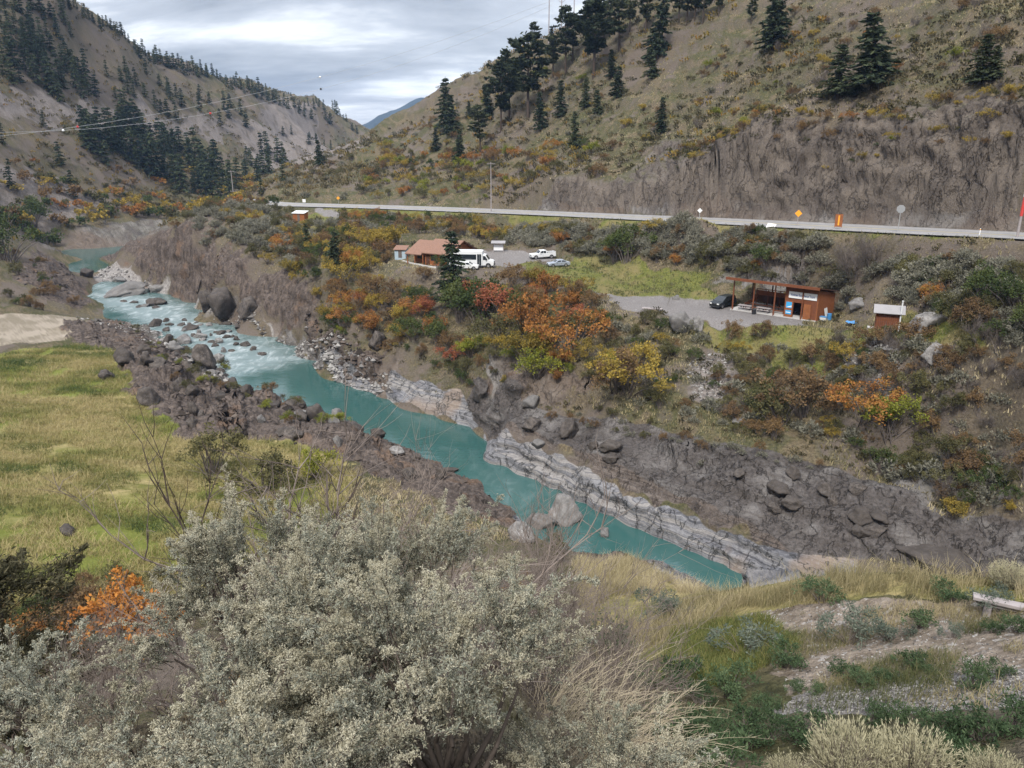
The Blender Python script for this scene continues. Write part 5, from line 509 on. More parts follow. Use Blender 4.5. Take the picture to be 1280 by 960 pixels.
# ---------------------------------------------------------------- vegetation shapes
def unit(v): return v/(np.linalg.norm(v, axis=-1, keepdims=True)+1e-9)
def rand_dirs(rg, n):
    return unit(rg.normal(size=(n, 3)))
def leaf_quads(c, d, l, w, rg, fold=.0):
    """diamond leaves: centre c, axis d, length l, width w"""
    n = len(c); s = unit(np.cross(d, rand_dirs(rg, n))); l = np.broadcast_to(l, n)[:, None]; w = np.broadcast_to(w, n)[:, None]
    V = np.stack([c-d*l*.5, c+s*w*.5+d*l*.05, c+d*l*.5, c-s*w*.5+d*l*.05], 1).reshape(-1, 3)
    return V, np.arange(4*n).reshape(n, 4)
def tubes(p0, p1, r0, r1, k=4):
    p0 = np.asarray(p0, float).reshape(-1, 3); p1 = np.asarray(p1, float).reshape(-1, 3); n = len(p0)
    d = unit(p1-p0); a = np.where(np.abs(d[:,2:3]) > .9, [[1., 0, 0]], [[0, 0, 1.]]); u = unit(np.cross(d, a)); v = np.cross(d, u)
    t = np.arange(k)*2*math.pi/k; r0 = np.broadcast_to(r0, n); r1 = np.broadcast_to(r1, n)
    ring = np.cos(t)[None,:,None]*u[:,None]+np.sin(t)[None,:,None]*v[:,None]
    V = np.concatenate([p0[:,None]+ring*r0[:,None,None], p1[:,None]+ring*r1[:,None,None]], 1).reshape(-1, 3)
    b = np.arange(n)[:,None]*2*k; i = np.arange(k)[None]; j = (i+1) % k
    F = np.stack([b+i, b+j, b+k+j, b+k+i], 2).reshape(-1, 4)
    return V, F
class Geo:
    def __init__(s): s.V = []; s.F = []; s.M = []; s.T = []; s.n = 0
    def add(s, VF, mat=0, tint=None, per=4):
        V, F = VF
        if len(V) == 0: return s
        s.V.append(V); s.F.append(F+s.n); s.n += len(V); s.M.append(np.full(len(F), mat, np.int32))
        s.T.append(np.full(len(V), .5) if tint is None else (np.repeat(tint, per) if np.ndim(tint) else np.full(len(V), tint)))
        return s
    def mesh(s, name, mats, smooth=False):
        return mesh_np(name, np.concatenate(s.V), np.concatenate(s.F), mats, np.concatenate(s.M), smooth, {'tint': np.concatenate(s.T)})
def leaf_mat(name, *stops, rough=.8, var=.35, trans=.3):
    """leaf colour from a random value per leaf, shifted a little per plant"""
    m = Mat(name, rough, .15)
    oi = m.n('ShaderNodeObjectInfo')
    f = m.math('ADD', m.attr('tint'), m.math('MULTIPLY', m.math('SUBTRACT', oi.outputs['Random'], .5), var))
    k = len(stops)
    col = m.ramp(f, *[(.08+.84*i/(k-1), c) for i, c in enumerate(stops)]); m.color(col)
    if trans:
        tb = m.n('ShaderNodeBsdfTranslucent'); m.l(col, tb.inputs[0]); mx = m.n('ShaderNodeMixShader'); mx.inputs[0].default_value = trans
        m.l(m.b.outputs[0], mx.inputs[1]); m.l(tb.outputs[0], mx.inputs[2]); m.l(mx.outputs[0], m.nt.nodes['Material Output'].inputs[0])
    return m.m
BARK = flat('bark', (.075, .058, .048), .95, .1, var=.35, vscale=3)
TWIG = flat('grey_twig', (.135, .115, .105), .95, .1, var=.3, vscale=3)
LEAF = {
 'sage': leaf_mat('sage_leaf', (.095, .095, .07), (.195, .188, .145), (.30, .285, .225)),
 'orange': leaf_mat('orange_leaf', (.10, .072, .028), (.24, .105, .038), (.38, .175, .05), (.25, .19, .05)),
 'yellow': leaf_mat('yellow_leaf', (.09, .085, .025), (.22, .165, .04), (.38, .27, .055), (.22, .20, .05)),
 'red': leaf_mat('red_leaf', (.10, .045, .03), (.25, .085, .05), (.36, .13, .065), (.26, .15, .06)),
 'vivid': leaf_mat('vivid_orange_leaf', (.19, .075, .025), (.38, .15, .035), (.46, .20, .045), (.36, .22, .06)),
 'brown': leaf_mat('brown_leaf', (.075, .055, .035), (.165, .105, .055), (.24, .16, .075)),
 'lime': leaf_mat('lime_leaf', (.07, .085, .018), (.17, .19, .03), (.30, .28, .045)),
 'green': leaf_mat('green_leaf', (.028, .042, .016), (.06, .082, .028), (.11, .125, .042)),
 'olive': leaf_mat('olive_leaf', (.045, .043, .02), (.095, .09, .04), (.165, .15, .065)),
 'fir': leaf_mat('fir_needle', (.02, .031, .018), (.044, .06, .034), (.082, .098, .05), var=.7),
 'pine': leaf_mat('pine_needle', (.024, .033, .019), (.048, .062, .035), (.095, .105, .055), var=.7),
}
def shoot_cloud(rg, centers, rad, per, l, w, up=.4):
    n = len(centers)*per; c = np.repeat(centers, per, 0); rd = np.repeat(np.broadcast_to(rad, len(centers)), per)[:,None]
    off = rand_dirs(rg, n)*rg.random((n, 1))**.45*rd
    d = unit(off/(rd+1e-6)+rand_dirs(rg, n)*.8+np.array([0, 0, up]))
    V, F = leaf_quads(c+off, d, l*rg.uniform(.6, 1.3, n), w*rg.uniform(.6, 1.3, n), rg)
    ct = np.repeat(rg.uniform(.2, .8, len(centers)), per)
    return (V, F), np.clip(ct*.6+.4*rg.random(n), 0, 1)
def bush_geo(seed, rx, rz, nclump, per, l, w, lobes=4, crad=.28, bare=.0):
    """many-stemmed shrub: a few leaning lobes made of leaf clumps"""
    rg = np.random.default_rng(seed); g = Geo(); st = Geo()
    lob = np.c_[rg.normal(size=(lobes, 2))*rx*.42, rg.uniform(.45, .78, lobes)*rz]; lr = rg.uniform(.38, .62, lobes)*rx
    cs = []
    for k in range(nclump):
        i = rg.integers(lobes); d = rand_dirs(rg, 1)[0]; d[2] = abs(d[2])*1.1-.35
        cs.append(lob[i]+d*lr[i]*np.array([1, 1, rz/rx*.75])*rg.uniform(.55, 1.08))
    cs = np.array(cs); cs[:,2] = np.maximum(cs[:,2], .08*rz)
    VF, t = shoot_cloud(rg, cs, rx*crad*rg.uniform(.5, 1.15, len(cs)), per, l, w); g.add(VF, 0, t)
    base = np.c_[rg.normal(size=(len(cs), 2))*rx*.09, np.full(len(cs), -.15)]
    k = rg.permutation(len(cs))[:max(6, len(cs)//2)]
    mid = base[k]*.4+cs[k]*.6*np.array([.75, .75, 1])
    st.add(tubes(base[k], mid, .022*rx, .013*rx)); st.add(tubes(mid, cs[k], .013*rx, .004*rx))
    return g, st
def sage_geo(seed, rx, rz, n, l, w):
    """grey sagebrush: upright leafy shoots over a low woody frame"""
    rg = np.random.default_rng(seed); g = Geo(); st = Geo()
    a = rg.uniform(0, 2*math.pi, n); q = np.sqrt(rg.random(n)); lump = 1+.3*np.sin(3*a+seed)+.2*np.sin(5*a+2*seed)
    tip = np.c_[np.cos(a)*q*rx*lump, np.sin(a)*q*rx*lump, rz*(1-.55*q**2)*rg.uniform(.72, 1.15, n)]
    d = unit(tip*np.array([.7, .7, 1])+rg.normal(size=(n, 3))*.12*rx)
    ln = rg.uniform(.25, .5, n)*rz; per = 7
    t = rg.random((n, per)); c = tip[:,None]-d[:,None]*ln[:,None,None]*t[:,:,None]+rg.normal(size=(n, per, 3))*.035*rx
    dd = unit(d[:,None]+rg.normal(size=(n, per, 3))*.55).reshape(-1, 3)
    tint = np.clip(np.repeat(rg.uniform(.15, .85, n), per)*.7+.3*rg.random(n*per), 0, 1)
    g.add(leaf_quads(c.reshape(-1, 3), dd, l*rg.uniform(.7, 1.3, n*per), w, rg), 0, tint)
    k = rg.permutation(n)[:24]; b = np.c_[rg.normal(size=(len(k), 2))*.06*rx, np.full(len(k), -.1)]
    st.add(tubes(b, tip[k]*.9, .02*rx, .006*rx))
    return g, st
def branch_tree(rg, p, d, ln, r, depth, out, spread=.55, up=.1, kids=(2, 4), seg=3):
    for s in range(seg):
        q = p+d*ln/seg; out.append((p, q, r*(1-.22*s), r*(1-.22*(s+1)))); p = q
        d = unit(d+rg.normal(size=3)*.16+np.array([0, 0, up*.3]))
        if depth and s >= (0 if depth > 1 else 0):
            for _ in range(rg.integers(1, kids[1]-kids[0]+2)):
                e = unit(d+rg.normal(size=3)*spread+np.array([0, 0, up]))
                branch_tree(rg, p, e, ln*rg.uniform(.45, .75), r*.55, depth-1, out, spread, up, kids, seg)
def twig_geo(seed, h, stems=7, depth=3, r=.03, spread=.5, up=.25, lean=.7):
    rg = np.random.default_rng(seed); out = []
    for k in range(stems):
        a = rg.uniform(0, 2*math.pi); d = unit(np.array([math.cos(a)*lean*rg.uniform(.3, 1), math.sin(a)*lean*rg.uniform(.3, 1), 1.]))
        branch_tree(rg, np.array([.1*h*math.cos(a), .1*h*math.sin(a), -.1]), d, h*rg.uniform(.35, .55), r*h, depth, out, spread, up)
    p0 = np.array([o[0] for o in out]); p1 = np.array([o[1] for o in out]); r0 = np.array([o[2] for o in out]); r1 = np.array([o[3] for o in out])
    return Geo().add(tubes(p0, p1, r0, r1, 3))
def fir_geo(seed, h, width, dense=1.0, per=9, needle=.62, kind='fir', wf=.19):
    rg = np.random.default_rng(seed); g = Geo(); st = Geo()
    bend = rg.normal(size=2)*.02*h; zz = np.linspace(0, 1, 7)
    ax = np.c_[bend[0]*zz**2, bend[1]*zz**2, zz*h]; ax[0,2] = -.04
    st.add(tubes(ax[:-1], ax[1:], *(.014*(1-zz[k])+.002 for k in (slice(0, -1), slice(1, None))), 7))
    C = []; D = []
    z0 = .10 if kind == 'fir' else .34
    lev = int((17 if kind == 'fir' else 11)*dense)
    for i in range(lev):
        t = z0+(1-z0)*(i+rg.uniform(-.3, .3))/lev; t = min(max(t, z0), .985)
        if kind == 'fir': L = width*(1-t)**.8*rg.uniform(.65, 1.12)+.02
        else: L = width*(math.sin(math.pi*min(1, (t-z0)/(1-z0)*.80+.16))**.8)*rg.uniform(.5, 1.15)
        nb = rg.integers(5, 8) if kind == 'fir' else rg.integers(3, 6)
        for b in range(nb):
            a = rg.uniform(0, 2*math.pi); Lb = L*rg.uniform(.6, 1.15)
            up = (-.25-.25*(1-t)) if kind == 'fir' else rg.uniform(-.15, .45)
            d = np.array([math.cos(a), math.sin(a), up]); p = np.array([bend[0]*t*t, bend[1]*t*t, t*h])
            e = p+d*Lb+np.array([0, 0, .12*Lb])
            st.add(tubes(p, e, .003*(1-t)+.0012, .0008, 3))
            m = max(2, int(per*Lb/width)) if kind == 'fir' else per
            s = rg.uniform(.12, 1, m) if kind == 'fir' else rg.uniform(.45, 1.1, m)
            c = p+(e-p)*s[:,None]
            k = 3 if kind == 'fir' else 4
            c = np.repeat(c, k, 0); sd = (.14 if kind == 'fir' else .24)*width*(1.15-np.repeat(s, k))
            c = c+rg.normal(size=c.shape)*sd[:,None]*np.array([.8, .8, .35 if kind == 'fir' else .6])
            dd = unit(d+rg.normal(size=c.shape)*(.55 if kind == 'fir' else .9)+np.array([0, 0, -.15 if kind == 'fir' else .25]))
            C.append(c); D.append(dd)
    C = np.concatenate(C); D = np.concatenate(D); n = len(C)
    tint = np.clip(.5+.25*rg.normal(size=n), 0, 1)
    g.add(leaf_quads(C, D, needle*width*.5*rg.uniform(.7, 1.3, n), needle*width*wf*rg.uniform(.7, 1.4, n), rg), 0, tint)
    return g, st
# ---------------------------------------------------------------- plants as things
THINGS = []          # (object, kind words, colour words, place words) named once everything stands
RNG = np.random.default_rng(11)
def thing(name, loc, rz=0.0, scale=1.0):
    o = bpy.data.objects.new(name, None); COL.objects.link(o); o.empty_display_size = .3
    o.location = loc; o.rotation_euler = (0, 0, rz)
    o.scale = (scale,)*3 if np.ndim(scale) == 0 else scale
    return o
PROTO = {}
def proto(key, fn, leafkey, woodmat, names=('crown', 'trunk')):
    g, st = fn(); PROTO[key] = ([(names[1], st.mesh(names[1]+'_'+key, [woodmat], smooth=True)), (names[0], g.mesh(names[0]+'_'+key, [LEAF[leafkey]]))])
    gg = Geo(); one = Geo()
    for q, mt in ((g, 0), (st, 1)):
        for V, F, M, Tt in zip(q.V, q.F, q.M, q.T): one.V.append(V); one.T.append(Tt)
        for F in q.F: one.F.append(F+(0 if mt == 0 else g.n)); one.M.append(np.full(len(F), mt, np.int32))
    one.n = g.n+st.n
    PROTO[key+'/one'] = one.mesh('plant_'+key, [LEAF[leafkey], woodmat])
def plant(key, name, x, y, size, parts=True, rz=None, squash=1.0, z=None, sink=.0):
    """one plant standing on the ground; size scales the unit shape"""
    rz = RNG.uniform(0, 6.28) if rz is None else rz
    z = drop(x, y) if z is None else z
    loc = (x, y, z-sink)
    if parts:
        o = thing(name, loc, rz, (size*squash, size*squash, size))
        for nm, me in PROTO[key]: link(nm, me, o)
    else:
        o = link(name, PROTO[key+'/one'], None, loc); o.rotation_euler = (0, 0, rz); o.scale = (size*squash, size*squash, size)
    return o
BUSHCOL = ('orange', 'vivid', 'yellow', 'red', 'brown', 'lime', 'green', 'olive')
for c in BUSHCOL:
    for s in range(2):
        proto(f'bush_{c}_{s}', lambda: bush_geo(100+s*7+len(c), .62, 1.0, 52, 44, .055, .036, lobes=6, crad=.25), c, TWIG, ('foliage', 'stems'))
    proto(f'shrublet_{c}_0', lambda: bush_geo(300+len(c), .7, .9, 20, 16, .15, .10, lobes=4), c, TWIG, ('foliage', 'stems'))
for s in range(3): proto(f'sage_{s}', lambda: sage_geo(40+s, .75, .85, 190, .14, .05), 'sage', TWIG, ('foliage', 'stems'))
for s in range(4):
    proto(f'fir_{s}', lambda: fir_geo(10+s, 1.0, .20+.03*(s % 2), 1.3, 9, .62), 'fir', BARK)
    proto(f'pine_{s}', lambda: fir_geo(30+s, 1.0, .19+.03*(s % 2), 1.25, 12, .55, 'pine'), 'pine', BARK)
for s in range(3): proto(f'farfir_{s}', lambda: fir_geo(60+s, 1.0, .17+.02*s, .75, 5, .95), 'fir', BARK)
for s in range(3):
    PROTO[f'twig_{s}/one'] = twig_geo(70+s, 1.0, 9, 3, .012, .5, .3, .75).mesh(f'plant_twig_{s}', [TWIG])
# ---------------------------------------------------------------- placing the plants
def in_poly(x, y, poly):
    P_ = np.array(poly); ins = np.zeros(len(x), bool); k = len(P_)
    for i in range(k):
        a, b = P_[i], P_[(i+1) % k]
        ins ^= ((a[1] > y) != (b[1] > y)) & (x < (b[0]-a[0])*(y-a[1])/(b[1]-a[1]+1e-12)+a[0])
    return ins
def sample_poly(poly, n, rg):
    """uniform points in a polygon given in the ground plan"""
    P_ = np.array(poly); out = []; lo, hi = P_.min(0), P_.max(0)
    while len(out) < n:
        q = rg.uniform(lo, hi, (max(n*2, 200), 2)); out += q[in_poly(q[:,0], q[:,1], poly)].tolist()
    return np.array(out[:n])
TAKEN = []           # (x, y, clearance)
for k, c in (('house_l', 9), ('house_r', 9), ('bus', 6), ('wagon', 5), ('pickup', 5), ('sedan', 5), ('van', 4), ('pav_l', 4), ('pav_r', 4), ('pav_b', 6), ('shed', 3.5), ('bshed', 3), ('kiosk', 2.5), ('rshed', 4), ('board', 1.5), ('sign1', 1.5), ('sign2', 1.5), ('stop', 1.5), ('barrel', 2)):
    TAKEN.append((*ANCHOR[k][:2], c))
TAKEN.append((-9, 151, 6)); TAKEN.append((-3, 154, 5)); TAKEN.append((39, 117, 7)); TAKEN.append((-13, 170, 8))
def clear(x, y, r):
    return all((x-a)**2+(y-b)**2 > (r+c)**2 for a, b, c in TAKEN)
def name_later(o, name_words, place, cat, group): THINGS.append((o, name_words, place, cat, group))
KINDN = {'sage': ('sagebrush', 'grey green sagebrush', 'sagebrush'), 'orange': ('autumn_bush', 'orange autumn bush', 'bush'), 'yellow': ('autumn_bush', 'yellow autumn bush', 'bush'),
  'red': ('autumn_bush', 'red autumn bush', 'bush'), 'brown': ('brown_bush', 'brown bush', 'bush'), 'lime': ('lime_bush', 'yellow green bush', 'bush'), 'green': ('green_bush', 'dark green bush', 'bush'), 'olive': ('olive_bush', 'olive green bush', 'bush'), 'twig': ('bare_shrub', 'bare twiggy shrub', 'shrub')}
COVER = []; COVER2 = []
def scatter(zone, place, n, mix, size, sep_, parts=False, maxtry=30, form='bush'):
    sep = sep_*1.0
    rg = np.random.default_rng(len(zone)*131+n); pts = sample_poly(VZONES[zone], n*maxtry, rg); done = 0
    kk = list(mix); ww = np.array([mix[k] for k in kk], float); ww /= ww.sum()
    for x, y in pts:
        if done >= n: break
        k = kk[rg.choice(len(kk), p=ww)]; s = rg.uniform(*size)*(.62 if k == 'sage' else 1)
        if not clear(x, y, s*sep): continue
        if road_info(np.array([x]), np.array([y]))[0][0] < 8.5+s*.8: continue
        TAKEN.append((x, y, s*sep)); done += 1
        nm, words, cat = KINDN[k]
        if k == 'sage' and zone in ('hill_mid', 'hill_right', 'nose', 'rim', 'bank_far', 'slope_left', 'slope_right', 'slope_mid'): COVER.append((x, y, s*1.25)); continue
        if k == 'olive' and zone in ('hill_mid', 'hill_right', 'cliff_top', 'left_mid'): COVER2.append((x, y, s)); continue
        if k == 'sage': o = plant(f'sage_{rg.integers(3)}', nm, x, y, s*1.25, parts, squash=rg.uniform(.85, 1.3), sink=.05)
        elif k == 'twig':
            o = link(nm, PROTO[f'twig_{rg.integers(3)}/one'], None, (x, y, drop(x, y))); o.scale = (s*1.2,)*3; o.rotation_euler = (0, 0, rg.uniform(0, 6.28))
        else: o = plant(f'bush_{k}_{rg.integers(2)}' if form == 'bush' else f'shrublet_{k}_0', nm, x, y, s, parts, squash=rg.uniform(.85, 1.25), sink=.1*s)
        name_later(o, words, place, cat, f'{words}es {place}' if words.endswith('bush') else f'{words}s {place}')
for key, x, y, h, label, cat, name in SINGLES:
    TAKEN.append((x, y, h*.30)); o = plant(key, name, x, y, h*1.02, True, squash=1.12, sink=.06*h); tag(o, label, cat)
for kind, place, x, y, h in CONIFERS:
    if kind != 'far': TAKEN.append((x, y, 1.2))
BIG = {'pine': ('pine_tree', 'pine tree'), 'fir': ('fir_tree', 'fir tree'), 'far': ('conifer_tree', 'dark conifer')}
PLACEW = {'ridge': 'on the right hillside', 'cliffhill': 'above the road cut', 'bluff': 'on the bend bluff', 'thicket': 'in the autumn thicket',
  'hillgrove': 'in the low left grove', 'hilltop': 'high on the left slope', 'midhill': 'under the left crest', 'gorge': 'at the gorge narrows', 'lonely': 'alone on the left slope', 'crest': 'along the left crest'}
for i, (kind, place, x, y, h) in enumerate(CONIFERS):
    nm, words = BIG[kind]; big = kind != 'far'
    key = f'{kind}_{i % 4}' if big else f'farfir_{i % 3}'
    wide = (1.9 if (kind == 'fir' and place in ('cliffhill',)) else 1.25) if big else 1.3
    if place == 'ridge' and kind == 'fir' and h < 9: wide = 1.7
    if place == 'thicket': wide = 1.35
    o = plant(key, nm, x, y, h*1.03, big, squash=wide*RNG.uniform(.88, 1.15), sink=.01*h)
    o.rotation_euler.x = RNG.normal()*.025; o.rotation_euler.y = RNG.normal()*.025
    name_later(o, words, PLACEW[place], 'tree', f'{words}s {PLACEW[place]}')
S = scatter
S('bluff', 'above the basalt cliff', 175, {'sage': 9, 'olive': 2.5, 'yellow': 1.0, 'brown': 1.6}, (2.2, 4.4), .27)
S('nose', 'on the bend mound', 70, {'sage': 6, 'olive': 2, 'yellow': 1, 'brown': 1.5}, (2, 4), .4)
S('thicket_far', 'in the western thicket', 66, {'orange': 3, 'yellow': 4, 'brown': 3, 'green': 2, 'red': .6, 'olive': 2, 'lime': 1}, (2.2, 5.2), .28, True)
S('thicket_mid', 'in the autumn thicket', 60, {'orange': 4, 'yellow': 4, 'brown': 3, 'green': 2.4, 'red': 1, 'olive': 2, 'lime': 1.5}, (2.2, 5.0), .28, True)
S('thicket_low', 'below the autumn thicket', 16, {'yellow': 3, 'lime': 2, 'olive': 2, 'brown': 2, 'orange': 1}, (1.8, 3.6), .3, True)
S('bank_far', 'behind the house', 85, {'sage': 3, 'brown': 3, 'olive': 2, 'yellow': 1.5, 'green': 1, 'orange': 1}, (2, 4), .3)
S('bank_mid', 'below the highway', 170, {'sage': 9, 'brown': 1.6, 'olive': 1.6, 'orange': .4, 'yellow': .5}, (2.0, 3.8), .24)
S('bank_near', 'behind the pavilion', 130, {'sage': 6, 'brown': 2, 'olive': 3, 'yellow': .5, 'green': 1.2, 'orange': .3}, (1.8, 3.8), .25)
S('shed_slope', 'behind the outhouse', 80, {'green': 2.5, 'olive': 4, 'brown': 4, 'sage': 2, 'twig': 2}, (2.0, 4.2), .25)
S('slope_left', 'below the gravel yard', 48, {'olive': 4, 'green': 2, 'sage': 4, 'brown': 3, 'yellow': .8}, (1.1, 2.8), .34, True)
S('slope_mid', 'below the pavilion', 55, {'olive': 4, 'green': 1.4, 'sage': 3, 'brown': 4, 'yellow': .6, 'twig': 1}, (1.2, 3.0), .34, True)
S('slope_right', 'below the outhouse', 150, {'olive': 5, 'green': 1.5, 'sage': 3, 'brown': 4, 'yellow': .6, 'twig': 2}, (1.3, 3.3), .28, True)
S('bend_bank', 'above the river bend', 36, {'olive': 4, 'green': 2, 'brown': 3, 'lime': 1, 'yellow': 1}, (.9, 2.4), .34)
S('rim', 'along the slab rim', 40, {'sage': 5, 'olive': 3, 'brown': 3}, (.6, 1.5), .4)
S('hill_low', 'above the highway', 120, {'yellow': 4, 'lime': 2.0, 'brown': 3, 'olive': 2.5, 'orange': 1.6, 'green': .5}, (1.8, 4.4), .28)
S('hill_mid', 'between the hillside pines', 80, {'yellow': 2, 'lime': 1.5, 'brown': 3, 'olive': 4, 'sage': 3}, (1.4, 3.6), .4)
S('hill_right', 'above the road cut cliff', 120, {'sage': 3, 'olive': 4, 'brown': 4, 'yellow': 1.6, 'lime': .7, 'orange': .4, 'twig': 1.4}, (.9, 2.6), .45)
S('cliff_top', 'on the road cut ledges', 84, {'olive': 4, 'yellow': 2, 'brown': 3, 'orange': .6}, (1.0, 2.6), .4)
S('cliff_face', 'on the road cut face', 46, {'brown': 3, 'yellow': 2, 'green': 2, 'lime': 1}, (.8, 2.1), .5)
S('cliff_foot', 'below the road cut cliff', 44, {'olive': 4, 'yellow': 2, 'brown': 2}, (1.0, 2.4), .4)
S('left_low', 'below the left slope', 90, {'yellow': 4, 'olive': 3, 'green': 2, 'orange': 1.5, 'brown': 1}, (3.5, 7.5), .26, form='let')
S('left_mid', 'halfway up the left slope', 90, {'yellow': 3, 'olive': 4, 'brown': 3, 'orange': 1.4}, (2.5, 5.5), .34, form='let')
S('left_bank', 'on the brown left bank', 26, {'brown': 4, 'olive': 3, 'green': 1}, (1.2, 3.0), .4)
S('left_rocks', 'among the left bank rocks', 46, {'brown': 3, 'olive': 4, 'lime': 3}, (.8, 2.0), .4)
S('near_slope', 'on the near slope', 40, {'twig': 6, 'olive': 3, 'brown': 2}, (1.2, 2.4), .34, True)
S('thicket_near', 'beside the vivid orange bush', 20, {'brown': 4, 'olive': 2, 'yellow': 1}, (1.2, 2.6), .32, True)
# the small far sagebrush beyond the three hundred largest
def cover(name, L, seed):
    rg = np.random.default_rng(seed); g = Geo()
    for x, y, s in L:
        pv, st = sage_geo(int(rg.integers(900)), .75, .85, 60, .17, .085); V, F = pv.V[0]*s+np.array([x, y, drop(x, y)-.05]), pv.F[0]; g.add((V, F), 0, pv.T[0].reshape(-1, 4)[:,0])
    tag(link(name, g.mesh(name, [LEAF['sage']])), kind='stuff')
cover('sagebrush_cover', COVER, 4)
def bush_cover(name, L):
    g = Geo(); var = [bush_geo(800+i, .62, 1.0, 18, 18, .11, .07, lobes=4)[0] for i in range(4)]
    for i, (x, y, s) in enumerate(L):
        v = var[i % 4]; g.add((v.V[0]*s+np.array([x, y, drop(x, y)-.1*s]), v.F[0]), 0, v.T[0].reshape(-1, 4)[:,0])
    tag(link(name, g.mesh(name, [LEAF['olive']])), kind='stuff')
bush_cover('olive_scrub', COVER2)
# knee high scrub dotted over both valley sides
def scrub(name, n, lo, hi, az, size, key, seed, zmin):
    rg = np.random.default_rng(seed); th = rg.uniform(R(az[0]), R(az[1]), n*2); r = np.exp(rg.uniform(math.log(lo), math.log(hi), n*2)); x = r*np.sin(th); y = r*np.cos(th)
    h = lookup(T, x, y); k = (h > zmin) & (fbm(x/30, y/30, octaves=3, seed=seed) > -.2) & (road_info(x, y)[0] > 8) & (zone_mask('grey', x, y)+zone_mask('scree', x, y)*rg.uniform(0, 1, len(x))+zone_mask('gravel', x, y)+zone_mask('green', x, y)+zone_mask('shelf', x, y)+zone_mask('dark', x, y) < .6)
    p = np.stack([x[k], y[k]], 1)[:n]; g = Geo(); var = [sage_geo(700+i, .75, .8, 9, .30, .17)[0] for i in range(5)]
    for i, (a, b) in enumerate(p):
        v = var[i % 5]; s = rg.uniform(*size)*(np.hypot(a, b)/lo)**.35; g.add((v.V[0]*s+np.array([a, b, drop(a, b)-.08*s]), v.F[0]), 0, np.clip(v.T[0].reshape(-1, 4)[:,0]*.5+rg.uniform(0, .5), 0, 1))
    tag(link(name, g.mesh(name, [key])), kind='stuff')
SCRUB = leaf_mat('hill_scrub', (.05, .045, .028), (.10, .09, .05), (.17, .14, .075), (.24, .19, .10))
scrub('hill_scrub', 4200, 300, 950, (-38, -9), (1.3, 2.6), SCRUB, 5, 8)
scrub('hill_scrub', 5200, 150, 420, (-12, 38), (.6, 1.5), SCRUB, 6, 27)
YSCRUB = leaf_mat('yellow_hill_scrub', (.08, .07, .025), (.17, .135, .04), (.30, .22, .055), (.26, .15, .05))
scrub('yellow_hill_scrub', 420, 190, 400, (-12, 20), (1.0, 2.2), YSCRUB, 16, 27)
scrub('yellow_hill_scrub', 380, 320, 560, (-36, -14), (1.2, 2.2), YSCRUB, 17, 6)
scrub('slope_scrub', 2600, 78, 250, (-18, 38), (.35, .9), SCRUB, 7, 5)
# large bare shrub behind the pavilion
for x, y, h in ((52.2, 119.5, 6.2), (54.0, 117.5, 5.4)):
    o = link('bare_shrub', PROTO['twig_0/one'], None, (x, y, drop(x, y))); o.scale = (h,)*3
    tag(o, 'tall bare grey shrub behind the pavilion, '+('left one' if h > 6 else 'right one')+' of two', 'shrub')
# ---------------------------------------------------------------- boulders
def rock_mesh(seed, rough=.2, facets=15):
    rg = np.random.default_rng(seed); bm = bmesh.new(); bmesh.ops.create_icosphere(bm, subdivisions=4, radius=1)
    V = np.array([v.co[:] for v in bm.verts]); F = np.array([[v.index for v in f.verts] for f in bm.faces]); bm.free()
    N = rand_dirs(rg, facets); D = rg.uniform(.5, .98, facets)
    dot = np.maximum(V@N.T, 1e-3); r = np.min(np.where(V@N.T > .05, D/dot, 9), 1); r = np.minimum(r, 1.15)
    r = r*(1+rough*fbm(V[:,0]*1.6+seed, V[:,1]*1.6, V[:,2]*1.6, octaves=5, seed=seed, ridged=True))
    return V*r[:,None], F
def rock_mat(name, a, b, c):
    m = Mat(name, .9, .2); oi = m.n('ShaderNodeObjectInfo')
    f = m.noise(2.2, 7, .65); g = m.noise(9, 4, .7)
    col = m.mix(m.ramp(f, (.35, 0.), (.65, 1.)), a, b); col = m.mix(m.ramp(g, (.55, 0.), (.72, .7)), col, c); col = m.mix(m.ramp(oi.outputs['Random'], (0., .0), (1., .75)), col, tuple(.45*q for q in b))
    m.color(col); m.bump(m.math('ADD', f, m.math('MULTIPLY', g, .4)), .7, .12); return m.m
ROCKM = (rock_mat('grey_rock', (.10, .094, .09), (.24, .228, .22), (.38, .37, .355)), rock_mat('brown_rock', (.036, .031, .028), (.11, .094, .084), (.20, .178, .16)))
ROCKS = [[mesh_np(f'boulder_shape_{k}_{d}', *rock_mesh(200+k), [ROCKM[d]], smooth=True) for k in range(6)] for d in (0, 1)]
for i, (x, y, w, h, dark, label, name) in enumerate(BOULDERS):
    me = ROCKS[dark][i % 6]; z = max(drop(x, y), -.15)
    o = link(name, me, None, (x, y, z+h*.28)); o.scale = (w*.56, w*.56*RNG.uniform(.75, 1.05), h*.72); o.rotation_euler = (RNG.uniform(-.2, .2), RNG.uniform(-.2, .2), RNG.uniform(0, 6.28))
    tag(o, label, 'rock' if name == 'rapids_rock' else 'boulder', {'rapids_rock': 'small rocks in the rapids', 'bank_rock': 'jagged rocks of the left bank', 'shelf_block': 'fallen blocks on the rock shelf'}.get(name))
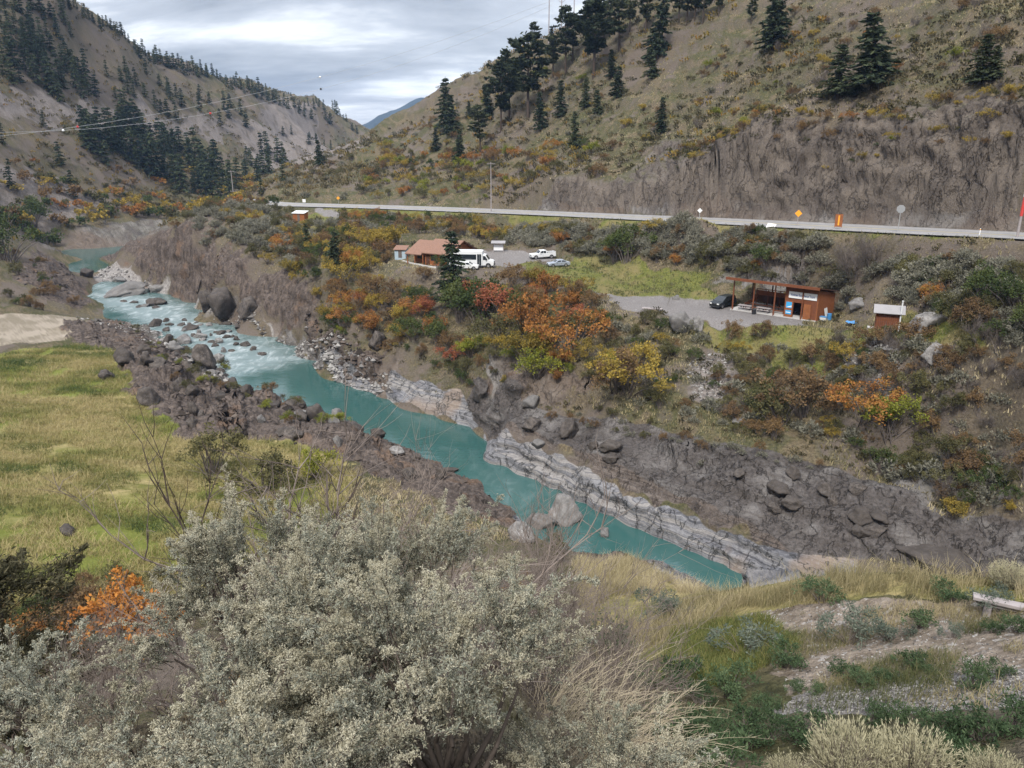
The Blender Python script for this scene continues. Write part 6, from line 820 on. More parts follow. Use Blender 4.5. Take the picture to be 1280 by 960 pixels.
# ---------------------------------------------------------------- loose stones, grass (nobody could count them)
def stones(name, pts, size, mat, seed):
    rg = np.random.default_rng(seed); n = len(pts)
    t = np.array([[1,0,0],[-1,0,0],[0,1,0],[0,-1,0],[0,0,1],[0,0,-1.]]); f = np.array([[0,2,4],[2,1,4],[1,3,4],[3,0,4],[2,0,5],[1,2,5],[3,1,5],[0,3,5]])
    s = size[0]*(size[1]/size[0])**(rg.random(n)**1.8)
    V = t[None]*rg.uniform(.5, 1.1, (n, 6, 1))*s[:,None,None]*rg.uniform(.6, 1.1, (n, 1, 3))
    V[:,:,2] *= .65; a = rg.uniform(0, 6.28, n); c, q = np.cos(a), np.sin(a)
    X = V[:,:,0]*c[:,None]-V[:,:,1]*q[:,None]; Y = V[:,:,0]*q[:,None]+V[:,:,1]*c[:,None]
    V = np.stack([X+pts[:,0:1], Y+pts[:,1:2], V[:,:,2]+pts[:,2:3]], 2).reshape(-1, 3)
    F = (np.arange(n)[:,None,None]*6+f[None]).reshape(-1, 3)
    o = link(name, mesh_np(name, V, F, [mat], attrs={'tint': np.repeat(rg.random(n), 6)})); tag(o, kind='stuff'); return o
def ground_pts(xy): return np.array([(x, y, drop(x, y)) for x, y in xy])
STONE = leaf_mat('loose_stone', (.06, .053, .05), (.145, .135, .128), (.26, .245, .235), (.40, .385, .365), var=0)
STONED = leaf_mat('loose_brown_stone', (.03, .025, .022), (.085, .067, .057), (.16, .13, .11), var=0)
rg = np.random.default_rng(77)
def many(zname, per, seed):
    r_ = np.random.default_rng(seed); return np.concatenate([sample_poly(p, per, r_) for p in ZONES[zname]])
stones('bank_stones', ground_pts(many('bar', 800, 1)), (.25, 1.3), STONE, 2)
stones('rubble', ground_pts(np.concatenate([sample_poly(p, 900, rg) for p in ZONES['scree'][3:]])), (.10, .42), STONE, 3)
stones('rubble', ground_pts(np.concatenate([sample_poly(p, 500, rg) for p in ZONES['grey'][5:6]+ZONES['grey'][8:12]])), (.2, 1.0), STONE, 4)
stones('dark_rubble', ground_pts(np.concatenate([sample_poly(p, 420, rg) for p in ZONES['dark'][1:4]+ZONES['dark'][7:8]])), (.2, 1.3), STONED, 5)
stones('path_gravel', ground_pts(np.concatenate([sample_poly(ZONES['gravel'][3], 5000, rg), sample_poly(ZONES['dirt'][0], 3500, rg)])), (.008, .05), STONE, 6)
def grass(name, pts, h, w, mat, seed, per=3, lean=.35, spread=.12, tint=None):
    rg = np.random.default_rng(seed); n = len(pts)*per
    b = np.repeat(pts, per, 0)+np.c_[rg.normal(size=(n, 2))*spread, np.zeros(n)]
    hh = rg.uniform(*h, n)*np.repeat(rg.uniform(.6, 1.2, len(pts)), per); a = rg.uniform(0, 6.28, n); s = np.c_[np.cos(a), np.sin(a), np.zeros(n)]*w/2
    ld = rg.normal(size=(n, 2))*lean+np.array([.12, .05])
    mid = b+np.c_[ld*hh[:,None]*.35, hh*.6]; tip = b+np.c_[ld*hh[:,None], hh]; b = b-np.array([0, 0, .04])
    V = np.stack([b-s, b+s, mid+s*.7, mid-s*.7, tip], 1).reshape(-1, 3); i = np.arange(n)[:,None]*5
    F = np.concatenate([i+np.array([[0, 1, 2, 3]])]); F2 = i+np.array([[3, 2, 4]])
    flat_ = np.concatenate([np.c_[F, F2].reshape(-1)]); fs = np.tile([4, 3], n)
    tt = rg.random(len(pts)) if tint is None else tint
    me = mesh_np(name, V, flat_, [mat], attrs={'tint': np.clip(np.repeat(np.repeat(tt, per)+rg.normal(size=n)*.12, 5), 0, 1)}, fsize=fs)
    o = link(name, me); tag(o, kind='stuff'); return o
GM = leaf_mat('field_grass', (.065, .095, .03), (.15, .155, .05), (.26, .225, .09), (.36, .30, .15), var=0)
DG = leaf_mat('dry_grass', (.085, .095, .04), (.225, .195, .105), (.36, .305, .18), (.47, .40, .26), var=0)
xy = np.concatenate([sample_poly(ZONES['field'][0], 42000, rg), sample_poly(ZONES['field'][1], 2500, rg)])
keep = zone_mask('dark', xy[:,0], xy[:,1])+zone_mask('grey', xy[:,0], xy[:,1]) < .4; xy = xy[keep]; xy = xy[fbm(xy[:,0]/3.5, xy[:,1]/3.5, octaves=3, seed=54) > -.38]
tn = .62+1.1*fbm(xy[:,0]/9, xy[:,1]/3.0, octaves=4, seed=55)+.25*fbm(xy[:,0]/30, xy[:,1]/30, octaves=2, seed=56)
grass('reed_grass', ground_pts(xy), (.25, .85), .06, GM, 8, 3, .8, .28, np.clip(tn, 0, 1))
# terrace: straw along the edge, thin green weeds inside
xy = sample_poly(ZONES['field'][2], 15000, rg); d = fbm(xy[:,0]/1.6, xy[:,1]/1.6, octaves=3, seed=57); 
dm = zone_mask('dirt', xy[:,0], xy[:,1], .03)
xy = xy[(d > -.25+.5*dm)]
grass('dry_grass', ground_pts(xy), (.17, .5), .010, DG, 9, 7, .5, .06, np.clip(.72+.5*fbm(xy[:,0]/2.5, xy[:,1]/2.5, octaves=3, seed=58), 0, 1))
xy = np.concatenate([sample_poly(ZONES['dirt'][0], 5000, rg), sample_poly(ZONES['gravel'][3], 500, rg)]); d = fbm(xy[:,0]/1.1, xy[:,1]/1.1, octaves=3, seed=59); xy = xy[d > .12]
grass('short_grass', ground_pts(xy), (.05, .18), .008, DG, 10, 5, .7, .06, np.clip(.4+.7*fbm(xy[:,0]/1.5, xy[:,1]/1.5, octaves=2, seed=60), 0, 1))
xy = sample_poly(ZONES['green'][5], 5000, rg)
grass('green_grass', ground_pts(xy), (.06, .2), .010, GM, 12, 5, .6, .06, np.clip(.15+.3*rg.random(len(xy)), 0, 1))
# bunch grass over the opposite slopes
n = 60000; th = rg.uniform(R(-30), R(37), n); r_ = np.exp(rg.uniform(math.log(78), math.log(330), n)); xy = np.c_[r_*np.sin(th), r_*np.cos(th)]
bad = zone_mask('dark', *xy.T)+zone_mask('grey', *xy.T)*.9+zone_mask('band', *xy.T)+zone_mask('bar', *xy.T)+zone_mask('gravel', *xy.T)+zone_mask('scree', *xy.T)+(road_info(*xy.T)[0] < 6.3)
h0 = lookup(T, *xy.T); ok = (bad < .35) & (h0 > 1.5) & (~((xy[:,0] < -20) & (h0 < 8.5)))
ok &= fbm(xy[:,0]/8, xy[:,1]/8, octaves=3, seed=61) > -.25
xy = xy[ok]; xy = xy[zone_mask('shelf', *xy.T) < .4]; gz = zone_mask('green', *xy.T)
grass('bunch_grass', ground_pts(xy), (.18, .5), .12, DG, 13, 4, .5, .25, np.clip(np.where(gz > .5, .12, .52)+.55*fbm(xy[:,0]/14, xy[:,1]/14, octaves=3, seed=62), 0, 1))
# ---------------------------------------------------------------- built things
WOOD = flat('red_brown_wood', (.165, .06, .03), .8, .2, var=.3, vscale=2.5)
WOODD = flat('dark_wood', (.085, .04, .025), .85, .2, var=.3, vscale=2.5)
WOODG = flat('weathered_wood', (.30, .27, .27), .9, .15, var=.22, vscale=5)
CEDAR = flat('cedar_wood', (.25, .092, .036), .75, .2, var=.25, vscale=2)
WHITE = flat('white_paint', (.60, .61, .62), .45, .4, var=.05)
SILVER = flat('silver_paint', (.36, .40, .47), .35, .5, .3, var=.05)
PALE = flat('pale_metallic_paint', (.62, .63, .63), .35, .5, .1, var=.05)
BLACKP = flat('black_paint', (.012, .016, .018), .25, .5, var=.05)
GLASS = flat('dark_glass', (.018, .022, .026), .08, .6, var=.05)
RUBBER = flat('rubber', (.02, .02, .02), .85, .2)
CHROME = flat('wheel_metal', (.42, .42, .43), .35, .5, .7)
LAMPW = flat('lamp_lens', (.7, .7, .68), .15, .6); LAMPR = flat('tail_lens', (.35, .02, .02), .2, .6)
TRIM = flat('dark_trim', (.03, .03, .032), .6, .3)
ROOFT = flat('brown_roof_tile', (.215, .125, .092), .85, .2, var=.25, vscale=3)
GREYR = flat('grey_metal_roof', (.25, .24, .245), .5, .4, var=.15, vscale=1)
CONC = flat('concrete', (.42, .41, .40), .9, .2, var=.15)
STEEL = flat('galvanised_steel', (.36, .37, .38), .5, .4, .5)
BLUEW = flat('blue_grey_boards', (.34, .42, .48), .8, .2, var=.15)
SIGNW = flat('sign_white', (.72, .73, .74), .5, .3, var=.04); SIGNB = flat('sign_blue', (.04, .08, .24), .5, .3, var=.04)
ORANGE = flat('orange_sheeting', (.80, .33, .03), .5, .3, var=.05); REDP = flat('red_paint', (.50, .05, .045), .6, .3, var=.1)
SKYB = flat('poster_blue', (.05, .34, .66), .5, .3, var=.2, vscale=2); TARP = flat('blue_tarp', (.07, .22, .46), .6, .3)
BLUEP = flat('blue_plastic', (.05, .20, .42), .5, .4); BLKPL = flat('black_plastic', (.02, .02, .022), .6, .3)
class PB:
    """collects boxes, prisms and tubes into one mesh"""
    def __init__(s): s.V = []; s.F = []
    def poly(s, V, F):
        n = len(s.V); s.V += [tuple(v) for v in V]; s.F += [[i+n for i in f] for f in F]; return s
    def box(s, x0, x1, y0, y1, z0, z1):
        return s.poly([(x, y, z) for z in (z0, z1) for y in (y0, y1) for x in (x0, x1)], [(0,2,3,1), (4,5,7,6), (0,1,5,4), (2,6,7,3), (0,4,6,2), (1,3,7,5)])
    def prism(s, pts, a, b, axis='y'):
        """polygon extruded along an axis; pts are the two other coordinates in xyz order"""
        def mk(p, t): return {'y': (p[0], t, p[1]), 'x': (t, p[0], p[1]), 'z': (p[0], p[1], t)}[axis]
        n = len(pts); V = [mk(p, a) for p in pts]+[mk(p, b) for p in pts]
        return s.poly(V, [list(range(n)), list(range(2*n-1, n-1, -1))]+[(i, i+n, (i+1) % n+n, (i+1) % n) for i in range(n)])
    def loft(s, A, B):
        n = len(A); return s.poly(list(A)+list(B), [list(range(n)), list(range(2*n-1, n-1, -1))]+[(i, i+n, (i+1) % n+n, (i+1) % n) for i in range(n)])
    def bar(s, p, q, r=.05, k=6, r2=None):
        V, F = tubes([p], [q], r, r if r2 is None else r2, k); V = V.tolist(); n = len(V)//2
        return s.poly(V, F.tolist()+[list(range(n-1, -1, -1)), list(range(n, 2*n))])
    def wheel(s, x, y, z, r, w, k=18):
        pts = [(x+r*math.cos(t), z+r*math.sin(t)) for t in np.arange(k)*2*math.pi/k]; return s.prism(pts, y-w/2, y+w/2, 'y')
    def build(s, name, mat, parent=None, bevel=0, loc=None, rz=0):
        me = bpy.data.meshes.new(name); me.from_pydata(s.V, [], s.F); me.materials.append(mat)
        bm = bmesh.new(); bm.from_mesh(me); bmesh.ops.recalc_face_normals(bm, faces=bm.faces)
        if bevel: bmesh.ops.bevel(bm, geom=[e for e in bm.edges if len(e.link_faces) == 2 and e.calc_face_angle(0) > .5], offset=bevel, segments=2, affect='EDGES', profile=.6)
        bm.to_mesh(me); bm.free(); me.update()
        o = link(name, me, parent, loc); o.rotation_euler.z = rz; return o
def text_mesh(name, body, size, mat, parent, loc, rot, align='CENTER', wide=1.0, bold=.0):
    cu = bpy.data.curves.new(name, 'FONT'); cu.body = body; cu.size = size; cu.align_x = align; cu.align_y = 'CENTER'; cu.extrude = .006; cu.offset = bold
    t = bpy.data.objects.new(name, cu); COL.objects.link(t); dg = bpy.context.evaluated_depsgraph_get()
    me = bpy.data.meshes.new_from_object(t.evaluated_get(dg)); bpy.data.objects.remove(t); me.materials.clear(); me.materials.append(mat)
    o = link(name, me, parent, loc); o.rotation_euler = rot; o.scale = (wide, 1, 1); return o
def root(name, label, cat, loc, rz=0, group=None):
    o = thing(name, loc, rz); tag(o, label, cat, group); return o
# ---- pavilion: x along the open front, y to the back, front right corner at the end of x
def pavilion():
    b = R(40); L, D = 13.0, 7.2; x0, y0 = 44.5-math.cos(b)*L, 113+math.sin(b)*L
    t = root('pavilion', 'open fronted red brown timber pavilion with a slanting roof and a white sign', 'pavilion', (x0, y0, 18.62), -b)
    PB().box(-.2, L+.1, -.3, D+.1, -.5, .06).build('floor_slab', CONC, t)
    f = PB()
    zf = lambda y: 4.75-.19*y
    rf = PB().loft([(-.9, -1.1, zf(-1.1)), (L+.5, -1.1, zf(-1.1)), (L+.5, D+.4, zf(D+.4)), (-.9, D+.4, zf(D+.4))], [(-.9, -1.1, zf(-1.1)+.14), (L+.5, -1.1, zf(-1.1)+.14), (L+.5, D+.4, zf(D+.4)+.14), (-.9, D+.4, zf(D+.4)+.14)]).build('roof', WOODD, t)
    PB().box(-.95, L+.55, -1.2, -1.103, zf(-1.1)-.22, zf(-1.1)+.2).build('fascia', WOOD, rf)
    for i in range(9):
        x = .2+i*(L-.4)/8
        f.loft([(x-.06, -1, zf(-1)-.22), (x+.06, -1, zf(-1)-.22), (x+.06, D, zf(D)-.22), (x-.06, D, zf(D)-.22)], [(x-.06, -1, zf(-1)-.003), (x+.06, -1, zf(-1)-.003), (x+.06, D, zf(D)-.003), (x-.06, D, zf(D)-.003)])
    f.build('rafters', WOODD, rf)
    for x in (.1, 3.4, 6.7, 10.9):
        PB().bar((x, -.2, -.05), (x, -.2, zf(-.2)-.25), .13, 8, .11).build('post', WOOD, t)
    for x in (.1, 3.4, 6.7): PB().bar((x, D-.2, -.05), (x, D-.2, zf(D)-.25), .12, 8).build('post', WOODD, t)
    # enclosed room on the right end
    xr = 8.2
    w = PB(); w.box(xr, 9.55, 0, .12, 0, 4.5).box(11.1, L, 0, .12, 0, 4.5).box(9.55, 11.1, 0, .12, 2.35, 4.5)
    w.build('front_wall', WOOD, t)
    PB().prism([(0, 0), (D, 0), (D, zf(D)-.25), (0, zf(0)-.25)], L, L+.12, 'x').build('side_wall', CEDAR, t)
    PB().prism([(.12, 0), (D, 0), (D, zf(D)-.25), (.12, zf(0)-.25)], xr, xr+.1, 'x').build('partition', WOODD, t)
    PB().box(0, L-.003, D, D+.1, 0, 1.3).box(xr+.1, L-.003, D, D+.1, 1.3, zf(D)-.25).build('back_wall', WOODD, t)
    bt = PB()
    for i in range(18): bt.prism([(.1+i*.5, 0), (.16+i*.5, 0), (.16+i*.5, zf(.1+i*.5)-.3), (.1+i*.5, zf(.1+i*.5)-.3)], L+.122, L+.15, 'x')
    bt.build('wall_battens', WOOD, t)
    d = PB().box(11.12, 12.2, -.16, -.08, .05, 2.3).build('open_door_leaf', CEDAR, t); 
    s = PB().box(8.75, 12.9, -.10, -.003, 3.0, 3.95).build('sign_board', SIGNW, t)
    text_mesh('lettering', 'Xwisten Experience Tours', .50, SIGNB, s, (10.82, -.108, 3.47), (R(90), 0, 0), wide=.66, bold=.008)
    p = PB().box(8.35, 9.5, -.12, -.003, .1, 2.5).build('notice_panel', ORANGE if False else CEDAR, t)
    q = PB().box(8.5, 9.35, -.15, -.123, 1.45, 2.35).build('poster', SKYB, p); PB().prism([(8.5, 1.5), (9.35, 1.62), (9.35, 1.86), (8.95, 1.72)], -.156, -.152, 'y').build('poster_white_shape', SIGNW, q)
    q = PB().box(8.5, 9.35, -.15, -.123, .5, 1.1).build('poster', SKYB, p); PB().box(8.55, 9.3, -.156, -.152, .72, .84).build('poster_white_shape', SIGNW, q)
    # raised gallery with its railing, and the steps up to it
    g = PB().box(2.4, xr-.003, 3.2, 7.0, 2.0, 2.14).build('gallery_floor', WOODD, t)
    rl = PB().box(2.4, xr-.003, 3.1, 3.19, 2.2, 2.9)
    for x in (2.45, 4.3, 6.2, 8.05): rl.box(x, x+.1, 3.0, 3.1, 0, 3.05)
    rl.box(2.4, xr-.003, 3.02, 3.2, 3.06, 3.16); rl.build('railing', WOOD, t)
    st = PB()
    for i in range(7): st.box(.3+i*.32, .75+i*.32, 3.2, 5.0, .12+i*.29, .2+i*.29)
    st.bar((.3, 3.15, .05), (2.6, 3.15, 2.1), .07).bar((.3, 5.05, .05), (2.6, 5.05, 2.1), .07); st.build('stairs', WOOD, t)
    for y in (1.2, 2.0): PB().box(1.0, xr-.2, y, y+.35, .42+.35*(y > 1.5), .5+.35*(y > 1.5)).box(1.2, 1.32, y+.05, y+.3, .06, .42).box(4.4, 4.52, y+.05, y+.3, .06, .42).box(7.6, 7.72, y+.05, y+.3, .06, .42).build('plank_shelf', WOOD, t)
    for k, x in enumerate((1.9, 4.9)):
        px_, py_ = x0+math.cos(-b)*x-math.sin(-b)*.45, y0+math.sin(-b)*x+math.cos(-b)*.45
        tb = root('picnic_table', ('pale picnic table at the open end of the pavilion', 'pale picnic table in the middle of the open pavilion front')[k], 'table', (px_, py_, 18.69), -b, 'picnic tables in the pavilion')
        PB().box(-1.1, 1.1, -.38, .38, .68, .75).build('table_top', WOODG, tb)
        for y in (-.72, .5): PB().box(-1.1, 1.1, y, y+.24, .40, .45).build('seat', WOODG, tb)
        for xx in (-.8, .8): PB().bar((xx, -.66, 0), (xx, -.15, .68), .045).bar((xx, .66, 0), (xx, .15, .68), .045).box(xx-.03, xx+.03, -.62, .62, .33, .397).build('legs', WOODG, tb)
    def at(x, y): return x0+math.cos(-b)*x-math.sin(-b)*y, y0+math.sin(-b)*x+math.cos(-b)*y
    x, y = at(4.0, -1.0); bn = root('litter_bin', 'black litter bin in front of the pavilion', 'bin', (x, y, 18.45), -b)
    PB().bar((0, 0, 0), (0, 0, .85), .30, 14, .34).build('bin_body', BLKPL, bn); PB().bar((0, 0, .853), (0, 0, .93), .36, 14, .30).build('lid', TRIM, bn)
    # bits piled by the side wall
    for (dx, dy, nm, lab, mt, r, h) in ((1.1, 2.6, 'barrel', 'blue plastic barrel by the pavilion side wall', BLUEP, .32, .95), (1.6, 8.6, 'barrel', 'black barrel behind the pavilion corner', BLKPL, .36, 1.0)):
        x, y = at(L+dx, dy); q = root(nm, lab, 'barrel', (x, y, drop(x, y)-.03), 0); PB().bar((0, 0, 0), (0, 0, h), r, 16).build('drum', mt, q); PB().bar((0, 0, h*.3), (0, 0, h*.34), r+.02, 16).bar((0, 0, h*.66), (0, 0, h*.7), r+.02, 16).build('hoops', mt, q)
    x, y = at(L+.7, 1.3); q = root('storage_tub', 'white and blue storage tub with its lid against the pavilion wall', 'tub', (x, y, drop(x, y)-.03), -b)
    PB().loft([(-.4, -.28, 0), (.4, -.28, 0), (.4, .28, 0), (-.4, .28, 0)], [(-.46, -.33, .6), (.46, -.33, .6), (.46, .33, .6), (-.46, .33, .6)]).build('tub', WHITE, q, .02); PB().box(-.49, .49, -.36, .36, .603, .68).build('lid', BLUEP, q, .02)
    x, y = at(L+.45, 3.5); q = root('white_panel', 'white board leaning upright against the pavilion side wall', 'board', (x, y, drop(x, y)-.03), -b)
    PB().loft([(-.02, -.55, 0), (.03, -.55, 0), (.03, .55, 0), (-.02, .55, 0)], [(-.32, -.55, 1.5), (-.27, -.55, 1.5), (-.27, .55, 1.5), (-.32, .55, 1.5)]).build('panel', WHITE, q)
    x, y = ANCHOR['tarp'][:2]; z = drop(x, y); V = []
    for i in range(9):
        for j in range(7): V.append((x+(i-4)*.26, y+(j-3)*.16, z+.25+.06*math.sin(i*1.7+j)+.10*(j-3)*.16))
    i, j = np.meshgrid(np.arange(8), np.arange(6), indexing='ij'); q_ = i*7+j
    o = link('tarp', mesh_np('tarp', V, np.stack([q_, q_+7, q_+8, q_+1], 2).reshape(-1, 4), [TARP])); md = o.modifiers.new('thick', 'SOLIDIFY'); md.thickness = .05
    tag(o, 'blue tarp lying crumpled on the grass left of the outhouse', 'tarp')
pavilion()
# ---- outhouse right of it
def outhouse():
    t = root('outhouse', 'small brown board outhouse with a grey roof and white vent pipe', 'outhouse', (SHED[0], SHED[1], SHED[2]), R(-22))
    z0 = -.4
    w = PB().prism([(-1.45, z0), (1.45, z0), (1.45, 2.35), (-1.45, 2.35)], -2.0/2, 1.0).build('wall', WOOD, t)
    PB().prism([(-1.0, 2.35), (1.0, 2.35), (0, 2.95)], -1.449, 1.449, 'x').build('gable', WOODD, t)
    r = PB()
    for s in (-1, 1): r.loft([(-1.85, 0, 3.05), (1.85, 0, 3.05), (1.85, s*1.45, 2.2), (-1.85, s*1.45, 2.2)], [(-1.85, 0, 3.13), (1.85, 0, 3.13), (1.85, s*1.47, 2.28), (-1.85, s*1.47, 2.28)])
    r.build('roof', GREYR, t)
    PB().bar((1.35, -1.2, z0), (1.35, -1.2, 3.9), .09, 12).bar((1.35, -1.2, 3.902), (1.35, -1.2, 4.0), .14, 12).build('vent_pipe', WHITE, t)
    d = PB().box(1.452, 1.50, -.45, .45, 0, 2.0).build('door', WOODD, t); PB().box(1.503, 1.55, .3, .36, .95, 1.1).build('handle', STEEL, d)
    b = PB()
    for i in range(12): b.box(-1.4+i*.245, -1.36+i*.245, -1.03, -1.002, 0, 2.3)
    b.build('battens', WOODD, t)
    PB().box(-2.3, -1.46, -.6, .6, -.3, .06).build('step_slab', CONC, t)
outhouse()
# ---- house
def house():
    a = R(30); t = root('house', 'red brown timber house with a two level tan tiled roof', 'house', (-12.9, 162.6, 18.55), -a)
    D = 9.0; L1, L0 = 0, 7.2            # x runs left to right along the front, 0 at the right gable
    H, RG = 2.7, 4.7
    def roof(x0, x1, h, rg, over=.7):
        r = PB(); ya, yb, ym = -over, D+over, D/2; k = (rg-h)/(D/2)
        za, zr = h-k*over, rg
        for (ye, ) in ((ya,), (yb,)):
            r.loft([(x0, ye, za), (x1, ye, za), (x1, ym, zr), (x0, ym, zr)], [(x0, ye, za+.18), (x1, ye, za+.18), (x1, ym, zr+.2), (x0, ym, zr+.2)])
        return r.build('roof', ROOFT, t)
    rf = roof(-6.6, .7, H, RG); roof(-10.8, -6.603, H-.35, RG-.45, .9)
    ch = PB().box(-3.2, -2.6, 5.2, 5.8, 4.3, 5.5).build('chimney', STEEL, rf)
    w = PB(); w.box(-6.2, -.0, 0, .15, -.5, H).box(-10.2, -6.2, 1.6, 1.75, -.5, H-.3).box(-6.2, -6.05, .15, 1.6, -.5, H).box(-10.2, -.0, D-.15, D, -.5, H-.4).box(-10.2, -10.05, 1.75, D-.15, -.5, H-.4)
    w.build('wall', CEDAR, t)
    PB().prism([(.0, -.5), (D, -.5), (D, H-.05), (D/2, RG-.12), (.0, H-.05)], .003, .15, 'x').build('gable_wall', CEDAR, t)
    bg = PB(); k = (RG-H)/(D/2)
    for s in (0, 1):
        ye = -.7 if s == 0 else D+.7
        bg.loft([(.703, ye, H-k*.7-.15), (.76, ye, H-k*.7-.15), (.76, D/2, RG-.12), (.703, D/2, RG-.12)], [(.703, ye, H-k*.7+.2), (.76, ye, H-k*.7+.2), (.76, D/2, RG+.22), (.703, D/2, RG+.22)])
    bg.build('barge_board', WOODD, t)
    def win(x0, x1, z0, z1, y=-.003):
        f = PB().box(x0-.08, x1+.08, y-.05, y, z0-.08, z1+.08).build('window', WOODD, t); PB().box(x0, x1, y-.07, y-.052, z0, z1).build('pane', GLASS, f)
    win(-2.2, -.9, 1.0, 2.1); win(-4.6, -3.4, 1.0, 2.1)
    d = PB().box(-5.9, -5.0, -.06, -.003, -.05, 2.05).build('door', WOODD, t); PB().box(-5.15, -5.08, -.1, -.063, .95, 1.1).build('handle', STEEL, d)
    win(-9.3, -8.0, .9, 2.0, 1.597); d = PB().box(-7.4, -6.6, 1.54, 1.597, -.05, 2.0).build('door', TRIM, t)
    for y in (3.2, 5.4):
        f = PB().box(.153, .2, y-.55, y+.55, 1.1, 2.2).build('window', WOODD, t); PB().box(.203, .22, y-.45, y+.45, 1.2, 2.1).build('pane', GLASS, f)
    for x in (-10.4, -8.5, -6.4): PB().bar((x, -.5, -.4), (x, -.5, H-.62), .11, 8).build('porch_post', CEDAR, t)
    PB().box(-10.9, -6.21, -.7, 1.6, -.6, -.08).build('porch_deck', WOODG, t)
    # low pale retaining wall in front
    p = [(-23.6, 170.0), (-20.2, 165.6), (-17.0, 162.2), (-14.4, 160.4)]; lw = PB()
    for k in range(3):
        q0, q1 = np.array(p[k]), np.array(p[k+1]); e = (q1-q0)/np.linalg.norm(q1-q0); nn_ = np.array([-e[1], e[0]])*.22
        lw.loft([(*(q0-nn_), 17.3), (*(q1-nn_), 17.3), (*(q1+nn_), 17.3), (*(q0+nn_), 17.3)], [(*(q0-nn_), 18.75), (*(q1-nn_), 18.7), (*(q1+nn_), 18.7), (*(q0+nn_), 18.75)])
    tag(lw.build('low_wall', CONC), 'pale low retaining wall in front of the house', 'wall')
house()
def small_shed(name, label, loc, rz, w, d, h, wallm, roofm, slope=.25, cat='shed'):
    t = root(name, label, cat, loc, rz)
    PB().box(-w/2, w/2, -d/2, d/2, -.5, h).build('wall', wallm, t)
    PB().loft([(-w/2-.25, -d/2-.3, h+.003), (w/2+.25, -d/2-.3, h+.003), (w/2+.25, d/2+.3, h+.003+slope*d), (-w/2-.25, d/2+.3, h+.003+slope*d)], [(-w/2-.25, -d/2-.3, h+.10), (w/2+.25, -d/2-.3, h+.10), (w/2+.25, d/2+.3, h+.10+slope*d), (-w/2-.25, d/2+.3, h+.10+slope*d)]).build('roof', roofm, t)
    PB().prism([(-d/2, h-.01), (d/2, h-.01), (d/2, h+slope*d)], -w/2, w/2, 'x').build('upper_wall', wallm, t)
    dd = PB().box(-.4, .4, -d/2-.05, -d/2-.003, 0, min(1.9, h-.15)).build('door', flat('door_'+name, tuple(.75*c for c in wallm.diffuse_color[:3]) if False else (.12, .10, .09)), t); PB().box(.28, .34, -d/2-.09, -d/2-.053, .9, 1.05).build('handle', STEEL, dd)
    return t
small_shed('shed', 'little pale blue grey shed with a brown roof left of the house', (*ANCHOR['bshed'][:2], 18.5), R(-8), 2.5, 2.2, 1.7, BLUEW, ROOFT, .28)
small_shed('shed', 'orange red shed with a white roof far off by the dirt track', (*ANCHOR['rshed'][:2], ANCHOR['rshed'][2]+.1), R(-12), 3.8, 2.6, 2.2, CEDAR, WHITE, .2)
# ---- kiosk
x, y, z = ANCHOR['kiosk']; t = root('notice_kiosk', 'pale roofed notice board between the house and the pickup', 'notice board', (x, y, z), R(-5))
for s in (-1.1, 1.1): PB().box(s-.07, s+.07, -.07, .07, -.4, 2.5).build('post', WOODG, t)
PB().box(-1.03, 1.03, -.05, .05, .7, 2.0).build('panel', SIGNW, t); PB().loft([(-1.6, -.8, 2.3), (1.6, -.8, 2.3), (1.6, .5, 2.7), (-1.6, .5, 2.7)], [(-1.6, -.8, 2.42), (1.6, -.8, 2.42), (1.6, .5, 2.82), (-1.6, .5, 2.82)]).build('roof', GREYR, t)
